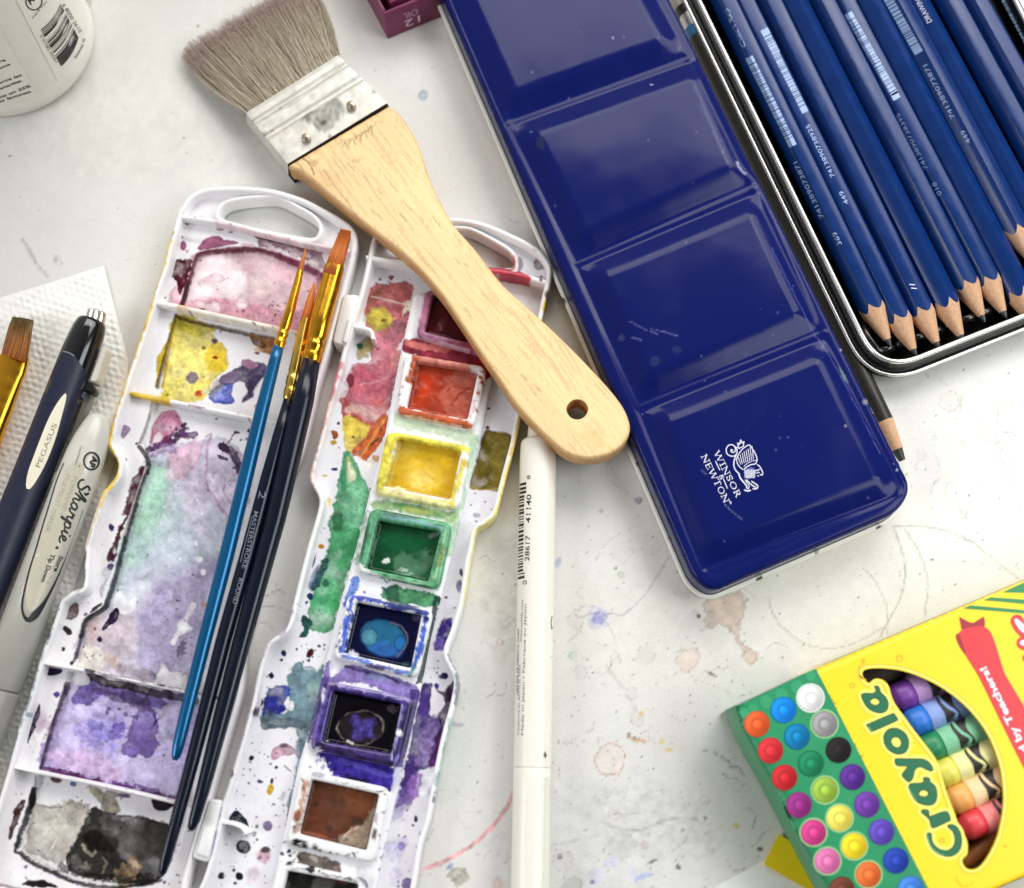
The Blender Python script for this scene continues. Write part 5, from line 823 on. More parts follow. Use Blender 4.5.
# hinges
def block(name, quad, r, z0, z1, m, par, bev=.5, d=0):
    O = rounded(quad, r, 5); 
    rr = [(O, z0), (O, z1-bev), (off(O, -bev*2), z1-bev*.25), (off(O, -bev*4), z1)]
    V, Fs = loft([ringw2(a, z1, z) for a, z in rr], True, False, True)
    if area(O) > 0: Fs = [f[::-1] for f in Fs]
    return mk(name, V, Fs, m, par, True, ang=60)
M_WP = mat('white_plastic', (240, 240, 241), .3, nz=.03, bump=.04, bs=1500)
h1 = block('hinge', [(343, 294), (359, 294), (347, 346), (332, 343)], 5, .5, 6.4, M_WP, PAL)
block('hinge_pin', [(348, 319), (353.5, 319), (347, 343), (342, 342)], 2, 5, 6.9, M_WP, h1, .3)
h2 = block('hinge', [(209, 799), (222, 800), (208, 863), (191, 858)], 5, .5, 6.4, M_WP, PAL)
block('hinge_pin', [(203, 827), (215, 829), (208, 858), (196, 854)], 2, 5, 6.9, M_WP, h2, .3)
# ================================================================ blue watercolour tin
TIN = thing('watercolor_tin', 'closed glossy dark blue metal watercolor tin with four raised panels and a white griffin emblem', 'paint tin', W(670, 290).tolist())
tinO = resample(rounded([(444.5, -4), (452, -60), (640, -60), (667, -4), (671, 4), (910, 484), (905, 505), (716, 588), (694, 580), (687, 560)], [8, 20, 20, 6, 6, 30, 34, 26, 22, 10], 8), 1.5)
tinO = resample(rounded([(425, -46), (648, -46), (913, 488), (898, 512), (712, 592), (693, 578)], [22, 30, 34, 34, 36, 34], 8), 1.5)
pan4 = [rounded(q, r, 6) for q, r in (
    ([(446, -14), (637, -40), (688, 55), (505, 121)], [14, 14, 20, 20]), ([(510, 127), (702, 58), (757, 181), (577, 260)], [16, 16, 24, 22]),
    ([(579, 268), (760, 192), (822, 328), (640, 402)], [18, 18, 26, 22]), ([(642, 412), (826, 338), (903, 492), (702, 568)], [20, 18, 26, 24]))]
quads = [[(446, -14), (637, -40), (688, 55), (505, 121)], [(510, 127), (702, 58), (757, 181), (577, 260)], [(579, 268), (760, 192), (822, 328), (640, 402)], [(642, 412), (826, 338), (903, 492), (702, 568)]]
ZT = 11.5
def lid_top(x, y):
    z = np.full(x.shape, ZT); e = -sdp(x, y, tinO)
    z -= 1.3*(1-np.sqrt(np.clip(1-(1-np.clip(e/5., 0, 1))**2, 0, 1)))
    z += .16*np.exp(-((e-9.5)/3.6)**2)
    for q in quads:
        hp = np.ones(x.shape); hd = np.ones(x.shape); dm = np.full(x.shape, 1e3); c_ = np.mean(q, 0)
        for k_ in range(4):
            a_ = np.array(q[k_]); b_ = np.array(q[(k_+1) % 4]); t_ = (b_-a_)/np.hypot(*(b_-a_)); n_ = np.array([t_[1], -t_[0]])
            if (c_-a_)@n_ < 0: n_ = -n_
            d = (x-a_[0])*n_[0]+(y-a_[1])*n_[1]; hp = hp*sst((d+1)/25.); hd = hd*sst(d/60.); dm = np.minimum(dm, d)
        z += 2.0*hp**.8+.35*hd-.16*np.exp(-((dm+.5)/3.2)**2)
    return z+.02*fbm(x, y, 30, 2, 5)
def tin_paint(x, y):
    p = Paint(x, y, (15, 25, 90), .15, .03, 60)
    p.r += .10*np.clip(fbm(x, y, 60, 4, 3), 0, 1)
    w = (150, 152, 190)
    for q in ([(628, 324), (640, 331), (656, 338)], [(650, 332), (676, 339)], [(630, 340), (640, 343)]): p.L(q, 1.1, (104, 108, 160), a=.6, w=.8, sp=.1)
    p.L([(722, 506), (732, 515), (741, 522)], .7, w, a=.5, w=.3); p.L([(700, 472), (704, 477)], .8, w, a=.4); p.E(621, 339, 3, 3, (70, 76, 110), a=.5); p.E(654, 364, 5, 5, (44, 52, 96), a=.5, r=.35); p.E(676, 353, 4.5, 4, (44, 52, 96), a=.5, r=.35)
    for q in ((651, 87), (612, 43), (841, 350), (843, 428), (897, 470)): p.E(q[0], q[1], 1.1, .9, (190, 194, 220), w=.6)
    p.E(540, 147, 4, 7, (52, 62, 66), -20, a=.4, w=1.2); p.E(843, 376, 2.2, 8, (110, 130, 120), -28, a=.6, w=1.5, sp=.1); p.E(866, 402, 3.2, 3, (130, 134, 142), a=.8); p.E(873, 409, 1.4, 4, (190, 192, 210), -25, a=.8)
    p.L([(736, 165), (740, 171), (745, 175)], 2.4, (170, 176, 215), a=.7, w=1)
    p.dots(34, (470, 10, 900, 560), (120, 124, 170), (.4, .9), a=.7); p.dots(40, (690, 100, 900, 480), (110, 114, 176), (.4, .8), a=.7)
    p.L([(690, 92), (704, 116), (716, 140), (728, 165)], 4, (60, 68, 130), a=.35, w=2.5, ws=3, sp=.45); p.L([(770, 250), (800, 310), (838, 372), (880, 455)], 1, (90, 96, 160), a=.6, w=.6)
    for q in ((692, 97), (694, 72)): pass
    return p.rgba()
M_TIN = mat('blue_enamel', None, spec=.17, bump=.03, bs=150)
surf('lid', tinO, lid_top, ZT, M_TIN, TIN, step=1.6, paint=tin_paint)
rr = [(tinO, 5.2, .1), (tinO, 6, .05), (tinO, ZT-1.3, 0)]
V, Fs = loft([ringw(a, ZT, z, d) for a, z, d in rr]); Fs = Fs if area(tinO) < 0 else [f[::-1] for f in Fs]
mk('lid_side', V, Fs, mat('blue_enamel_side', (13, 23, 78), .2, spec=.2, nz=.05), TIN)
prof = [(.15, .2), (.3, .6), (.3, 3.0), (.35, 3.9), (.7, 4.05), (1.05, 4.35), (1.1, 4.8), (.8, 5.15), (.2, 5.2)]
V, Fs = loft([ringw(tinO, ZT, z, d) for d, z in prof]); Fs = Fs if area(tinO) < 0 else [f[::-1] for f in Fs]
vx, vy = PX(V); pb = Paint(vx, vy, (238, 236, 230), .3, .03); pb.dots(26, (440, 0, 930, 600), (60, 56, 60), (.8, 2.6)); pb.dots(20, (690, 500, 920, 600), (96, 84, 74), (1, 4), a=.7)
for q in ((562, 302), (645, 470), (672, 535), (640, 462), (760, 580), (880, 530)): pb.E(q[0], q[1], 3.4, 5, (34, 34, 44), w=1)
mk('base', V, Fs, mat('white_enamel', None, coat=.2), TIN, True, pb.rgba())
q_ = np.random.default_rng(21); sc = []
for i in range(30):
    X0 = q_.uniform(480, 880); Y0 = (X0-480)*1.15+q_.uniform(-110, 110)+60; a_ = q_.uniform(0, 6.28); L_ = q_.uniform(2, 9)
    if inside(np.array([X0]), np.array([Y0]), off(tinO, -14))[0]: sc.append(ribbon(np.array([(X0, Y0), (X0+L_*math.cos(a_), Y0+L_*math.sin(a_))]), q_.uniform(.35, .6)))
SCR = sc
# lettering and emblem; strokes are traced on the lid
def zlid(x, y):
    return lid_zf(x, y)
_pp = spl(pan4[3], True, 1)
def lid_zf(x, y):
    a, b = PX(np.stack([x, y, np.full(np.shape(x), ZT*1e-3)], -1)); return lid_top(a, b)*1e-3
def Z6(q): return [(670+a/7.862, 420+b/7.862) for a, b in q]
d0 = np.array([175, 345.])/np.hypot(175, 345)
def serif(ch, o, d, h, wd):      # thick/thin capitals with slab serifs; o = left foot, d = reading direction
    u = np.array([d[1], -d[0]]); o = np.array(o); T = .165*h; t = .075*h
    def S(a, b, w_): return ribbon(np.array([o+d*a[0]*wd+u*a[1]*h, o+d*b[0]*wd+u*b[1]*h]), w_)
    def Ar(cx, cy, rx, ry, a0, a1, n=14):
        aa = np.radians(np.linspace(a0, a1, n)); pts = np.array([o+d*(cx+rx*math.cos(q))*wd+u*(cy+ry*math.sin(q))*h for q in aa])
        return ribbon(pts, [t+(T-t)*abs(math.cos(q))**1.2 for q in aa])
    sf = lambda x, y, k=.2: S((x-k, y), (x+k, y), t*1.1)
    if ch == 'W': return [S((0, 1), (.25, 0), T), S((.25, 0), (.5, .95), t), S((.5, .95), (.75, 0), T), S((.75, 0), (1, 1), t), sf(0, .97, .13), sf(.5, .97, .12), sf(1, .97, .13)]
    if ch == 'I': return [S((.5, 0), (.5, 1), T), sf(.5, .03, .45), sf(.5, .97, .45)]
    if ch == 'N': return [S((.1, 0), (.1, 1), t*1.2), S((.05, 1), (.9, 0), T), S((.9, 0), (.9, 1), t*1.2), sf(.1, .03), sf(.9, .97), sf(.05, .97, .15)]
    if ch == 'S': return [Ar(.5, .74, .36, .22, 20, 255), Ar(.5, .27, .38, .23, 75, -160), S((.42, .54), (.6, .47), T), S((.86, .68), (.86, .95), t), S((.12, .05), (.12, .34), t)]
    if ch == 'O': return [Ar(.5, .5, .43, .46, 0, 360, 24)]
    if ch == 'R': return [S((.18, 0), (.18, 1), T), Ar(.4, .74, .38, .23, 90, -90), S((.2, .97), (.42, .97), t), S((.2, .51), (.42, .51), t), S((.45, .5), (.95, 0), T), sf(.18, .03), sf(.12, .97, .12), sf(.95, .03, .1)]
    if ch == 'E': return [S((.2, 0), (.2, 1), T), S((.05, .97), (.9, .97), t), S((.05, .03), (.92, .03), t), S((.2, .52), (.7, .52), t), S((.87, .97), (.87, .74), t), S((.9, .03), (.9, .28), t), S((.7, .4), (.7, .64), t)]
    if ch == 'T': return [S((.5, 0), (.5, 1), T), S((.02, .97), (.98, .97), t), S((.04, .98), (.04, .74), t), S((.96, .98), (.96, .74), t), sf(.5, .03, .22)]
    if ch == '&': return [Ar(.42, .74, .24, .2, 0, 360, 16), Ar(.4, .26, .34, .24, 100, 360, 14), S((.25, .62), (.95, .02), T), S((.74, .28), (.95, .5), t)]
def word(s, p0, p1, h):
    p0 = np.array(p0, float); p1 = np.array(p1, float); d = (p1-p0)/np.hypot(*(p1-p0)); L = np.hypot(*(p1-p0))
    wds = [{'W': 1.35, 'I': .5, 'O': 1.08, 'N': 1.02, 'S': .72}.get(c, .86) for c in s]; tot = sum(wds)+.2*(len(s)-1); x = 0; out = []
    for c, w_ in zip(s, wds):
        out += serif(c, p0+d*x/tot*L, d, h, w_/tot*L); x += w_+.2
    return out
M_LOGO = mat('white_print', (226, 226, 240), .4, nz=.05)
decal('lettering', word('WINSOR', Z6([(345, 262)])[0], Z6([(520, 610)])[0], 6.0)+word('NEWTON', Z6([(244, 290)])[0], Z6([(425, 652)])[0], 6.2)+serif('&', Z6([(385, 440)])[0], d0, 4.6, 4.4)
      + [ribbon(np.array(Z6([(357, 322), (392, 395)])), .9), ribbon(np.array(Z6([(420, 462), (452, 540)])), .9), ribbon(np.array(Z6([(466, 640), (484, 650)])), 1), ribbon(np.array(Z6([(472, 655), (482, 660)])), .8)], lid_zf, M_LOGO, TIN, .05)
def Q(pts, w_): return ribbon(spl(Z6(pts), False, 5), w_*.68)
emb = [Q([(495, 240), (480, 232), (484, 252), (508, 250), (514, 222), (494, 196), (460, 200), (442, 232), (452, 270), (490, 285), (520, 272), (527, 240), (518, 208)], 1.5),
       Q([(530, 215), (545, 222), (580, 205)], 1.4), Q([(540, 215), (532, 180), (548, 190), (556, 155), (566, 180), (582, 170), (575, 200)], 1.5), Q([(520, 275), (505, 320), (503, 365), (520, 400), (540, 418)], 1.7),
       Q([(540, 418), (552, 455), (580, 490), (600, 515), (606, 540)], 2.1), Q([(590, 470), (604, 490), (622, 520), (612, 548)], 1.3), Q([(583, 548), (600, 556), (626, 556), (632, 548)], 1.9),
       Q([(600, 470), (625, 495), (655, 520), (676, 528)], 1.6), Q([(640, 480), (668, 500), (688, 515), (690, 530)], 1.6), Q([(650, 540), (670, 542), (692, 532)], 1.8),
       Q([(625, 195), (600, 205), (560, 240), (530, 290), (526, 330), (545, 365), (575, 390)], 1.4), Q([(625, 195), (650, 230), (675, 275), (684, 315), (670, 345), (640, 350), (600, 370), (580, 392)], 1.5)]
emb += [Q([(536+i*15.5, 285-i*13+abs(i-2)*2), (545+i*15.5, 318-i*6), (556+i*14, 350-i*5.5)], .95) for i in range(8)]
emb += [Q([(580, 365), (610, 340), (650, 322), (680, 316)], .8), Q([(686, 350), (705, 365), (716, 385), (728, 410), (726, 430), (708, 430)], 1.5), Q([(672, 395), (690, 395), (705, 385)], 1.3), Q([(680, 420), (694, 410), (704, 416)], 1.3), Q([(686, 438), (700, 440)], 1.2)]
emb += [Q([(588+i*14, 388+abs(i-3)*2), (592+i*12, 420), (602+i*10, 456)], 1.1) for i in range(7)]+[Q([(584, 400+i*13), (640, 392+i*15), (672, 400+i*11)], .7) for i in range(5)]
emb += [poly(spl(Z6([(580, 402), (610, 378), (650, 372), (668, 392), (676, 420), (655, 440), (625, 462), (600, 462)]), True, 3))]
decal('emblem', emb[:-1], lid_zf, M_LOGO, TIN, .07); decal('emblem', emb[-1:], lid_zf, mat('pale_blue_print', (84, 90, 158), .4, nz=.2, nzs=4000), TIN, .05)
# ================================================================ pencil tin
PT = thing('pencil_tin', 'open black metal pencil tin with a bright silver rolled edge holding blue pencils', 'pencil tin', W(900, 200).tolist())
ptO = resample(rounded([(686, -34), (704, -60), (1016, -60), (1180, 262), (896, 369), (872, 356)], [8, 10, 20, 20, 34, 34], 8), 2)
ptO = resample(rounded([(669, -60), (988, -60), (1152, 266), (880, 374)], [20, 20, 20, 44], 10), 2)   # inner silver bead, traced at its top
ZP = 8.0
def bead(name, O, zc, r, m, par, d=0, znom=ZP):
    a = np.linspace(0, 2*np.pi, 10, endpoint=False)
    V, Fs = loft([ringw(O, znom, zc+r*math.sin(t), d+r*math.cos(t)) for t in a]+[ringw(O, znom, zc, d+r)])
    return mk(name, V, Fs if area(O) > 0 else [f[::-1] for f in Fs], m, par)
M_SIL = mat('bright_tin', (236, 235, 232), .22, metal=.75, bump=.05, bs=700, nz=.06)
M_TRAY = mat('black_enamel', (16, 16, 17), .3, coat=.2, nz=.2, nzs=300)
bead('rolled_edge', ptO, ZP-.58, .58, M_SIL, PT, -.4)
prof = [(.1, ZP-.6), (.4, ZP-1.3), (.6, 5.4), (2.3, 5.1), (2.0, 4.6), (.9, 4.2), (.9, .2)]
V, Fs = loft([ringw(ptO, ZP, z, d) for d, z in prof]); mk('wall', V, Fs if area(ptO) > 0 else [f[::-1] for f in Fs], M_TRAY, PT)
bead('outer_edge', ptO, 5.2, .42, M_SIL, PT, 2.2)
ins = off(ptO, -2.2)
V, Fs = loft([ringw(ptO, ZP, ZP-.9, -.9), ringw(ptO, ZP, 2.0, -1.6), ringw(ptO, ZP, 1.0, -2.2)], True, False, True); mk('tray', V, Fs if area(ptO) < 0 else [f for f in Fs], M_TRAY, PT)
# black plastic insert with its moulded waves under the points
wv = []
for i in range(13):
    x0 = 886+i*16.2; y0 = 351-i*6.1
    q = [(x0-8, y0+3, 2.2, 3.0), (x0-3, y0-1, 3.6, 3.9), (x0+4, y0-3.2, 3.8, 3.9), (x0+9, y0-3, 2.2, 3)]
    wv.append(tube(q, 12, True))
V, Fs = join(wv); mk('insert', V, Fs, mat('black_insert', (20, 20, 21), .16, coat=.3, nz=.1), PT)
q = [(862, 322, 3.4, 3), (868, 338, 3.8, 4), (877, 350, 3.6, 4), (889, 354, 3, 3)]; V, Fs = tube(q, 12); mk('insert', V, Fs, MATS['black_insert'], PT)
# ---------------------------------------------------------------- pencils
HEXR = 3.55e-3
def hexr(th): 
    a = np.mod(th, math.pi/3)-math.pi/6; return HEXR*math.cos(math.pi/6)/np.cos(a)
def pencil_mesh(L=.175, cone=.0115, tipr=.0008):     # local: tip at origin, body along +X, z up
    n = 72; th = np.linspace(0, 2*np.pi, n, endpoint=False); R = hexr(th); ap = HEXR*math.cos(math.pi/6)
    R = np.minimum(R, HEXR*.992)
    k = cone/(HEXR*.93); s0 = R*k+.0003*(R-ap)/(HEXR-ap)-.0003
    s0 = s0+.00022*np.sin(th*5+1)
    def ring(s, r): return np.stack([s, r*np.cos(th), r*np.sin(th)], 1)
    body = loft([ring(s0, R), ring(s0+.0002, R*1.012), ring(np.full(n, L), R*1.012)], True, False, True)
    wr = .00085; wood = loft([ring(np.full(n, wr*k), np.full(n, wr))]+[ring(wr*k+(s0-wr*k)*t, wr+(R-wr)*t) for t in (.25, .5, .75, 1)])
    lead = loft([ring(np.full(n, .0012), np.full(n, .0002)), ring(np.full(n, .0019), np.full(n, .0005)), ring(np.full(n, wr*k+.0002), np.full(n, wr*1.02))], True, True, False)
    fl = lambda a: (a[0], [f[::-1] for f in a[1]])
    return fl(body), fl(wood), fl(lead)
M_BLUE = mat('blue_lacquer', (11, 46, 106), .22, spec=.3, nz=.12, nzs=260, bump=.06, bs=500)
M_CONE = mat('cedar_wood', (208, 164, 128), .65, nz=.16, nzs=1500, bump=.25, bs=2500)
M_BAR = mat('pale_blue_ink', (142, 168, 208), .4, nz=.08)
def place(o, px, py, z, ang, roll):
    o.location = W(px, py, z).tolist(); o.rotation_euler = (roll, 0, ang)
A0 = W(687.5, -34, ZP); A1 = W(868, 345, ZP); dirv = (A0-A1)[:2]/np.linalg.norm((A0-A1)[:2]); ANG = math.atan2(dirv[1], dirv[0])
tips = [(888.5, 341, 0, 'blue pencil nearest the left rim of the tin, its lead broken off, printed 369'), (914.5, 351, 0, 'blue pencil second from the left rim of the tin, smudge on its wood, printed 449'), (937.5, 344, 0, 'blue pencil third from the left rim, white scuffs near its wood'), (962, 337, 30, 'blue pencil fourth from the left rim with a pale shining face'),
        (983, 317, 4, 'blue pencil fifth from the left rim with the shortest, greyish cone'), (1004.5, 313, 0, 'blue pencil sixth from the left rim, long lead, printed 018'), (1036, 326, 30, 'blue pencil seventh from the left rim, cone cut by the photo edge'), (1033, 262, 16, 'blue pencil eighth from the left rim, its cone set furthest back'),
        (1075, 300, 28, 'plain blue pencil ninth from the left rim with a bright streak'), (1101, 282, 0, 'blue pencil next to the last with a barcode near the top'), (1125, 274, 4, 'blue pencil against the far right rim of the tin')]
bd, wd_, ld = pencil_mesh()
PEN = []; proto = None
GRP = 'blue pencils in the tin'
for i, (tx, ty, roll, lab) in enumerate(tips):
    if i == 0:
        o = thing('pencil', lab, 'pencil', (0, 0, 0), GRP); proto = o
        for nm, g, m in (('shaft', bd, M_BLUE), ('wood_cone', wd_, M_CONE), ('lead', ld, M_GRAPH)): mk(nm, g[0], g[1], m, o, True, ang=25, local=True)
        kids = list(o.children)
    else:
        o = proto.copy(); COL.objects.link(o); o['label'] = lab
        for c in kids:
            d_ = c.copy(); COL.objects.link(d_); d_.parent = o
    tx += 4.2; ty += 9.5; zt = 4.9+(.6 if i in (7,) else 0)+.15*(i % 2); place(o, tx, ty, zt, ANG+[0, .004, -.003, .002, 0, .003, 0, 0, .002, -.002, 0][i], math.radians(roll)); PEN.append((o, zt*1e-3, math.radians(roll)))
bpy.context.view_layer.update()
def zpen(i):
    o, z0, roll = PEN[i]; T = np.array(o.location); e = np.array([math.cos(o.rotation_euler[2]), math.sin(o.rotation_euler[2])])
    def f(x, y):
        v = -(x-T[0])*e[1]+(y-T[1])*e[0]; vv = np.clip(v, -HEXR*.97, HEXR*.97)
        best = np.full(np.shape(v), -1.); ap = HEXR*math.cos(math.pi/6)*1.012
        # upper hull of the hexagon: lowest of the face planes facing up
        z = np.full(np.shape(v), 9.)
        for k in range(6):
            a = math.pi/6+k*math.pi/3+roll
            ny, nz_ = math.cos(a), math.sin(a)
            if nz_ > .2: z = np.minimum(z, (ap-vv*ny)/nz_)
        return T[2]+z
    return f
def pfont(i, body, px, py, n, h, lat=0):          # text along the pencil, first letter nearest the point, reading away from it
    o, z0, r = PEN[i]; a, b = PX(np.array([o.location, np.array(o.location)+np.array([math.cos(o.rotation_euler[2]), math.sin(o.rotation_euler[2]), 0])*.05])); d = np.array([a[1]-a[0], b[1]-b[0]]); d /= np.hypot(*d)
    return txt(body, (px, py), (px+d[0]*n, py+d[1]*n), h)
def pbars(i, p0, p1, w, seed, dens=.5):
    q = np.random.default_rng(seed); p0 = np.array(p0, float); p1 = np.array(p1, float); L = np.hypot(*(p1-p0)); d = (p1-p0)/L; nn = np.array([-d[1], d[0]])*w/2; out = []; s = 0
    def bar(a, b):
        A = p0+d*a; B = p0+d*b; k_ = np.linspace(-1, 1, 7)[:, None]; out.append((np.vstack([A+nn*k_, B+nn*k_]), [[i, i+1, 8+i, 7+i] for i in range(6)]))
    bar(0, 7); s = 8.2
    while s < L-7.5:
        b = q.choice([.9, 1.5, 2.4, 3.2]); bar(s, s+b); s += b+q.choice([.5, .7, 1.1])
    bar(L-7, L); return out
def pdecal(i, parts, m, nm='printing'): 
    o = PEN[i][0]; me = decal(nm, parts, zpen(i), m, None, .03)
    me.parent = o; me.matrix_parent_inverse = o.matrix_world.inverted()
    return me
M_PTXT = mat('pale_print', (150, 174, 212), .4, nz=.05)
pdecal(0, pbars(0, (749, 57), (793, 146), 8, 3), M_BAR); pdecal(0, [pfont(0, '741389073871', 824, 217, 62, 4.6)], M_PTXT); pdecal(0, [pfont(0, '369', 842, 244, 14, 4.8)], M_PTXT); pdecal(0, [pfont(0, 'Czech Rep', 746, 46, 42, 4.6)], M_PTXT)
pdecal(1, pbars(1, (764, 29), (806, 112), 8, 5), M_BAR); pdecal(1, [pfont(1, '7413890738925', 835, 176, 58, 4.6), pfont(1, '449', 849, 203, 14, 4.8)], M_PTXT); pdecal(1, [pfont(1, 'GRAPHITE 4B', 798, 70, 76, 5.6, 0)], M_LOGO)
pdecal(2, [pfont(2, '//', 917, 289, 8, 5)], M_LOGO, 'scuff')
pdecal(5, pbars(5, (848, 13), (897, 99), 8.4, 7), M_BAR); pdecal(5, [pfont(5, '7413890738395', 928, 168, 62, 4.8), pfont(5, '018', 942, 194, 14, 5)], M_PTXT)
pdecal(7, pbars(7, (882, -12), (919, 53), 9, 9), M_BAR); pdecal(7, [pfont(7, '741389073871', 955, 117, 60, 4.8), pfont(7, '449', 971, 142, 14, 5)], M_PTXT)
pdecal(8, [pfont(8, 'DRAWING 2B', 932, 21, 40, 5.6)], M_LOGO)
pdecal(9, pbars(9, (968, -14), (1001, 48), 9, 12), M_BAR); pdecal(9, [pfont(9, '7413890738963', 1044, 116, 66, 4.8)], M_PTXT)
pdecal(10, pbars(10, (1000, -10), (1032, 50), 7, 14), M_BAR)
# ================================================================ black pencil between the tins
BP = thing('black_pencil', 'dark grey pencil with a blue band lying in the gap between the two tins', 'pencil', W(790, 230).tolist())
def bz(t): return (681+(905-681)*t, 2+(466-2)*t, 2.4)
def seg(name, t0, t1, r0, r1, m, n=2):
    V, Fs = tube([(*bz(t0+(t1-t0)*k/n), r0+(r1-r0)*k/n) for k in range(n+1)], 18); return mk(name, V, Fs, m, BP, True, ang=40)
seg('eraser', -.12, .012, 9, 9, mat('grey_eraser', (176, 174, 164), .7, nz=.1)); seg('ferrule', .012, .03, 9.3, 9.3, mat('dark_band', (24, 23, 22), .3, nz=.1)); seg('ferrule', .03, .055, 9, 9, M_STEEL); seg('band', .055, .075, 9.1, 9.1, mat('blue_band', (46, 110, 160), .3, nz=.05))
seg('shaft', .075, .905, 9.1, 10.0, mat('dark_grey_lacquer', (40, 38, 33), .35, nz=.15, nzs=200), 6); seg('wood_cone', .905, .965, 10.0, 6, M_CONE); seg('lead', .965, .988, 5.6, 3.2, mat('dark_lead', (52, 48, 46), .5, nz=.1))
# ================================================================ wide flat brush
FB = thing('wash_brush', 'wide flat brush with pale wooden handle, steel ferrule and grey bristles with pinkish ends', 'paintbrush', W(430, 240).tolist())
hO = [(285, 160.5), (388, 101), (394, 105), (401, 112), (413, 131), (421, 150), (428, 172), (438, 195), (453, 222), (475, 248), (497, 277), (513, 294), (549, 327), (574, 352), (602, 382), (619, 403), (627, 418), (629.5, 432), (624, 445), (612, 455), (597, 460), (582, 460), (566, 455), (550, 442), (530, 422), (513, 402), (496, 376), (477, 348), (458, 319), (440, 293), (418, 267), (396, 247), (376, 231), (350, 210), (322, 186), (300, 168)]
hO = resample(spl(hO[1:]+[(291, 164.5), (285.5, 161)], False, 4), 1.4)
def hz(x, y): t = np.clip(((x-337)*.62+(y-132)*.785)/400, -.1, 1.1); return 9.6+3.6*t
def hzz(x, y):
    d = -sdp(x, y, hO); r = 2.6; return hz(x, y)-.9*(1-np.sqrt(np.clip(1-(1-np.clip(d/r, 0, 1))**2, 0, 1)))
holeB = spl([(566, 411), (570, 403.5), (577, 401), (584, 403.5), (588, 411), (584, 419), (577, 421.5), (570, 419)], True, 4)
u0 = np.array([.60, .80]); u1 = np.array([-.80, .60])
def wood_paint(x, y):
    s = x*u0[0]+y*u0[1]; t = x*u1[0]+y*u1[1]; t = t+3*fbm(s, t, 60, 2, 2)
    p = Paint(x, y, (240, 211, 157), .42, .0)
    g = fbm(s*.035, t*.9, 1.6, 4, 6); g2 = fbm(s*.045, t*1.2, 1.5, 3, 8)+.25*fbm(s*.3, t, 20, 2, 15); big = fbm(s*.3, t, 30, 3, 12)
    p.c *= (1+.075*g+.05*big)[:, None]*np.array([1, 1, 1]); dk = sst((g2-.22)*2.0)[:, None]*.36; p.c = p.c*(1-dk)+lin((176, 128, 78))*dk
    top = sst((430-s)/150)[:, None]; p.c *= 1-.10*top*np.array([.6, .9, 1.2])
    p.L([(330, 143), (360, 131), (380, 117)], 3, (150, 118, 70), a=.35, w=2, ws=3, sp=.4); p.L([(300, 152), (309, 162), (313, 170)], 1.6, (110, 82, 50), a=.8, w=1); p.L([(296, 158), (303, 168)], 1.2, (130, 96, 60), a=.7, w=1)
    for i in range(5): p.L([(342+i*6.2, 144-i*4), (345+i*6.2, 139-i*4.2), (348+i*6, 145-i*3.8)], 1.1, (96, 72, 40), a=.7, w=1)
    p.E(313, 159, 5, 3, (190, 150, 100), -25, a=.6, w=1.5, v=.3, vs=3); p.E(356, 157, 5, 2.5, (196, 158, 104), -20, a=.5, w=2); p.P([(337, 215), (342, 212), (345, 217), (340, 221)], (44, 40, 90), w=1.2)
    for i in range(26):
        a = RNG.uniform(0, 1); q = np.array([340+a*220, 150+a*250])+u1*RNG.uniform(-38, 38); p.L([q, q+u0*RNG.uniform(5, 16)], 1.1, (150, 104, 60), a=.6, w=.8)
    for i in range(60):
        a = RNG.uniform(0, 1); q = np.array([318+a*225, 130+a*260])+u1*RNG.uniform(-44, 44); ln_ = RNG.uniform(14, 55); p.L([q, q+u0*ln_*.5+u1*RNG.uniform(-.8, .8), q+u0*ln_], RNG.uniform(.7, 1.5), [(176, 128, 76), (150, 104, 60), (206, 164, 108)][i % 3], a=RNG.uniform(.15, .42), w=.6, s_=1.6)
    p.E(330, 176, 16, 9, (190, 148, 96), 40, a=.3, s_=10, w=4); p.E(592, 440, 14, 8, (214, 172, 112), 20, a=.3, s_=8, w=3)
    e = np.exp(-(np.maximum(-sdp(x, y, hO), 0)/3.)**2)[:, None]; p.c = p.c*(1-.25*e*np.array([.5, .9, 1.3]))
    return p.rgba()
M_HW = mat('beech_wood', None, bump=.12, bs=1800)
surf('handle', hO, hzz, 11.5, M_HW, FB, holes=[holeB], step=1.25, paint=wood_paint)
def vring(O, dz):
    P = W(O[:, 0], O[:, 1], 11.5); P[:, 2] = (hz(O[:, 0], O[:, 1])+dz)*1e-3; return P
V, Fs = loft([vring(hO, -.9), vring(hO, -3.5), vring(hO, -5.5), vring(off(hO, -3), -6.6)], True, False, False); Fs = [f[::-1] for f in Fs] if area(hO) < 0 else Fs
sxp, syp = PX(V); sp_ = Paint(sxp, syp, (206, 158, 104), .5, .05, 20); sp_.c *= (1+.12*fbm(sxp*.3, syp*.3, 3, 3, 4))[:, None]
mk('handle_edge', V, Fs, M_HW, FB, True, sp_.rgba())
hb = resample(holeB, 2); V, Fs = loft([vring(hb, -.2), vring(hb, -7)]); mk('hanging_hole', V, Fs if area(hb) < 0 else [f[::-1] for f in Fs], mat('raw_wood', (200, 150, 96), .6, nz=.2, nzs=800), FB)
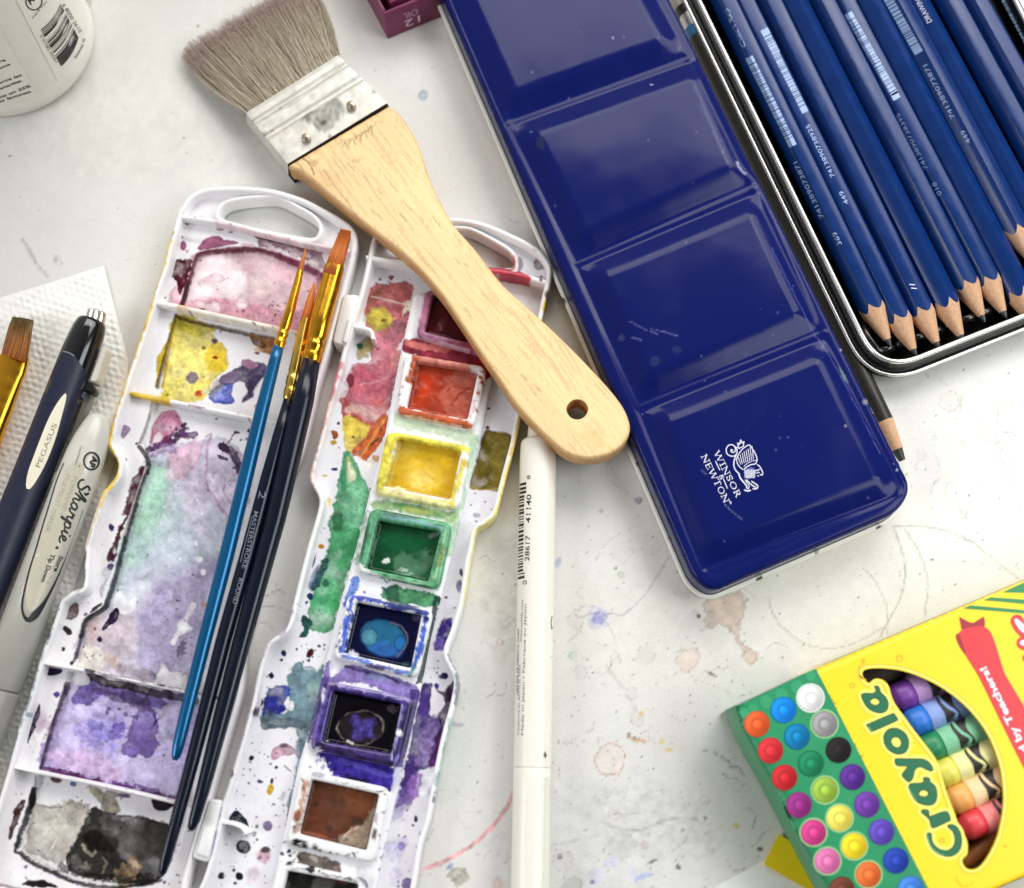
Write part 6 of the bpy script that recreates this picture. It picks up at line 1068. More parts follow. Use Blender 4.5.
# ferrule
fT = np.array([243.5, 114.5]); fR = np.array([340.5, 53.5]); bR = np.array([389.5, 101.5]); bL = np.array([285, 165.5])
def fer(name, prof, m, paint=None, cl=5.0):           # prof: list of (t along, half thickness mm); rounded flat section
    rings = []; P2 = []
    for t, hz_ in prof:
        a = fT+(bL-fT)*t; b = fR+(bR-fR)*t; zc = 4.9+t*.2; n = 40
        k = np.linspace(0, 1, n); q = a+np.outer(k, b-a); edge = np.minimum(k, 1-k)*np.hypot(*(b-a)); rnd = np.sqrt(np.clip(1-(1-np.clip(edge/3.5, 0, 1))**2, 0, 1))
        up = ringw2(q, zc+hz_, 0); up[:, 2] = (zc+hz_*rnd)*1e-3; dn = up[::-1].copy(); dn[:, 2] = (zc-np.minimum(hz_, zc-.4)*rnd[::-1])*1e-3
        rings.append(np.vstack([up, dn])); P2.append(np.vstack([q, q[::-1]]))
    V, Fs = loft(rings, True, True, True); P2 = np.vstack(P2)
    return mk(name, V, [f[::-1] for f in Fs], m, FB, True, paint(P2[:, 0], P2[:, 1]) if paint else None, ang=70)
def fer_paint(x, y):
    p = Paint(x, y, (212, 210, 202), .42, .08, 16); n_ = fbm(x, y, 6, 4, 5); p.c *= (1-.18*np.clip(n_, 0, 1))[:, None]; p.r += .1*n_
    p.P([(301, 118), (338, 97), (346, 112), (326, 133), (316, 128)], (150, 150, 142), a=.9, smooth=False, w=1.2, v=.3, vs=2.5, r=.5); p.E(322, 122, 3.5, 2.2, (70, 70, 64), w=1); p.E(283, 131, 9, 4, (186, 180, 168), -28, a=.6, s_=3, w=3, v=.3); p.dots(50, (262, 100, 388, 166), (110, 104, 96), (.4, 1.1), a=.7); p.L([(300, 144), (304, 148)], 1.2, (50, 50, 46)); p.L([(374, 92), (378, 90), (380, 94)], 1.4, (60, 56, 50), w=1)
    p.L([(262, 120), (300, 99), (345, 64)], 1.2, (120, 118, 108), a=.4, w=1, sp=.2)
    return p.rgba()
pr = [(0, 4.3), (.06, 4.5), (.13, 4.5), (.17, 4.15), (.2, 4.1), (.235, 4.5), (.28, 4.6), (.42, 4.6), (.46, 4.2), (.5, 4.2), (.54, 4.65), (.75, 4.75), (.98, 4.8), (1, 4.8)]
prof2 = []
for (a, ha), (b, hb_) in zip(pr[:-1], pr[1:]):
    for k in range(4): prof2.append((a+(b-a)*k/4, ha+(hb_-ha)*sst(k/4)))
prof2.append(pr[-1])
FE = fer('ferrule', prof2, mat('worn_tin', None, metal=.42, spec=.3, bump=.25, bs=300, nz=.08, nzs=350), fer_paint)
fer('binding', [(.997, 4.6), (1.0, 4.9), (1.010, 4.9), (1.013, 4.5)], mat('dark_gap', (50, 40, 30), .6, nz=.1))
def rivet(px, py):
    V, Fs = tube([(px, py, 10.3, 4.2), (px-.01, py-.5, 10.35, 4.0)], 14)
    C = W(px, py, 10.9); n = 16; a = np.linspace(0, 2*np.pi, n, endpoint=False); r = 4.3*mpp(px, py, 11)
    rr = [np.stack([C[0]+r*k*np.cos(a), C[1]+r*k*np.sin(a), np.full(n, C[2]+z*1e-3)], 1) for k, z in ((1.15, -.8), (1.1, -.05), (.95, .2), (.7, .12), (.6, .2), (.3, .35))]
    V, Fs = loft(rr, True, False, True); mk('rivet', V, Fs, mat('copper_rivet', (184, 168, 150), .3, metal=.8, nz=.2, nzs=900), FE, True)
rivet(306, 137); rivet(351, 104.5)
# bristles: a solid core and some three thousand hairs
tipL = [(187, 58), (190, 48), (198, 42), (210, 37), (224, 28), (238, 19), (252, 11), (266, 3), (280, -3), (296, -8), (310, -12)]
tp = resample(spl(tipL, False, 4), .05, False)
def bristle(k): 
    j = np.clip((k*(len(tp)-1)).astype(int), 0, len(tp)-1); return tp[j]
nB = 5200; k = RNG.uniform(0, 1, nB); lay = RNG.uniform(-1, 1, nB)
rootp = fT+(np.outer(np.clip(k*.97+.015+RNG.normal(0, .012, nB), .01, .99), fR-fT)); tipp = bristle(np.clip(k+RNG.normal(0, .028, nB), 0, 1))
ctr = (rootp+tipp)/2; dd = tipp-rootp; ln = RNG.uniform(.84, 1.06, nB)+.03*np.sin(k*37)+.02*np.sin(k*83); ln = np.where(RNG.uniform(0, 1, nB) < .1, RNG.uniform(.5, .9, nB), ln); tipp = rootp+dd*ln[:, None]
bow = (k-.5)*12*0+RNG.normal(0, 2.0, nB)+np.where(k < .22, 3.5*(1-k/.22), 0)-np.where(k > .85, 4*(k-.85)/.15, 0)
nrm_ = np.stack([dd[:, 1], -dd[:, 0]], 1)/np.hypot(*dd.T)[:, None]
ns = 7; Vb = np.zeros((nB, ns, 3, 3)); Cb = np.zeros((nB, ns, 3, 4)); hw = RNG.uniform(.26, .46, nB)
tone = RNG.uniform(0, 1, nB); colA = lin((170, 157, 136))[None]*(1-tone[:, None])+lin((222, 211, 190))[None]*tone[:, None]; dk = RNG.uniform(0, 1, nB) < .10; colA[dk] = lin((146, 130, 108))
pk = lin((180, 154, 150))[None]*(.72+.5*tone[:, None])
for s in range(ns):
    t = s/(ns-1); q = rootp+(tipp-rootp)*t+nrm_*(bow*math.sin(math.pi*(t*.75))*1.0)[:, None]+RNG.normal(0, .35*t, (nB, 2))
    zc = 5.2*(1-t)+2.6*t; half = 4.0*(1-t)+2.3*t; z = np.maximum(zc+lay*half*np.sqrt(np.clip(1-(2*np.abs(k-.5))**6, .1, 1)), .25)
    P = W(q[:, 0], q[:, 1], z); w_ = (hw*(1-.65*t))*2.3e-4
    sd = np.stack([nrm_[:, 0], -nrm_[:, 1], np.zeros(nB)], 1)
    Vb[:, s, 0] = P-sd*w_[:, None]; Vb[:, s, 1] = P+sd*w_[:, None]; Vb[:, s, 2] = P+np.array([0, 0, 1.])*w_[:, None]*1.2
    m_ = sst((t*ln-.68+.12*RNG.normal(0, 1, nB))/.25)[:, None]*.8
    cc = colA*(1-m_)+pk*m_; Cb[:, s, :, :3] = cc[:, None]; Cb[:, s, :, 3] = .5
ii = np.arange(nB)[:, None]*ns*3+np.arange(ns-1)[None]*3; Fb = []
for a, b in ((0, 1), (1, 2), (2, 0)): Fb.append(np.stack([ii+a, ii+b, ii+3+b, ii+3+a], -1).reshape(-1, 4))
mk('bristles', Vb.reshape(-1, 3), np.vstack(Fb)[:, ::-1].copy(), M_ATT, FB, True, Cb.reshape(-1, 4))
rings = []
for t in np.linspace(-.05, .86, 8):
    kk = np.linspace(.02, .98, 30); a = fT+np.outer(kk, fR-fT); b = bristle(kk); q = a+(b-a)*t; zc = 5.2*(1-t)+2.6*t; half = (3.6*(1-t)+1.5*t)
    e = np.sqrt(np.clip(1-(2*np.abs(kk-.5))**6, .02, 1)); up = W(q[:, 0], q[:, 1], zc); up[:, 2] = (zc+half*e*.85)*1e-3; dn = up[::-1].copy(); dn[:, 2] = (zc-half*e[::-1]*.85)*1e-3; rings.append(np.vstack([up, dn]))
V, Fs = loft(rings, True, True, True); mk('bristle_core', V, Fs, mat('dark_hair', (150, 136, 112), .8, nz=.3, nzs=1500, bump=.4, bs=2500), FB)
# ================================================================ small brushes lying on the palette
M_GOLD = mat('brass_ferrule', (240, 176, 52), .2, metal=1, nz=.06, bump=.05, bs=400)
M_GOLDL = mat('pale_brass', (244, 200, 96), .2, metal=1, nz=.06, bump=.05, bs=400)
M_NAVY = mat('navy_lacquer', (12, 18, 36), .22, spec=.4, nz=.1, nzs=100)
M_TURQ = mat('turquoise_lacquer', (8, 96, 146), .26, metal=.55, coat=.2, nz=.06, nzs=80)
def hair_paint(c0, c1, n, seg=24, seed=1):
    q = np.random.default_rng(seed); st = q.uniform(.7, 1.2, seg); out = []
    for i in range(n):
        t = i/(n-1); c = lin(c0)*(1-t)+lin(c1)*t; out.append(np.concatenate([np.clip(c[None]*st[:, None]*q.uniform(.9, 1.1, (seg, 1)), 0, 1), np.full((seg, 1), .5)], 1))
    return np.vstack(out)
def brush(nm, label, cat, hair, ferr, body, mb, mg, hc, hair_flat=1., seed=3):
    b0 = body[len(body)//2]; T = thing(nm, label, cat, W(b0[0], b0[1]).tolist())
    n = len(hair); V, Fs = tube(hair, 24); mk('bristles', V, Fs, M_ATT, T, True, hair_paint(hc[0], hc[1], n, 24, seed))
    V, Fs = tube(ferr, 28); mk('ferrule', V, Fs, mg, T, True, ang=50)
    V, Fs = tube(body, 28); h = mk('handle', V, Fs, mb, T, True)
    return T, h
def lerp(p0, p1, ts, rs, fl=None):
    return [(p0[0]+(p1[0]-p0[0])*t, p0[1]+(p1[1]-p0[1])*t, p0[2]+(p1[2]-p0[2])*t, r)+((f,) if fl else ()) for t, r, f in zip(ts, rs, fl or [1]*len(ts))]
ZB = 9.2
# turquoise round brush
a, b = (299.5, 273, ZB), (281.5, 345, ZB)
tb_ = [(279.2, 344, ZB, 5.4), (275, 360, ZB, 5.9), (262.5, 408, ZB, 6.9), (247.5, 470, ZB, 7.5), (226.5, 556, ZB, 7.6), (203.5, 645, ZB, 7.1), (185, 718, ZB, 6.6), (178.8, 744, ZB, 6.1), (176, 756, ZB, 4.8), (174.8, 760.5, ZB, 2.4)]
BR1, _ = brush('round_brush', 'slim turquoise brush with a fine pointed tip in a long gold ferrule', 'paintbrush', [(306, 248, ZB, .5), (304, 256, ZB, 1.6), (301.5, 266, ZB, 2.7), (299.5, 274, ZB, 3.4), (298.5, 278, ZB, 3.5)][::1],
      [(300, 271, ZB, 3.3), (298, 281, ZB, 3.8), (291, 307, ZB, 4.8), (284.6, 328, ZB, 5.4), (283.6, 331, ZB, 4.6), (283, 333, ZB, 5.6), (282, 336, ZB, 5.6), (281.4, 338.2, ZB, 4.7), (280.7, 340, ZB, 5.7), (278.6, 347, ZB, 5.7), (277.6, 348, ZB, 5)], tb_, M_TURQ, M_GOLD, ((214, 120, 30), (150, 76, 20)))
# navy round brush, number 2
nb = [(289.5, 398, ZB, 5.4), (281, 430, ZB, 6.6), (267.5, 480, ZB, 7.5), (247.5, 555, ZB, 7.8), (223.5, 640, ZB, 7.7), (193.5, 757, ZB, 7.0), (175, 826, ZB, 6.4), (165.5, 860, ZB, 5.8), (162.5, 872, ZB, 4.2), (161.6, 876, ZB, 2)]
BR2, h2_ = brush('round_brush', 'navy brush printed with the number 2, its orange tip between two other brushes', 'paintbrush', [(314.5, 283, ZB, .6), (312.5, 291, ZB, 2.6), (310, 302, ZB, 4), (307, 314, ZB, 4.6), (304, 324, ZB, 4.6)],
      [(306, 319, ZB, 4.8), (304, 326, ZB, 5), (299, 350, ZB, 5.6), (294.3, 371, ZB, 6), (293.8, 374, ZB, 5.2), (293, 377, ZB, 6.3), (291.7, 384, ZB, 6.3), (291.2, 386.5, ZB, 5.4), (290.6, 389, ZB, 6.2), (288.9, 398, ZB, 6.2), (288.6, 400, ZB, 5.3)], nb, M_NAVY, M_GOLDL, ((224, 130, 34), (196, 100, 26)), seed=5)
# large navy flat brush
fb_ = [(311, 358, ZB+1, 9.6), (303, 400, ZB+.8, 11), (291.5, 450, ZB+.4, 11), (275.5, 519, ZB, 10.2), (259.5, 577, ZB, 9.8), (242, 641, ZB, 9.2), (221.5, 718, ZB, 8.4), (204, 786, ZB, 7), (194.5, 820, ZB, 5.8), (191.6, 828, ZB, 4.2), (190.6, 831, ZB, 1.8)]
zf_ = ZB+1
BR3, h3_ = brush('flat_brush', 'navy flat brush with the widest gold ferrule and square orange bristles', 'paintbrush', [(346, 230.5, zf_, 5.2, .4), (344, 238, zf_, 6.8, .45), (338, 256, zf_, 8, .55), (332, 276, zf_, 8.6, .65), (328, 290, zf_, 8.6, .7)],
      [(335, 266, zf_, 9.6, .66), (328, 292, zf_, 10.4, .78), (321, 318, zf_, 10.6, .9), (317, 337, zf_, 10.2, 1), (316, 341, zf_, 9.0, 1), (315.3, 344, zf_, 10.3, 1), (314, 348.5, zf_, 10.3, 1), (313.4, 351, zf_, 9.1, 1), (312.6, 354, zf_, 10, 1), (311, 361, zf_, 10, 1), (310.6, 362.5, zf_, 9.2, 1)], fb_, M_NAVY, M_GOLD, ((186, 92, 22), (150, 70, 16)), seed=9)
def hairs(T, root, tip, n, cols, z0, z1, hb=1.0, sd=3):
    q = np.random.default_rng(sd); out = []
    for i in range(n):
        k_ = q.uniform(-1, 1); r0 = np.array(root[:2])+np.array(root[2:4])*k_; t0 = np.array(tip[:2])+np.array(tip[2:4])*k_*q.uniform(.9, 1.05); e_ = r0+(t0-r0)*q.uniform(.8, 1.03); za = z0+root[4]*math.sqrt(max(0, 1-k_*k_*.9)); zb_ = z1+tip[4]*math.sqrt(max(0, 1-k_*k_*.9)); to = q.uniform(.55, 1.35)
        g_ = tube([(*r0, za, .45), (*((r0+e_)/2+q.normal(0, .25, 2)), (za+zb_)/2, .42), (*e_, zb_, .15)], 4); out.append((g_[0], g_[1], np.repeat(np.array([np.r_[np.clip(lin(c)*to, 0, 1), .5] for c in cols]), 4, 0)))
    V, Fs, C_ = join(out); mk('bristles', V, Fs, M_ATT, T, True, C_)
hairs(BR3, (331, 274, 8, 2.4, 1.7), (346, 230, 5.6, 1.8, .6), 150, ((176, 84, 20), (206, 112, 34), (160, 76, 22)), zf_, zf_, sd=8)
hairs(BR2, (306, 318, 4.2, 1.2, 1.0), (314.4, 284, .4, .1, .1), 40, ((206, 110, 30), (226, 132, 40), (190, 100, 30)), ZB, ZB, sd=9)
ax2 = axis([(267.5, 480, ZB, 7.9), (223.5, 640, ZB, 8.0)])
d2 = np.array([-.236, .972])
M_GTX = mat('grey_print', (112, 118, 134), .4, nz=.05)
decal('printing', [txt('2', (259.5, 490.5), (258, 498), 7), txt('MASTERSTROKE', (254.4, 511), (241.8, 568), 4.4, .01), txt('ROUND', (238.8, 578), (232.4, 603.5), 4.8, .01), ribbon(np.array([(252.2, 516), (240.6, 562)]), .7)], zcyl(ax2), M_GTX, h2_, .07)
# brush at the left edge
LB = thing('flat_brush', 'flat brush with brown square-cut bristles in a shiny yellow ferrule, lying on the paper towel', 'paintbrush', W(5, 400).tolist())
zl = 4.4; hs = [(23, 319, zl, 11, .3), (21, 326, zl, 12, .32), (18, 340, zl, 13, .36), (14.5, 356, zl, 13.6, .4), (12, 366, zl, 13.6, .45)]
V, Fs = tube(hs, 40); cA = hair_paint((84, 74, 34), (176, 104, 44), 5, 40, 4); cA[:40*1, :3] *= .8; mk('bristles', V, Fs, M_ATT, LB, True, cA)
stv = []
for i in range(300):
    k_ = RNG.uniform(-1, 1); a_ = RNG.uniform(.2, 1); b0 = np.array([14+k_*13*.94, 358-k_*-4.4]); b1 = np.array([23+k_*10.5, 319+RNG.uniform(-2.5, 2.5)+k_*1.4]); b1 = b0+(b1-b0)*RNG.uniform(.7, 1.03); zz = zl+1e3*0+4.4*.75*a_*math.sqrt(max(0, 1-k_*k_))*.9
    g_ = tube([(b0[0], b0[1], zz, .55), ((b0[0]+b1[0])/2+RNG.normal(0, .4), (b0[1]+b1[1])/2, zz*.92, .5), (b1[0], b1[1], zz*.8, .2)], 4); to = RNG.uniform(.6, 1.3)
    stv.append((g_[0], g_[1], np.repeat(np.array([np.r_[np.clip(lin(c)*to, 0, 1), .5] for c in ((178, 106, 46), (150, 94, 40), (84, 76, 34))]), 4, 0)))
V, Fs, C_ = join(stv); mk('bristles', V, Fs, M_ATT, LB, True, C_)
V, Fs = tube([(14.2, 357, zl, 15.2, .5), (12.5, 364, zl, 15.4, .5), (10, 374, zl, 15, .5), (8.6, 378, zl, 14.4, .55), (6.5, 386, zl, 14, .6), (0, 410, zl, 12, .8), (-8, 436, zl, 10.6, 1), (-20, 476, zl, 10, 1)], 36); LF = mk('ferrule', V, Fs, M_GOLD, LB, True, ang=60)
V, Fs = tube([(24.6, 362, zl-.4, 2.2), (20, 380, zl-.4, 2.6), (11, 404, zl-.6, 2.8), (2, 432, zl-.6, 2.6), (-6, 456, zl-.6, 2.4)], 10); mk('ferrule_seam', V, Fs, mat('dark_seam', (70, 26, 12), .3, metal=.5, nz=.1), LF)
V, Fs = tube([(-18, 470, zl, 9.6), (-60, 610, zl, 11), (-110, 780, zl, 6)], 20); mk('handle', V, Fs, M_NAVY, LB)
# ================================================================ paper towel
TW = [(103.5, 265), (80, 272.5), (60, 279), (30, 288), (0, 297), (-40, 309), (-70, 600), (-60, 900), (-30, 880), (0, 800), (36, 690), (66, 612), (96, 520), (120, 440), (128, 372), (128, 361)]
def twz(x, y):
    a = x*.955+y*.30; b = -x*.30+y*.955; pa = 7.4; pb = 6.4
    r = np.floor(b/pb); fx = (a/pa+.5*np.mod(r, 2))%1-.5; fy = (b/pb)%1-.5
    bump = np.exp(-(fx**2*7+fy**2*7)); e = sst(-sdp(x, y, np.array(TW, float))/5)
    bump = bump*(.75+.45*fbm(x, y, 11, 2, 14))
    return .35+(.42*bump+.10*fbm(x, y, 3, 2, 4)+.35*(fbm(x, y, 40, 2, 6)+.6))*e
def tw_paint(x, y):
    p = Paint(x, y, (243, 242, 237), .9, .03, 30); p.E(75, 700, 40, 60, (190, 184, 170), a=.25, s_=40); return p.rgba()
ptw = surf('paper_towel', np.array(TW, float), twz, .6, mat('paper_tissue', None, bump=.3, bs=3500), None, step=1.45, paint=tw_paint)
ptw['label'] = 'white quilted paper towel lying under the pens'; ptw['category'] = 'paper towel'
# ================================================================ dark blue push button pen
PN = thing('push_pen', 'dark blue push button pen with cream oval badge and grey clip, on the paper towel', 'pen', W(40, 450).tolist())
zp = 6.2
def pa(y): return 92-.392*(y-322)
def pt(name, ys, m, par=PN, **k):
    V, Fs = tube([(pa(y), y, zp, r) for y, r in ys], 36); return mk(name, V, Fs, m, par, True, ang=45, **k)
M_PBL = mat('navy_rubber', (22, 26, 54), .45, nz=.06, nzs=300)
pt('barrel', [(350, 17.4), (360, 17.9), (400, 18.1), (450, 18.3), (500, 18.6), (560, 18.8), (600, 18.6), (640, 17)], M_PBL)
pt('collar', [(320.5, 11.5), (321.6, 13.6), (325, 15), (331, 16.3), (340, 17.2), (352, 17.9), (366, 18.15), (392, 18.3), (400, 18.25)], mat('black_gloss', (18, 20, 24), .14, coat=.5, nz=.08))
# blue sleeve edge that sweeps over the black collar
sv = []
def zpenb(ex=0): return zcyl(axis([(pa(350), 350, zp, 17.8+ex), (pa(560), 560, zp, 18.9+ex)]))
o_ = filled(spl([(63, 351), (69, 352.5), (75, 356), (79, 362), (82, 366), (86, 374), (88.5, 381), (87, 392), (80, 402), (60, 402), (42, 402), (52, 376)], True, 4), (), 3); decal('sleeve', [o_], zpenb(.4), M_PBL, PN, .02)
decal('sleeve_ring', [ribbon(spl([(63, 351.3), (69, 352.8), (74.5, 356)], False, 4), 1.1)], zpenb(.5), mat('silver_line', (190, 190, 195), .25, metal=.8, nz=.05), PN, .05)
bdg = spl([(65.3, 393), (66, 399), (62, 415), (55, 440), (45, 465), (34, 484), (28.5, 489.5), (26, 486), (28, 472), (36, 450), (47, 422), (56.5, 404)], True, 5)
BD = decal('badge', [filled(bdg, (), 3)], zpenb(.2), mat('cream_plastic', (236, 230, 208), .4, nz=.03), PN, .12)
decal('lettering', [txt('PEGASUS', (39.8, 468), (57.2, 424.5), 5.0)], zpenb(.2), mat('brown_print', (150, 132, 118), .5, nz=.1), BD, .18)
CL = thing  # clicker prongs
V, Fs = join([tube([(94.5+dx, 325+dy, zp+dz, 4.6), (98+dx, 312+dy, zp+dz, 4.6), (98.4+dx, 310.6+dy, zp+dz, 3.4)], 14) for dx, dy, dz in ((-6, -1, .4), (4, 2, .2), (-1, 0, 1.4))]); mk('push_button', V, Fs, mat('chrome', (225, 222, 218), .12, metal=1, nz=.04), PN, True, ang=50)
# clip along the side
def slabq(name, px, z0, z1, m, par, bev=.3):
    O = resample(np.array(px, float), 3); rr = [(O, z0), (O, z1-bev), (off(O, -bev*3), z1)]
    V, Fs = loft([ringw2(a, z1, z) for a, z in rr], True, False, True); return mk(name, V, Fs if area(O) < 0 else [f[::-1] for f in Fs], m, par, True, ang=50)
CLP = slabq('clip', rounded([(103, 345), (107.5, 347.5), (97, 382), (89, 381)], 2, 4), 3.5, 7.4, mat('pale_clip', (206, 203, 192), .35, nz=.05), PN)
slabq('clip_arm', rounded([(88, 384), (94.5, 388), (90, 402), (68, 454), (54, 492), (50, 488), (62, 456), (79, 410)], 2, 4), 2.5, 4.4, mat('smoke_plastic', (122, 121, 112), .2, coat=.3, nz=.12, nzs=200), CLP)
slabq('clip_knob', rounded([(84, 378), (91, 382), (94.8, 388), (93, 393), (82, 390)], 3, 4), 3, 6.6, MATS['black_gloss'], CLP); slabq('clip_foot', rounded([(65.5, 459.5), (61, 470), (53, 490), (50.5, 489), (52, 477), (55, 472)], 1, 4), 3, 5.6, MATS['pale_clip'], CLP)
# ================================================================ grey permanent marker
MK_ = thing('permanent_marker', 'light grey permanent marker with black script lettering inside a black swoosh', 'marker', W(60, 540).tolist())
zm = 6.6
def ma(y): return 97-.372*(y-425)
def zmk(ex=0.0): return zcyl(axis([(ma(480), 480, zm, 20.2+ex), (ma(680), 680, zm, 21.2+ex)]))
M_MKG = mat('grey_marker_plastic', (206, 204, 194), .2, nz=.04, bump=.04, bs=400)
V, Fs = tube([(ma(y), y, zm, r) for y, r in ((414.5, 3), (415.3, 6.5), (417, 9.5), (420, 11.6), (428, 14.2), (440, 17.2), (455, 19.2), (475, 20.175), (688, 21.24))], 56); CAP_ = mk('cap', V, Fs, M_MKG, MK_, True)
V, Fs = tube([(ma(y), y, zm, r) for y, r in ((687, 19.5), (688.5, 19.6))], 44); mk('seam', V, Fs, mat('dark_groove', (60, 58, 54), .5, nz=.1), MK_)
V, Fs = tube([(ma(y), y, zm, r) for y, r in ((689.5, 21.2), (692, 21.6), (760, 22), (860, 21))], 44); mk('barrel', V, Fs, mat('grey_barrel', (150, 147, 138), .35, nz=.05), MK_)
ell = spl([(63.5, 463), (56, 482), (49, 505), (42.5, 526), (35.5, 550), (29, 571), (24, 592), (22, 606), (24, 616), (29, 620), (36, 614), (45, 602), (55, 583), (65, 560), (75, 534), (83, 510)], False, 5)
wdt = np.interp(np.linspace(0, 1, len(ell)), [0, .12, .35, .52, .6, .66, .74, .85, 1], [.9, 1.2, 1.7, 2.2, 5, 8, 3.0, 1.1, .5])
inn_ = spl([(36, 552), (30, 572), (26.5, 592), (26.5, 607), (31, 612), (37, 607), (47, 592), (58, 566), (68, 540), (76, 516), (82, 500), (86, 480), (80, 462), (68, 466), (60, 484), (52, 508), (43, 532)], True, 4)
decal('label_field', [filled(inn_, (), 3)], zmk(), mat('tan_field', (196, 191, 172), .32, nz=.03), CAP_, .03)
decal('swoosh', [ribbonN(ell, wdt)], zmk(), M_INK, CAP_, .08)
SB = np.array([79.6, 479.0]); SD = np.array([-.328, .944]); SU = np.array([.944, .328]); scr = []
def st(pts, w_, k=1.16):
    scr.append(ribbon(spl([tuple(SB+SD*a*k+SU*b*.98) for a, b in pts], False, 6), w_))
st([(10, 9.6), (11, 11.6), (8.5, 13.6), (5, 12.8), (3.8, 10), (6, 7.6), (8.2, 5), (7, 1.6), (3.4, .4), (.4, 2), (-.6, 5)], 2.3)
st([(9.5, 3), (13, 8), (15.6, 13), (17, 13), (16, 9.6), (13.6, 4), (12.6, .4)], 2); st([(13.3, 3.2), (15.6, 6.8), (17.6, 6.6), (17, 3), (18, .5), (20.4, 2)], 2)
st([(26, 6.4), (23.8, 7.2), (21.4, 5), (21.2, 1.6), (23.2, .4), (25.6, 3), (26.8, 6.8), (26, 2), (27.2, .4), (29.4, 2.2)], 2)
st([(29.4, 2.2), (31.2, 7.2), (31.8, 5.6), (34.2, 6.4), (33.6, 3), (34.4, .4), (36.8, 2)], 2)
st([(36.8, 2), (39, 6.8), (36.8, -3.2), (35.6, -4.4), (37.6, 1), (40.2, 6.4), (43, 6.2), (43, 2.6), (40.8, .4), (38.6, 1.4)], 2); st([(42.6, 1.4), (45.8, 2.6)], 1.7)
st([(45.8, 2.4), (47.4, 6.6), (46.8, 2), (47.8, .4), (50, 2)], 2); st([(48.6, 9.4), (49.6, 10)], 2.2)
st([(50, 2), (52.8, 3.4), (54.6, 5.6), (53.4, 7), (51.4, 5.4), (51, 2), (53, .4), (55.6, 1.2), (57.6, 3)], 2)
scr.append(poly([tuple(SB+SD*(62.4*1.16+1.7*math.cos(t))+SU*(1.2+1.7*math.sin(t))) for t in np.linspace(0, 6.28, 14, endpoint=False)]))
decal('script_lettering', scr, zmk(), M_INK, CAP_, .07)
decal('small_lettering', [txt('Store', (59.5, 555.5), (53.7, 571), 4.4, .03), txt('Tip Down', (51.2, 553.5), (40.8, 581.5), 4.6, .03)], zmk(), M_INK, CAP_, .07)
ci = np.array([(91.6+7.6*math.cos(t), 461+8.6*math.sin(t)) for t in np.linspace(0, 2*math.pi, 32, endpoint=False)])
decal('seal', [ribbon(ci, 1.7, True), txt('AP', (93.2, 455.4), (88.6, 466), 6.2, .04)], zmk(), M_INK, CAP_, .06); decal('small_lettering', [txt('nontoxic', (80.5, 446), (74.5, 465), 2.6), txt('.', (79, 465), (78.4, 466.6), 9)], zmk(), mat('grey_ink', (104, 102, 96), .5, nz=.1), CAP_, .06)
decal('embossing', [txt('FINE POINT MARKER', (66, 474), (45, 531), 4.6), txt('PERMANENT', (73.5, 476), (58, 519), 4.6)], zmk(), mat('embossed_grey', (166, 163, 150), .35, nz=.1), CAP_, .05)
# ================================================================ white fineliner
FL = thing('fineliner', 'white capped pen with a barcode along its side, lying beside the palette', 'pen', W(534, 650).tolist())
zf2 = 4.9; M_WPEN = mat('white_pen_plastic', (238, 235, 224), .32, coat=.05, nz=.02)
def fa(y): return 537.8-(y-470)*.0187
def ft(name, ys, m=M_WPEN):
    V, Fs = tube([(fa(y), y, zf2, r) for y, r in ys], 40); return mk(name, V, Fs, m, FL, True, ang=50)
ft('cap_tip', [(416, 8), (418, 9.5), (430, 10.6), (444, 11.5)]); FC = ft('cap', [(440, 14.5), (442, 16.8), (446, 17.8), (460, 18.2), (767.5, 18.82)]); ft('barrel', [(767.9, 18.6), (768.6, 18.85), (780, 18.9), (830, 19), (930, 19)])
slabq('clip', rounded([(545, 776), (550.5, 776), (549.5, 930), (541, 930)], 1, 3), 4, 8.1, mat('pen_clip', (222, 222, 208), .35, nz=.03), FL)
zfl = zcyl(axis([(fa(460), 460, zf2, 18.2), (fa(767.5), 767.5, zf2, 18.82)]))
bars = []; y_ = 482.0; q_ = np.random.default_rng(4)
while y_ < 578:
    h_ = q_.choice([.8, 1.2, 1.8, 2.6, 2.6]); x0 = fa(y_)-17.9; w_ = 4.9 if 492 < y_ < 570 else 6.6; tt_ = np.linspace(0, 1, 8); xx_ = x0+(w_+.2)*tt_-.2; yy_ = y_+1.6*(1-tt_); bars.append((np.vstack([np.stack([xx_, yy_], 1), np.stack([xx_, yy_+h_], 1)]), [[i, i+1, 9+i, 8+i] for i in range(7)])); y_ += h_+q_.choice([.9, 1.3, 1.8])
decal('barcode', bars, zfl, M_INK, FC, .04)
decal('lettering', [txt('0', (526.8, 584.5), (527, 580.5), 4.6), txt('28617', (529.2, 561), (530, 535.5), 4.8, .01), txt('41140', (530.4, 523), (531.2, 494.5), 4.8, .01), txt('8', (530.3, 479.3), (530.4, 475.3), 3.6)], zfl, M_INK, FC, .04)
decal('fine_print', [txt('UCHIDA OF AMERICA, CORP.', (517.8, 694), (519.4, 628), 1.9, .02), txt('www.uchida.com', (521.6, 642), (523.3, 600), 2.2), txt('Made in Japan / Fabrique au Japon', (523.2, 735), (526.4, 604), 2.3), txt('Conforms to ASTM D 4236', (519.2, 735), (520.2, 665), 2)], zfl, mat('fine_ink', (70, 66, 72), .5, nz=.1), FC, .04)
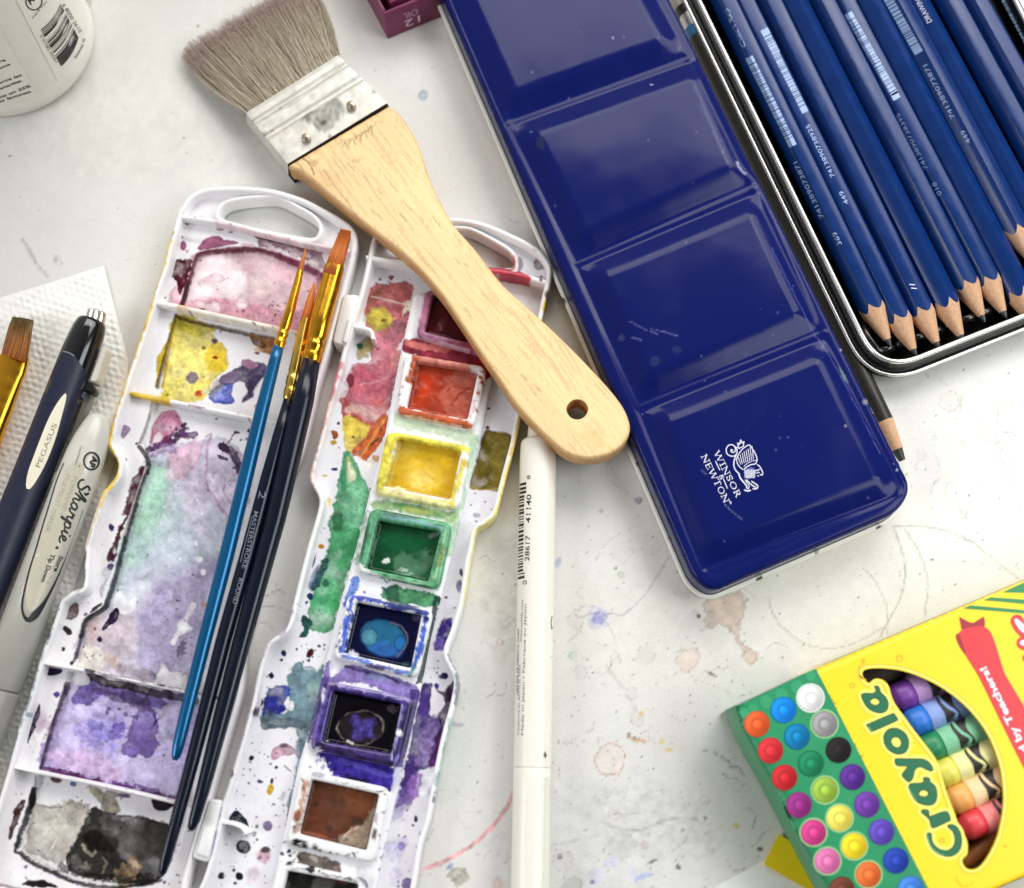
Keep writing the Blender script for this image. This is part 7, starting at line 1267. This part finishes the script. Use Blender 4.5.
decal('smudge', [ribbon(spl([(552.2, 616), (551.2, 622), (551.6, 628)], False, 4), .9), poly([(551, 627), (552.6, 626.4), (553, 629), (551.4, 629.6)]), poly([(550.8, 656), (552.6, 655.6), (552.8, 658), (551, 658.4)]), poly([(545, 751), (551.4, 753), (551, 756), (547, 756), (545, 758.6), (543.4, 755)])], zfl, mat('brown_smear', (120, 104, 92), .6, nz=.2, nzs=2000), FC, .04)
# ================================================================ white bottle
BT = None
b3 = W([95, 46, 0], [20, 110, 121], 0)
def circ(a, b, c):
    A = np.array([b[:2]-a[:2], c[:2]-a[:2]])*2; r = np.array([b[:2]@b[:2]-a[:2]@a[:2], c[:2]@c[:2]-a[:2]@a[:2]]); return np.linalg.solve(A, r)
cc = circ(*b3); cr = np.hypot(*(b3[0][:2]-cc))
BT = thing('bottle', 'white plastic bottle standing upright with barcode label and Spanish small print', 'bottle', (cc[0], cc[1], 0))
n = 96; a = np.linspace(0, 2*np.pi, n, endpoint=False)
def cring(r, z): return np.stack([cc[0]+r*np.cos(a), cc[1]+r*np.sin(a), np.full(n, z*1e-3)], 1)
pr_ = [(-4, .1), (-1.5, .3), (-.5, 1.0), (-.1, 2.2), (0, 4), (-.05, 5.2), (-.35, 6.2), (-.45, 7.5), (-.45, 70), (-1.5, 76), (-5, 82), (-12, 87)]
V, Fs = loft([cring(cr+d*1e-3, z) for d, z in pr_]); mk('body', V, Fs, mat('milky_plastic', (236, 233, 224), .35, sub=.15, nz=.03), BT, True)
V, Fs = loft([cring(cr-.012, 86), cring(cr-.012, 100), cring(cr-.014, 101)], True, False, True); mk('cap', V, Fs, M_WP, BT)
R_ = cr-.45e-3
def cylhit(px, py, e):            # pixel ray -> cylinder wall
    px = np.asarray(px, float); py = np.asarray(py, float); d = ((px-512)/F)[:, None]*RT+((444-py)/F)[:, None]*UP+FW
    o = CAM[:2]-cc; A = (d[:, :2]**2).sum(1); B = 2*(d[:, :2]@o); C = o@o-(R_+e*1e-3)**2; t = (-B-np.sqrt(np.maximum(B*B-4*A*C, 0)))/(2*A); return CAM+d*t[:, None]
def cdecal(name, parts, m, par, e):
    V, Fs = pj(parts); P = cylhit(V[:, 0], V[:, 1], e); return mk(name, P, [f if area(V[f]) < 0 else f[::-1] for f in Fs], m, par, False)
M_LBL = mat('cream_label', (240, 237, 226), .5, nz=.02)
def arcq(p, q, b, n=8): p = np.array(p, float); q = np.array(q, float); t = np.linspace(0, 1, n)[:, None]; d = q-p; return p+d*t+np.array([-d[1], d[0]])*b*4*t*(1-t)
L2 = np.vstack([[(58.5, 83)], arcq((58.5, 83), (89, 24), -.10), [(92, 2), (86, -20), (6, -20)]])
lab2 = cdecal('label', [filled(L2, (), 2.5)], M_LBL, BT, .12)
L1 = np.vstack([arcq((37.5, 95), (-2, 106), -.04), [(-30, 106), (-60, 0), (-20, -12), (0, 29)]])
lab1 = cdecal('label', [filled(L1, (), 2.5)], M_LBL, BT, .12)
c4 = [np.array(q) for q in ((40.6, 30.), (61, 2.5), (79, 36.5), (61.3, 66.5))]; bb = []
def bq(u, v): 
    p = (c4[0]*(1-u)+c4[1]*u)*(1-v)+(c4[3]*(1-u)+c4[2]*u)*v; d = (c4[1]-c4[0]); return p+np.array([-d[1], d[0]])/np.hypot(*d)*(4*u*(1-u))*2.6
v = 0.; q_ = np.random.default_rng(11)
for v0, v1 in ((0, .02), (.04, .06), (.085, .11), (.13, .2), (.27, .275), (.3, .31), (.33, .37), (.40, .42), (.43, .50), (.52, .53), (.56, .57), (.60, .64), (.70, .72), (.745, .82), (.825, .86), (.865, .91), (.915, .955), (.96, 1.0)):
    u = np.linspace(0, .97, 8); bb.append(poly(np.vstack([[bq(t, v0) for t in u], [bq(t, v1) for t in u[::-1]]])))
cdecal('barcode', bb, M_INK, lab2, .2)
gi = mat('soft_grey_ink', (112, 106, 100), .6, nz=.1)
cdecal('lettering', [txt('0 97382 00361', (39.5, 36), (55.5, 63), 3.0), txt('0', (83.2, 38), (82, 41.5), 3.2), txt('Reeves', (76.5, 58.5), (84, 45), 2.4, .02)], gi, lab2, .2); cdecal('lettering', [txt('6 8000 2610', (62, 5), (79, 33), 4.0)], mat('dark_grey_ink', (70, 66, 64), .6, nz=.1), lab2, .2)
cdecal('lettering', [txt('Wash with', (52, -2), (57, -9), 3), txt('soap & water', (33, 19), (48, 1), 2.6), txt('Lavar con agua', (84, -3), (90, 17), 2.6)], gi, lab2, .2)
ci2 = np.array([(34+8*math.cos(t), 1+9*math.sin(t)) for t in np.linspace(0, 6.283, 30, endpoint=False)]); cdecal('seal', [ribbon(ci2, 1.2, True), txt('AP', (30.6, 5), (37, -3), 8, .04)], M_INK, lab2, .2)
cdecal('lettering', [txt('cura', (-8, 65), (6, 61), 2.6, .02), txt('agua', (0, 69.5), (10.5, 65), 2.6, .02), txt('conserva las', (-16, 90), (22, 76), 2.7, .02), txt('amarillea.', (0, 90), (22.5, 81.5), 2.7, .02), txt('hasta un 25%', (-8, 101.5), (31, 87), 2.8, .02), txt('otras lagunas.', (-12, 106.5), (32.5, 92), 2.8, .02)], M_INK, lab1, .2)
# ================================================================ maroon box
MB_ = thing('cardboard_box', 'open maroon cardboard box with 12 OIL printed upside down on its side', 'box', W(410, 0).tolist())
zb = 10.5
c0 = W(384, 14.5, zb); c1 = W(437, -7.5, zb); dx_ = (c1-c0)[:2]/np.linalg.norm((c1-c0)[:2]); dy_ = np.array([-dx_[1], dx_[0]]); M_MAR = mat('maroon_card', (112, 34, 74), .42, nz=.1, nzs=400, bump=.1, bs=900); M_MARD = mat('dark_maroon_card', (44, 12, 30), .6, nz=.15)
def bx_(name, x0, x1, y0, y1, z0, z1, m, par=MB_, b=.25):
    def rg(d, z): return np.array([[*(c0[:2]+dx_*(X*1e-3)+dy_*(Y*1e-3)), z*1e-3] for X, Y in ((x0+d, y0+d), (x1-d, y0+d), (x1-d, y1-d), (x0+d, y1-d))])
    V, Fs = loft([rg(0, z0), rg(0, z1-b), rg(b*.4, z1-b*.2), rg(b, z1)], True, True, True); return mk(name, V, Fs, m, par, True, ang=30)
bx_('side_panel', 0, 60, 0, .9, .1, zb, M_MAR); bx_('side_panel', 0, .9, .95, 60, .1, zb, M_MAR); bx_('side_panel', 59, 60, .95, 60, .1, zb-.1, M_MAR)
bx_('floor', .95, 58.9, .95, 60, .1, .5, M_MARD); bx_('inner_tray', 3.0, 57, 3.2, 4.0, .55, zb-1.0, M_MAR); bx_('inner_tray', 3.0, 3.8, 4.05, 60, .55, zb-1.0, M_MAR); bx_('tray_floor', 3.9, 57, 4.1, 60, .55, 1.2, mat('black_card', (14, 10, 12), .7, nz=.1))
def wtext(body, x, z, wdt_, h):   # upside down on the near side: letters run towards -x, tops point down
    V, Fs = glyphs(body, .0); X0, X1 = V[:, 0].min(), V[:, 0].max(); L = x-(V[:, 0]-X0)/(X1-X0)*wdt_; Z = z-V[:, 1]/CAPH*h
    P = np.array([[*(c0[:2]+dx_*(l*1e-3)-dy_*.05e-3), zz*1e-3] for l, zz in zip(L, Z)]); return P, Fs
P, Fs = wtext('OIL', 9.3, 7.6, 4.2, 2.6); mk('lettering', P, [f for f in Fs], mat('mauve_print', (190, 150, 172), .5, nz=.1), MB_, False); P, Fs = wtext('12', 9.6, 4.5, 4.4, 2.9); mk('lettering', P, Fs, mat('pale_print_white', (214, 200, 210), .5, nz=.1), MB_, False)
# ================================================================ crayon box
CB = thing('crayon_box', 'yellow and green crayon box with a smile shaped window, red ribbon and printed crayon tips', 'crayon box', W(900, 780).tolist())
HB = 20.0
A = np.array([736, 706.]); TRc = np.array([1160, 523.]); Dn = np.array([861, 948.]); BRc = Dn+(TRc-A)
def Z1(q): return [(860+a/6.244, 650+b/6.244) for a, b in q]
def Z4(q): return [(860+a/6.244, 746+b/6.244) for a, b in q]
holeC = spl(Z1([(14, 150), (32, 122), (110, 113), (200, 119), (290, 136), (400, 177), (520, 240), (640, 332), (740, 440), (815, 560), (868, 700), (888, 800)])+Z4([(892, 250), (897, 330), (888, 430), (860, 560), (810, 670), (755, 748), (705, 772), (662, 762), (640, 728), (645, 700), (668, 680), (674, 640), (668, 590), (645, 540), (612, 480), (590, 415), (560, 340), (530, 250), (505, 160)])+Z1([(480, 690), (420, 605), (345, 510), (280, 420), (225, 345), (196, 285), (180, 225), (150, 192), (115, 178), (80, 186), (58, 208), (30, 186)]), True, 2)
M_YEL = mat('yellow_card', (250, 214, 20), .42, nz=.02, bump=.06, bs=700); M_GRN = mat('green_card', (28, 142, 92), .4, nz=.1, nzs=120, bump=.05, bs=700)
M_CARD = mat('raw_card', (150, 132, 110), .8, nz=.15)
yl = np.array([(816, 668), (1160, 523), (1160+125, 523+242), (941, 911)]); yl = np.array([(816, 668.5), TRc, BRc, (940.5, 912)])
ybev = lambda x, y: HB-.25*np.exp(-np.abs(np.minimum(seg_d(x, y, np.array([A, TRc]), False), 30))/1.2)
FP = surf('front_panel', yl, lambda x, y: np.full(x.shape, HB)-.5*np.exp(-seg_d(x, y, np.array([A, TRc]), False)/1.6)-.5*np.exp(-seg_d(x, y, np.array([Dn, BRc]), False)/2.), HB, M_YEL, CB, holes=[holeC], step=2.2)
gl = np.array([A+(2, 3), (816, 668.5), (940.5, 912), Dn])
gfold = np.array([(738, 709), (745.6, 732), (758, 756), (773, 782), (812, 858), Dn])
gpo = np.array([(736.5, 706.5), (816, 668.5), (940.5, 912), Dn, (812, 858), (790, 820), (773, 782), (758, 756), (745.6, 732), (738, 714)])
def gz(x, y):
    d = np.minimum(seg_d(x, y, gfold, False), 40); return HB-.02-1.3*np.exp(-d/2.6)
GP = surf('green_panel', gpo, gz, HB, M_GRN, CB, step=2.2)
# hole edge thickness, sides, inner floor
hr = resample(holeC, 2); V, Fs = loft([ringw2(hr, HB, HB-.02), ringw2(hr, HB, HB-.6)]); mk('window_edge', V, Fs if area(hr) > 0 else [f[::-1] for f in Fs], mat('card_edge', (224, 196, 60), .6, nz=.1), FP)
def sidew(name, p, q, m, bulge=(0, 0), n=40, z0=.3, sub=14):
    t = np.linspace(0, 1, n)[:, None]; L = np.array(p)+(np.array(q)-np.array(p))*t; rr = []
    BU = 0. if p[0] < 740 else .7; N_ = np.array(bulge)[None]*np.clip(t*(6 if name != 'x' and p[0] < 740 else 1e3), 0, 1)
    for z in np.linspace(HB-.5, z0, sub):
        r_ = ringw2(L, HB, z); r_[:, :2] += N_*1e-3*BU*math.sin(math.pi*min(1, (HB-z)/HB))**.6; rr.append(r_)
    V, Fs = loft(rr, False); return mk(name, V, Fs, m, CB, True)
sidew('side_panel', (816, 668.3), TRc, mat('side_yellow', (242, 236, 190), .5, nz=.03), (-.36, .93)); sidew('side_panel', (736, 706), (816, 668.3), mat('side_green', (60, 140, 96), .5, nz=.1), (-.36, .93)); sidew('side_panel', BRc, Dn, M_YEL); sidew('end_panel', TRc, BRc, M_GRN)
def endz():
    gf = np.vstack([[(735.5, 705.5)], gfold]); out = np.array([-.885, .47]); rr = []
    g = resample(gf, 4, False); B = W(g[:, 0], g[:, 1], HB); t = np.linspace(0, 1, len(g))
    for k, z in ((-.3, HB-.9), (.1, HB-1.8), (.5, HB-4), (.6, HB-8), (.3, HB-12), (-.4, 4), (-1.0, .5)):
        Q_ = B.copy(); dn = np.array([-.875, -.484]); Q_[:, :2] += dn*k*1e-3; Q_[:, 2] = z*1e-3; rr.append(Q_)
    return loft(rr, False)
V, Fs = endz(); mk('end_flap', V, Fs, mat('dull_green_card', (66, 146, 98), .45, nz=.22, nzs=60, bump=.15, bs=200), CB, True)
dep_ = mat('box_inside', (58, 44, 34), .8, nz=.2)
O = off(resample(np.array([A+(10, 4), TRc-(20, 0), BRc-(20, 10), Dn+(2, -10)]), 20), -6); P = ringw2(O, HB, 6.0); mk('inner_floor', P, [list(range(len(P)))] if area(O) < 0 else [list(range(len(P)))[::-1]], dep_, CB)
zfB = flatz(HB)
def art(name, parts, m, par, e): return decal(name, parts, zfB, m, par, e)
# --- lettering bubble and letters
M_LG = mat('letter_green', (18, 104, 66), .4, nz=.08); M_LGD = mat('letter_edge_green', (10, 70, 46), .45, nz=.05); M_LY = mat('pale_yellow_print', (252, 236, 110), .4, nz=.03); M_OR = mat('amber_print', (240, 184, 30), .45, nz=.05)
letters = {
 'C': (Z4([(415, 560), (420, 540), (440, 538), (452, 552), (450, 580), (468, 618), (505, 645), (550, 648), (583, 620), (590, 575), (575, 530), (545, 510), (548, 490), (570, 486), (605, 500), (632, 545), (638, 610), (620, 660), (575, 690), (530, 690), (480, 670), (440, 630)]), None),
 'r': (Z4([(378, 412), (386, 396), (410, 393), (432, 402), (436, 420), (428, 438), (450, 432), (540, 404), (570, 460), (556, 472), (470, 512), (452, 514), (438, 505), (440, 490), (430, 460), (410, 440)]), None),
 'a': (Z4([(390, 200), (412, 190), (438, 200), (440, 222), (470, 245), (484, 290), (480, 340), (458, 366), (430, 374), (380, 365), (345, 342), (318, 300), (302, 262), (306, 236), (335, 230), (392, 226), (398, 214)]), Z4([(368, 300), (378, 284), (400, 277), (422, 286), (426, 302), (410, 312), (390, 314)])),
 'y': (Z4([(214, 90), (218, 76), (240, 75), (330, 76), (390, 78), (425, 92), (448, 118), (460, 148), (452, 160), (432, 158), (380, 134), (362, 136), (345, 152), (334, 200), (318, 222), (300, 228), (282, 212), (262, 190), (258, 176), (292, 134), (290, 126), (228, 126)]), None),
 'o': (Z1([(145, 540), (165, 500), (205, 484), (250, 492), (290, 525), (308, 572), (300, 622), (270, 650), (225, 652), (180, 628), (152, 590)]), Z1([(196, 572), (204, 552), (224, 544), (246, 556), (256, 578), (250, 600), (230, 608), (208, 596)])),
 'l': (Z1([(37, 470), (42, 462), (205, 393), (217, 396), (238, 430), (236, 442), (82, 510), (68, 508)]), None),
 'A': (Z1([(84, 226), (108, 220), (126, 234), (130, 262), (162, 290), (180, 330), (174, 372), (146, 394), (112, 396), (60, 376), (28, 340), (6, 292), (8, 272), (40, 266), (84, 268), (98, 250)]), Z1([(64, 322), (76, 308), (98, 304), (118, 318), (120, 334), (100, 342), (80, 338)])) }
for k_, (o_, h_) in letters.items():
    O = spl(o_, True, 3); H = [spl(h_, True, 4)] if h_ else []
    art('lettering', [filled(off(resample(O, 1.5), 3.0), (), 4)], M_LY, FP, .03+.008*len(FP.children))
for k_, (o_, h_) in letters.items():
    O = resample(spl(o_, True, 3), 1.2); H = [resample(spl(h_, True, 4), 1.2)] if h_ else []
    art('lettering', [filled(O, H, 3)], M_LGD, FP, .09); art('lettering', [filled(off(O, -.9), [off(h, .9) for h in H], 3)], M_LG, FP, .13)
art('lettering', [ribbon(spl(Z4([(420, 555), (440, 620), (480, 662), (525, 682)]), False, 5), .7), ribbon(spl(Z4([(300, 250), (325, 300), (352, 338)]), False, 5), .6), ribbon(np.array(Z1([(50, 474), (76, 504)])), .7)], mat('light_green_print', (120, 186, 150), .4, nz=.05), FP, .17)
ho = off(resample(holeC, 1.6), 2.0); V1, F1 = ribbon(ho, 2.2, True); art('window_border', [(V1, F1)], M_LY, FP, .04); ho2 = off(resample(holeC, 1.6), 3.7); V1, F1 = ribbon(ho2, 1.0, True); art('window_border', [(V1, F1)], M_OR, FP, .035)
for c_, r_ in (((867.5, 671), 5), ((965.5, 877), 5)): 
    aa = np.radians(np.linspace(100, 250, 12) if c_[1] < 700 else np.linspace(30, 190, 12)); art('printed_curl', [ribbon(np.array([(c_[0]+(r_+4)*math.cos(t), c_[1]+(r_+4)*math.sin(t)) for t in aa]), 1.3)], M_OR, FP, .04)
for q in ((899.5, 658.5, 3.0), (852.5, 685.5, 2.2), (942, 840.5, 2.2), (863.5, 660.5, 1.2), (1005, 846, .9)): art('stain', [ribbon(np.array([(q[0]+q[2]*math.cos(t), q[1]+q[2]*math.sin(t)) for t in np.linspace(0, 6.283, 18, endpoint=False)]), 1.1, True)], mat('amber_stain', (232, 170, 40), .5, nz=.2), FP, .05)
# --- ribbon
M_RED = mat('red_print', (214, 48, 56), .4, nz=.06, nzs=150); M_DRED = mat('dark_red_print', (164, 28, 46), .45, nz=.06)
def Z5(q): return [(880+a/7.104, 570+b/7.104) for a, b in q]
rbm = np.vstack([spl(Z5([(548, 460), (575, 430), (620, 412), (680, 402), (742, 402), (785, 440), (815, 510), (850, 620), (880, 720)]), False, 4), spl([(1004, 672), (1012, 686), (1024, 706), (1050, 752), (1085, 820), (1100, 860)], False, 4), spl([(1070, 860), (1048, 812), (1024, 768), (1004, 728), (988, 695), (978, 675), (970.5, 663), (965, 654), (959, 642), (957, 636)], False, 4)])
art('ribbon', [filled(np.array(Z5([(562, 332), (655, 380), (740, 329), (750, 404), (680, 420), (580, 428)])), (), 4)], M_DRED, FP, .05); art('ribbon', [filled(rbm, (), 3)], M_RED, FP, .09)
art('ribbon', [filled(spl(Z5([(538, 470), (548, 450), (560, 452), (580, 500), (600, 560), (612, 600), (596, 588), (560, 530)]), True, 3), (), 3)], M_DRED, FP, .13)
art('lettering', [txt('Trusted by Teachers!', (1047.5, 790), (985.6, 666), 7.2, .035)], M_WHITEINK, FP, .15)
# --- red and white numerals at the edge
for pts, in (([(1017, 621), (1021, 628), (1034, 640)],), ([(1022, 643), (1034, 646)],)):
    art('printed_numeral', [ribbon(spl(pts, False, 6) if len(pts) > 2 else np.array(pts), 13)], M_RED, FP, .06)
aa = np.linspace(0, 6.283, 20, endpoint=False)
art('printed_numeral', [poly([(1017+6.5*math.cos(t), 621+6.5*math.sin(t)) for t in aa]), poly([(1023+6.5*math.cos(t), 643+6.5*math.sin(t)) for t in aa]), poly([(1027+4.5*math.cos(t), 658+4.5*math.sin(t)) for t in aa])], M_RED, FP, .07)
art('printed_numeral', [filled(spl([(1014, 620), (1016.5, 618.5), (1020, 621), (1028, 628), (1036, 634), (1030, 636), (1020, 630)], True, 4), (), 3), filled(spl([(1019.5, 643), (1022, 640), (1028, 641), (1034, 646), (1024, 646)], True, 4), (), 3)], M_WHITEINK, FP, .11)
# --- green stripes
M_GST = mat('stripe_green', (34, 134, 72), .4, nz=.06)
art('stripe', [poly(q) for q in ([(1003, 592), (1024, 582.5), (1100, 550), (1100, 602), (1024, 593)], [(984, 600), (991, 597.2), (1024, 599.5), (1090, 606), (1090, 610), (1024, 604)], [(963.5, 608.4), (971, 605.3), (1024, 610), (1080, 615), (1080, 619), (1024, 613.5)])], M_GST, FP, .05)
sP = CB.children
# --- printed crayon tips: flat discs
def disc(cx, cy, col, R=12.9):
    cs = np.array(col, float); V = [(cx, cy)]; C = [cs]; n = 40; rad = [.26, .30, .34, .62, .88, .94, 1.0]
    def shade(r, t):
        l = math.cos(t-math.radians(215)); mx = cs.max()
        if r < .31: k = 1.08+.05*l
        elif r < .4: k = .86-.1*l
        elif r < .9: k = .93+.11*l
        else: k = .80+.05*l
        c = cs*k+ (8*l+3 if r < .9 else 0); return np.clip(c, 8, 250)
    C = [np.clip(cs*1.08+12, 8, 250)]
    for r in rad:
        for t in np.linspace(0, 2*np.pi, n, endpoint=False): V.append((cx+R*r*math.cos(t), cy+R*r*1.02*math.sin(t))); C.append(shade(r, t))
    Fs = [[0, 1+i, 1+(i+1) % n] for i in range(n)]
    for k in range(len(rad)-1):
        b = 1+k*n; Fs += [[b+i, b+(i+1) % n, b+n+(i+1) % n, b+n+i] for i in range(n)]
    return np.array(V), Fs, np.array(C)
M_DISC = mat('printed_disc', None, spec=.12)
M_RIMD = mat('pale_ring_print', (150, 206, 140), .45, nz=.05)
row1 = [((810.5, 698), (236, 236, 236)), ((824.5, 724), (152, 150, 152)), ((838.5, 750), (34, 30, 32)), ((852.5, 777), (86, 44, 140)), ((867, 804.5), (108, 58, 158)), ((881.5, 832), (92, 70, 178)), ((896, 860.5), (38, 66, 170)), ((910.5, 889), (66, 126, 216))]
row2 = [((783.5, 710), (18, 132, 228)), ((797, 736.5), (14, 122, 178)), ((811, 763.5), (28, 128, 88)), ((825, 790), (150, 186, 68)), ((839.5, 818), (236, 218, 92)), ((854, 846), (238, 210, 40)), ((868.5, 874.5), (226, 108, 52))]
row3 = [((757, 724), (226, 92, 46)), ((770.5, 750.5), (212, 48, 56)), ((784.5, 777.5), (196, 40, 48)), ((799, 805), (146, 46, 126)), ((813.5, 832.5), (204, 62, 132)), ((827.5, 861), (216, 112, 168)), ((842, 889.5), (108, 58, 44))]
zgp = flatz(HB)
ghost = [(745, 713), (753, 708), (766, 702), (781.5, 695), (797, 687), (808, 681), (768, 730), (800, 716), (785, 741), (828, 700)]
GM = mat('pale_green_print', (48, 156, 106), .4, nz=.06); decal('printed_tip', [poly([(q[0]+6.6*math.cos(t), q[1]+6.6*math.sin(t)) for t in np.linspace(0, 6.283, 24, endpoint=False)]) for q in ghost[2:5]], flatz(HB), GM, GP, .03); decal('printed_tip', [poly([(q[0]+5*math.cos(t), q[1]+5*math.sin(t)) for t in np.linspace(0, 6.283, 24, endpoint=False)]) for q in (ghost[0], ghost[1], (811, 676))], flatz(HB), GM, GP, .03)
for (c, col) in row1+row2+row3:
    V, Fs, C = disc(*c, col); 
    if sum(col) > 380 and col[0] > 130: decal('printed_ring', [poly([(c[0]+14.3*math.cos(t), c[1]+14.6*math.sin(t)) for t in np.linspace(0, 6.283, 40, endpoint=False)])], zgp, M_RIMD if sum(col) < 690 else mat('white_ring_print', (226, 232, 228), .45, nz=.03), GP, .04)
    P = drape(V[:, 0], V[:, 1], zgp, .08); cc_ = np.concatenate([lin(C), np.full((len(C), 1), .6)], 1)
    mk('printed_tip', P, [f if area(V[f]) < 0 else f[::-1] for f in Fs], M_DISC, GP, False, cc_)
# --- crayons inside the window
ad = np.array([.920, -.392]); bd_ = np.array([.392, .920])
CR_COL = [('violet', (112, 56, 150), (176, 136, 190)), ('blue', (42, 114, 206), (132, 156, 214)), ('green', (30, 132, 84), (126, 190, 152)), ('yellow', (226, 218, 92), (232, 226, 156)), ('orange', (236, 168, 90), (240, 206, 158)), ('red', (216, 62, 70), (236, 134, 132))]
rC = 15.0; zC = 15.0
def cpt(k, s, lat=0): p = np.array([911, 691.6])+np.array([14, 25.7])*k+ad*s+bd_*lat; return p
M_CBLK = mat('crayon_black_print', (34, 30, 30), .5, nz=.15)
zh = []
for k, (nm, ct, cw) in enumerate(CR_COL):
    c_ = cpt(k, 20); T = thing('crayon', nm+' crayon lying in the window of the crayon box', 'crayon', W(c_[0], c_[1], zC).tolist(), 'crayons in the box window')
    mt = mat(nm+'_wax', ct, .4, nz=.12, nzs=500, bump=.08, bs=800); mw = mat(nm+'_paper', cw, .65, nz=.12, nzs=700)
    pts = [(-30, .42), (-29, .46), (-20, .80), (-17, .93), (-15, .955), (-8, .96), (.5, .965)]
    V, Fs = tube([(*cpt(k, s), zC, rC*r) for s, r in pts], 28); mk('tip', V, Fs, mt, T, True)
    V, Fs = tube([(*cpt(k, s), zC, rC*1.0) for s in (0, 20, 60, 130, 210)], 28); wr_ = mk('wrapper', V, Fs, mw, T, True, ang=50)
    zc_ = zcyl(axis([(*cpt(k, 0), zC, rC), (*cpt(k, 60), zC, rC)]))
    lt = np.linspace(-14.2, 14.2, 14); 
    def edge(s0, amp, ph, w_): return np.array([cpt(k, s0+amp*math.sin(l/14.2*math.pi*.5*2+ph)-math.sqrt(max(0, 15.2**2-l*l))*0, l) for l in lt])
    sA = edge(18.5, 1.2, .6, 0); sB = edge(33, 1.6, -.8, 0)
    decal('printed_band', [ribbon((sA+sB)/2, 18)] if False else [(np.vstack([sA, sB]), [[i, i+1, 14+i+1, 14+i] for i in range(13)])], zc_, M_CBLK, wr_, .04)
    wl = np.array([cpt(k, 20.5+float(np.interp(l, [-14.2, -8, 0, 5, 9, 12, 14.2], [0, 1.5, 5, 9, 11, 8, 3.2])), l) for l in np.linspace(-14.2, 14.2, 22)]); decal('printed_wave', [ribbon(wl, 3.0)], zc_, mw, wr_, .08)
T = thing('crayon', 'brown crayon turned the other way in the lower corner of the window', 'crayon', W(975, 855, zC).tolist(), 'crayons in the box window')
V, Fs = tube([(959, 868, zC-2, 3), (961, 866, zC-2, 5.2), (966, 861.5, zC-2, 7.2), (976, 852, zC-2.2, 9.2), (989, 840, zC-2.4, 11), (1000, 830, zC-2.6, 12.5), (1003, 827, zC-2.6, 13.2), (1060, 776, zC-3, 13.4)], 26); mk('tip', V, Fs, mat('brown_wax', (158, 96, 46), .4, nz=.15, nzs=400, bump=.1, bs=600), T)
V, Fs = tube([(1004, 826, zC-2.6, 14), (1070, 767, zC-3, 14.2)], 26); mk('wrapper', V, Fs, mat('brown_paper', (176, 132, 96), .65, nz=.1), T)
T = thing('crayon', 'dark crayon end showing in the shadowed upper corner of the window', 'crayon', W(885, 672, zC).tolist(), 'crayons in the box window')
V, Fs = tube([(*cpt(-1.05, s), zC-2.5, rC*r) for s, r in ((-44, .4), (-40, .5), (-26, .85), (-20, .96), (0, .98), (100, 1))], 24); mk('tip', V, Fs, mat('dark_wax', (70, 58, 48), .5, nz=.2), T); V, Fs = tube([(*cpt(-1.05, s), zC-2.5, rC*1.02) for s in (2, 150)], 24); mk('wrapper', V, Fs, mat('dark_paper', (120, 104, 92), .7, nz=.15), T)
# yellow flap bent out under the box
V2 = [(779, 834), (764, 864.5), (806, 888.5), (830, 905), (850, 880)]
O = resample(np.array(V2, float), 4); V, Fs = loft([ringw2(O, 1.6, .9), ringw2(O, 1.6, 1.5)], True, True, True); mk('bottom_flap', V, Fs if area(O) < 0 else [f[::-1] for f in Fs], M_YEL, CB, True, ang=30)
# white sheet of paper under the flap
PS = np.array([(690, 899), (713, 888), (765, 860), (840, 822), (905, 930), (830, 985)], float)
sh = surf('paper_sheet', PS, lambda x, y: .35+.25*sst((y-868-(x-760)*-.3)/30)+.06*fbm(x, y, 14, 2, 5), .4, mat('white_paper', (240, 240, 238), .7, nz=.02), None, step=4)
sh['label'] = 'corner of a white paper sheet under the crayon box flap'; sh['category'] = 'paper'
# a faint crease between the printed flap halves
decal('printed_band', [poly([(1003, 587.2), (1024, 578), (1060, 562), (1060, 565), (1024, 581), (1003, 590)])], flatz(HB-1.2), M_GST, FP, .02) if False else None
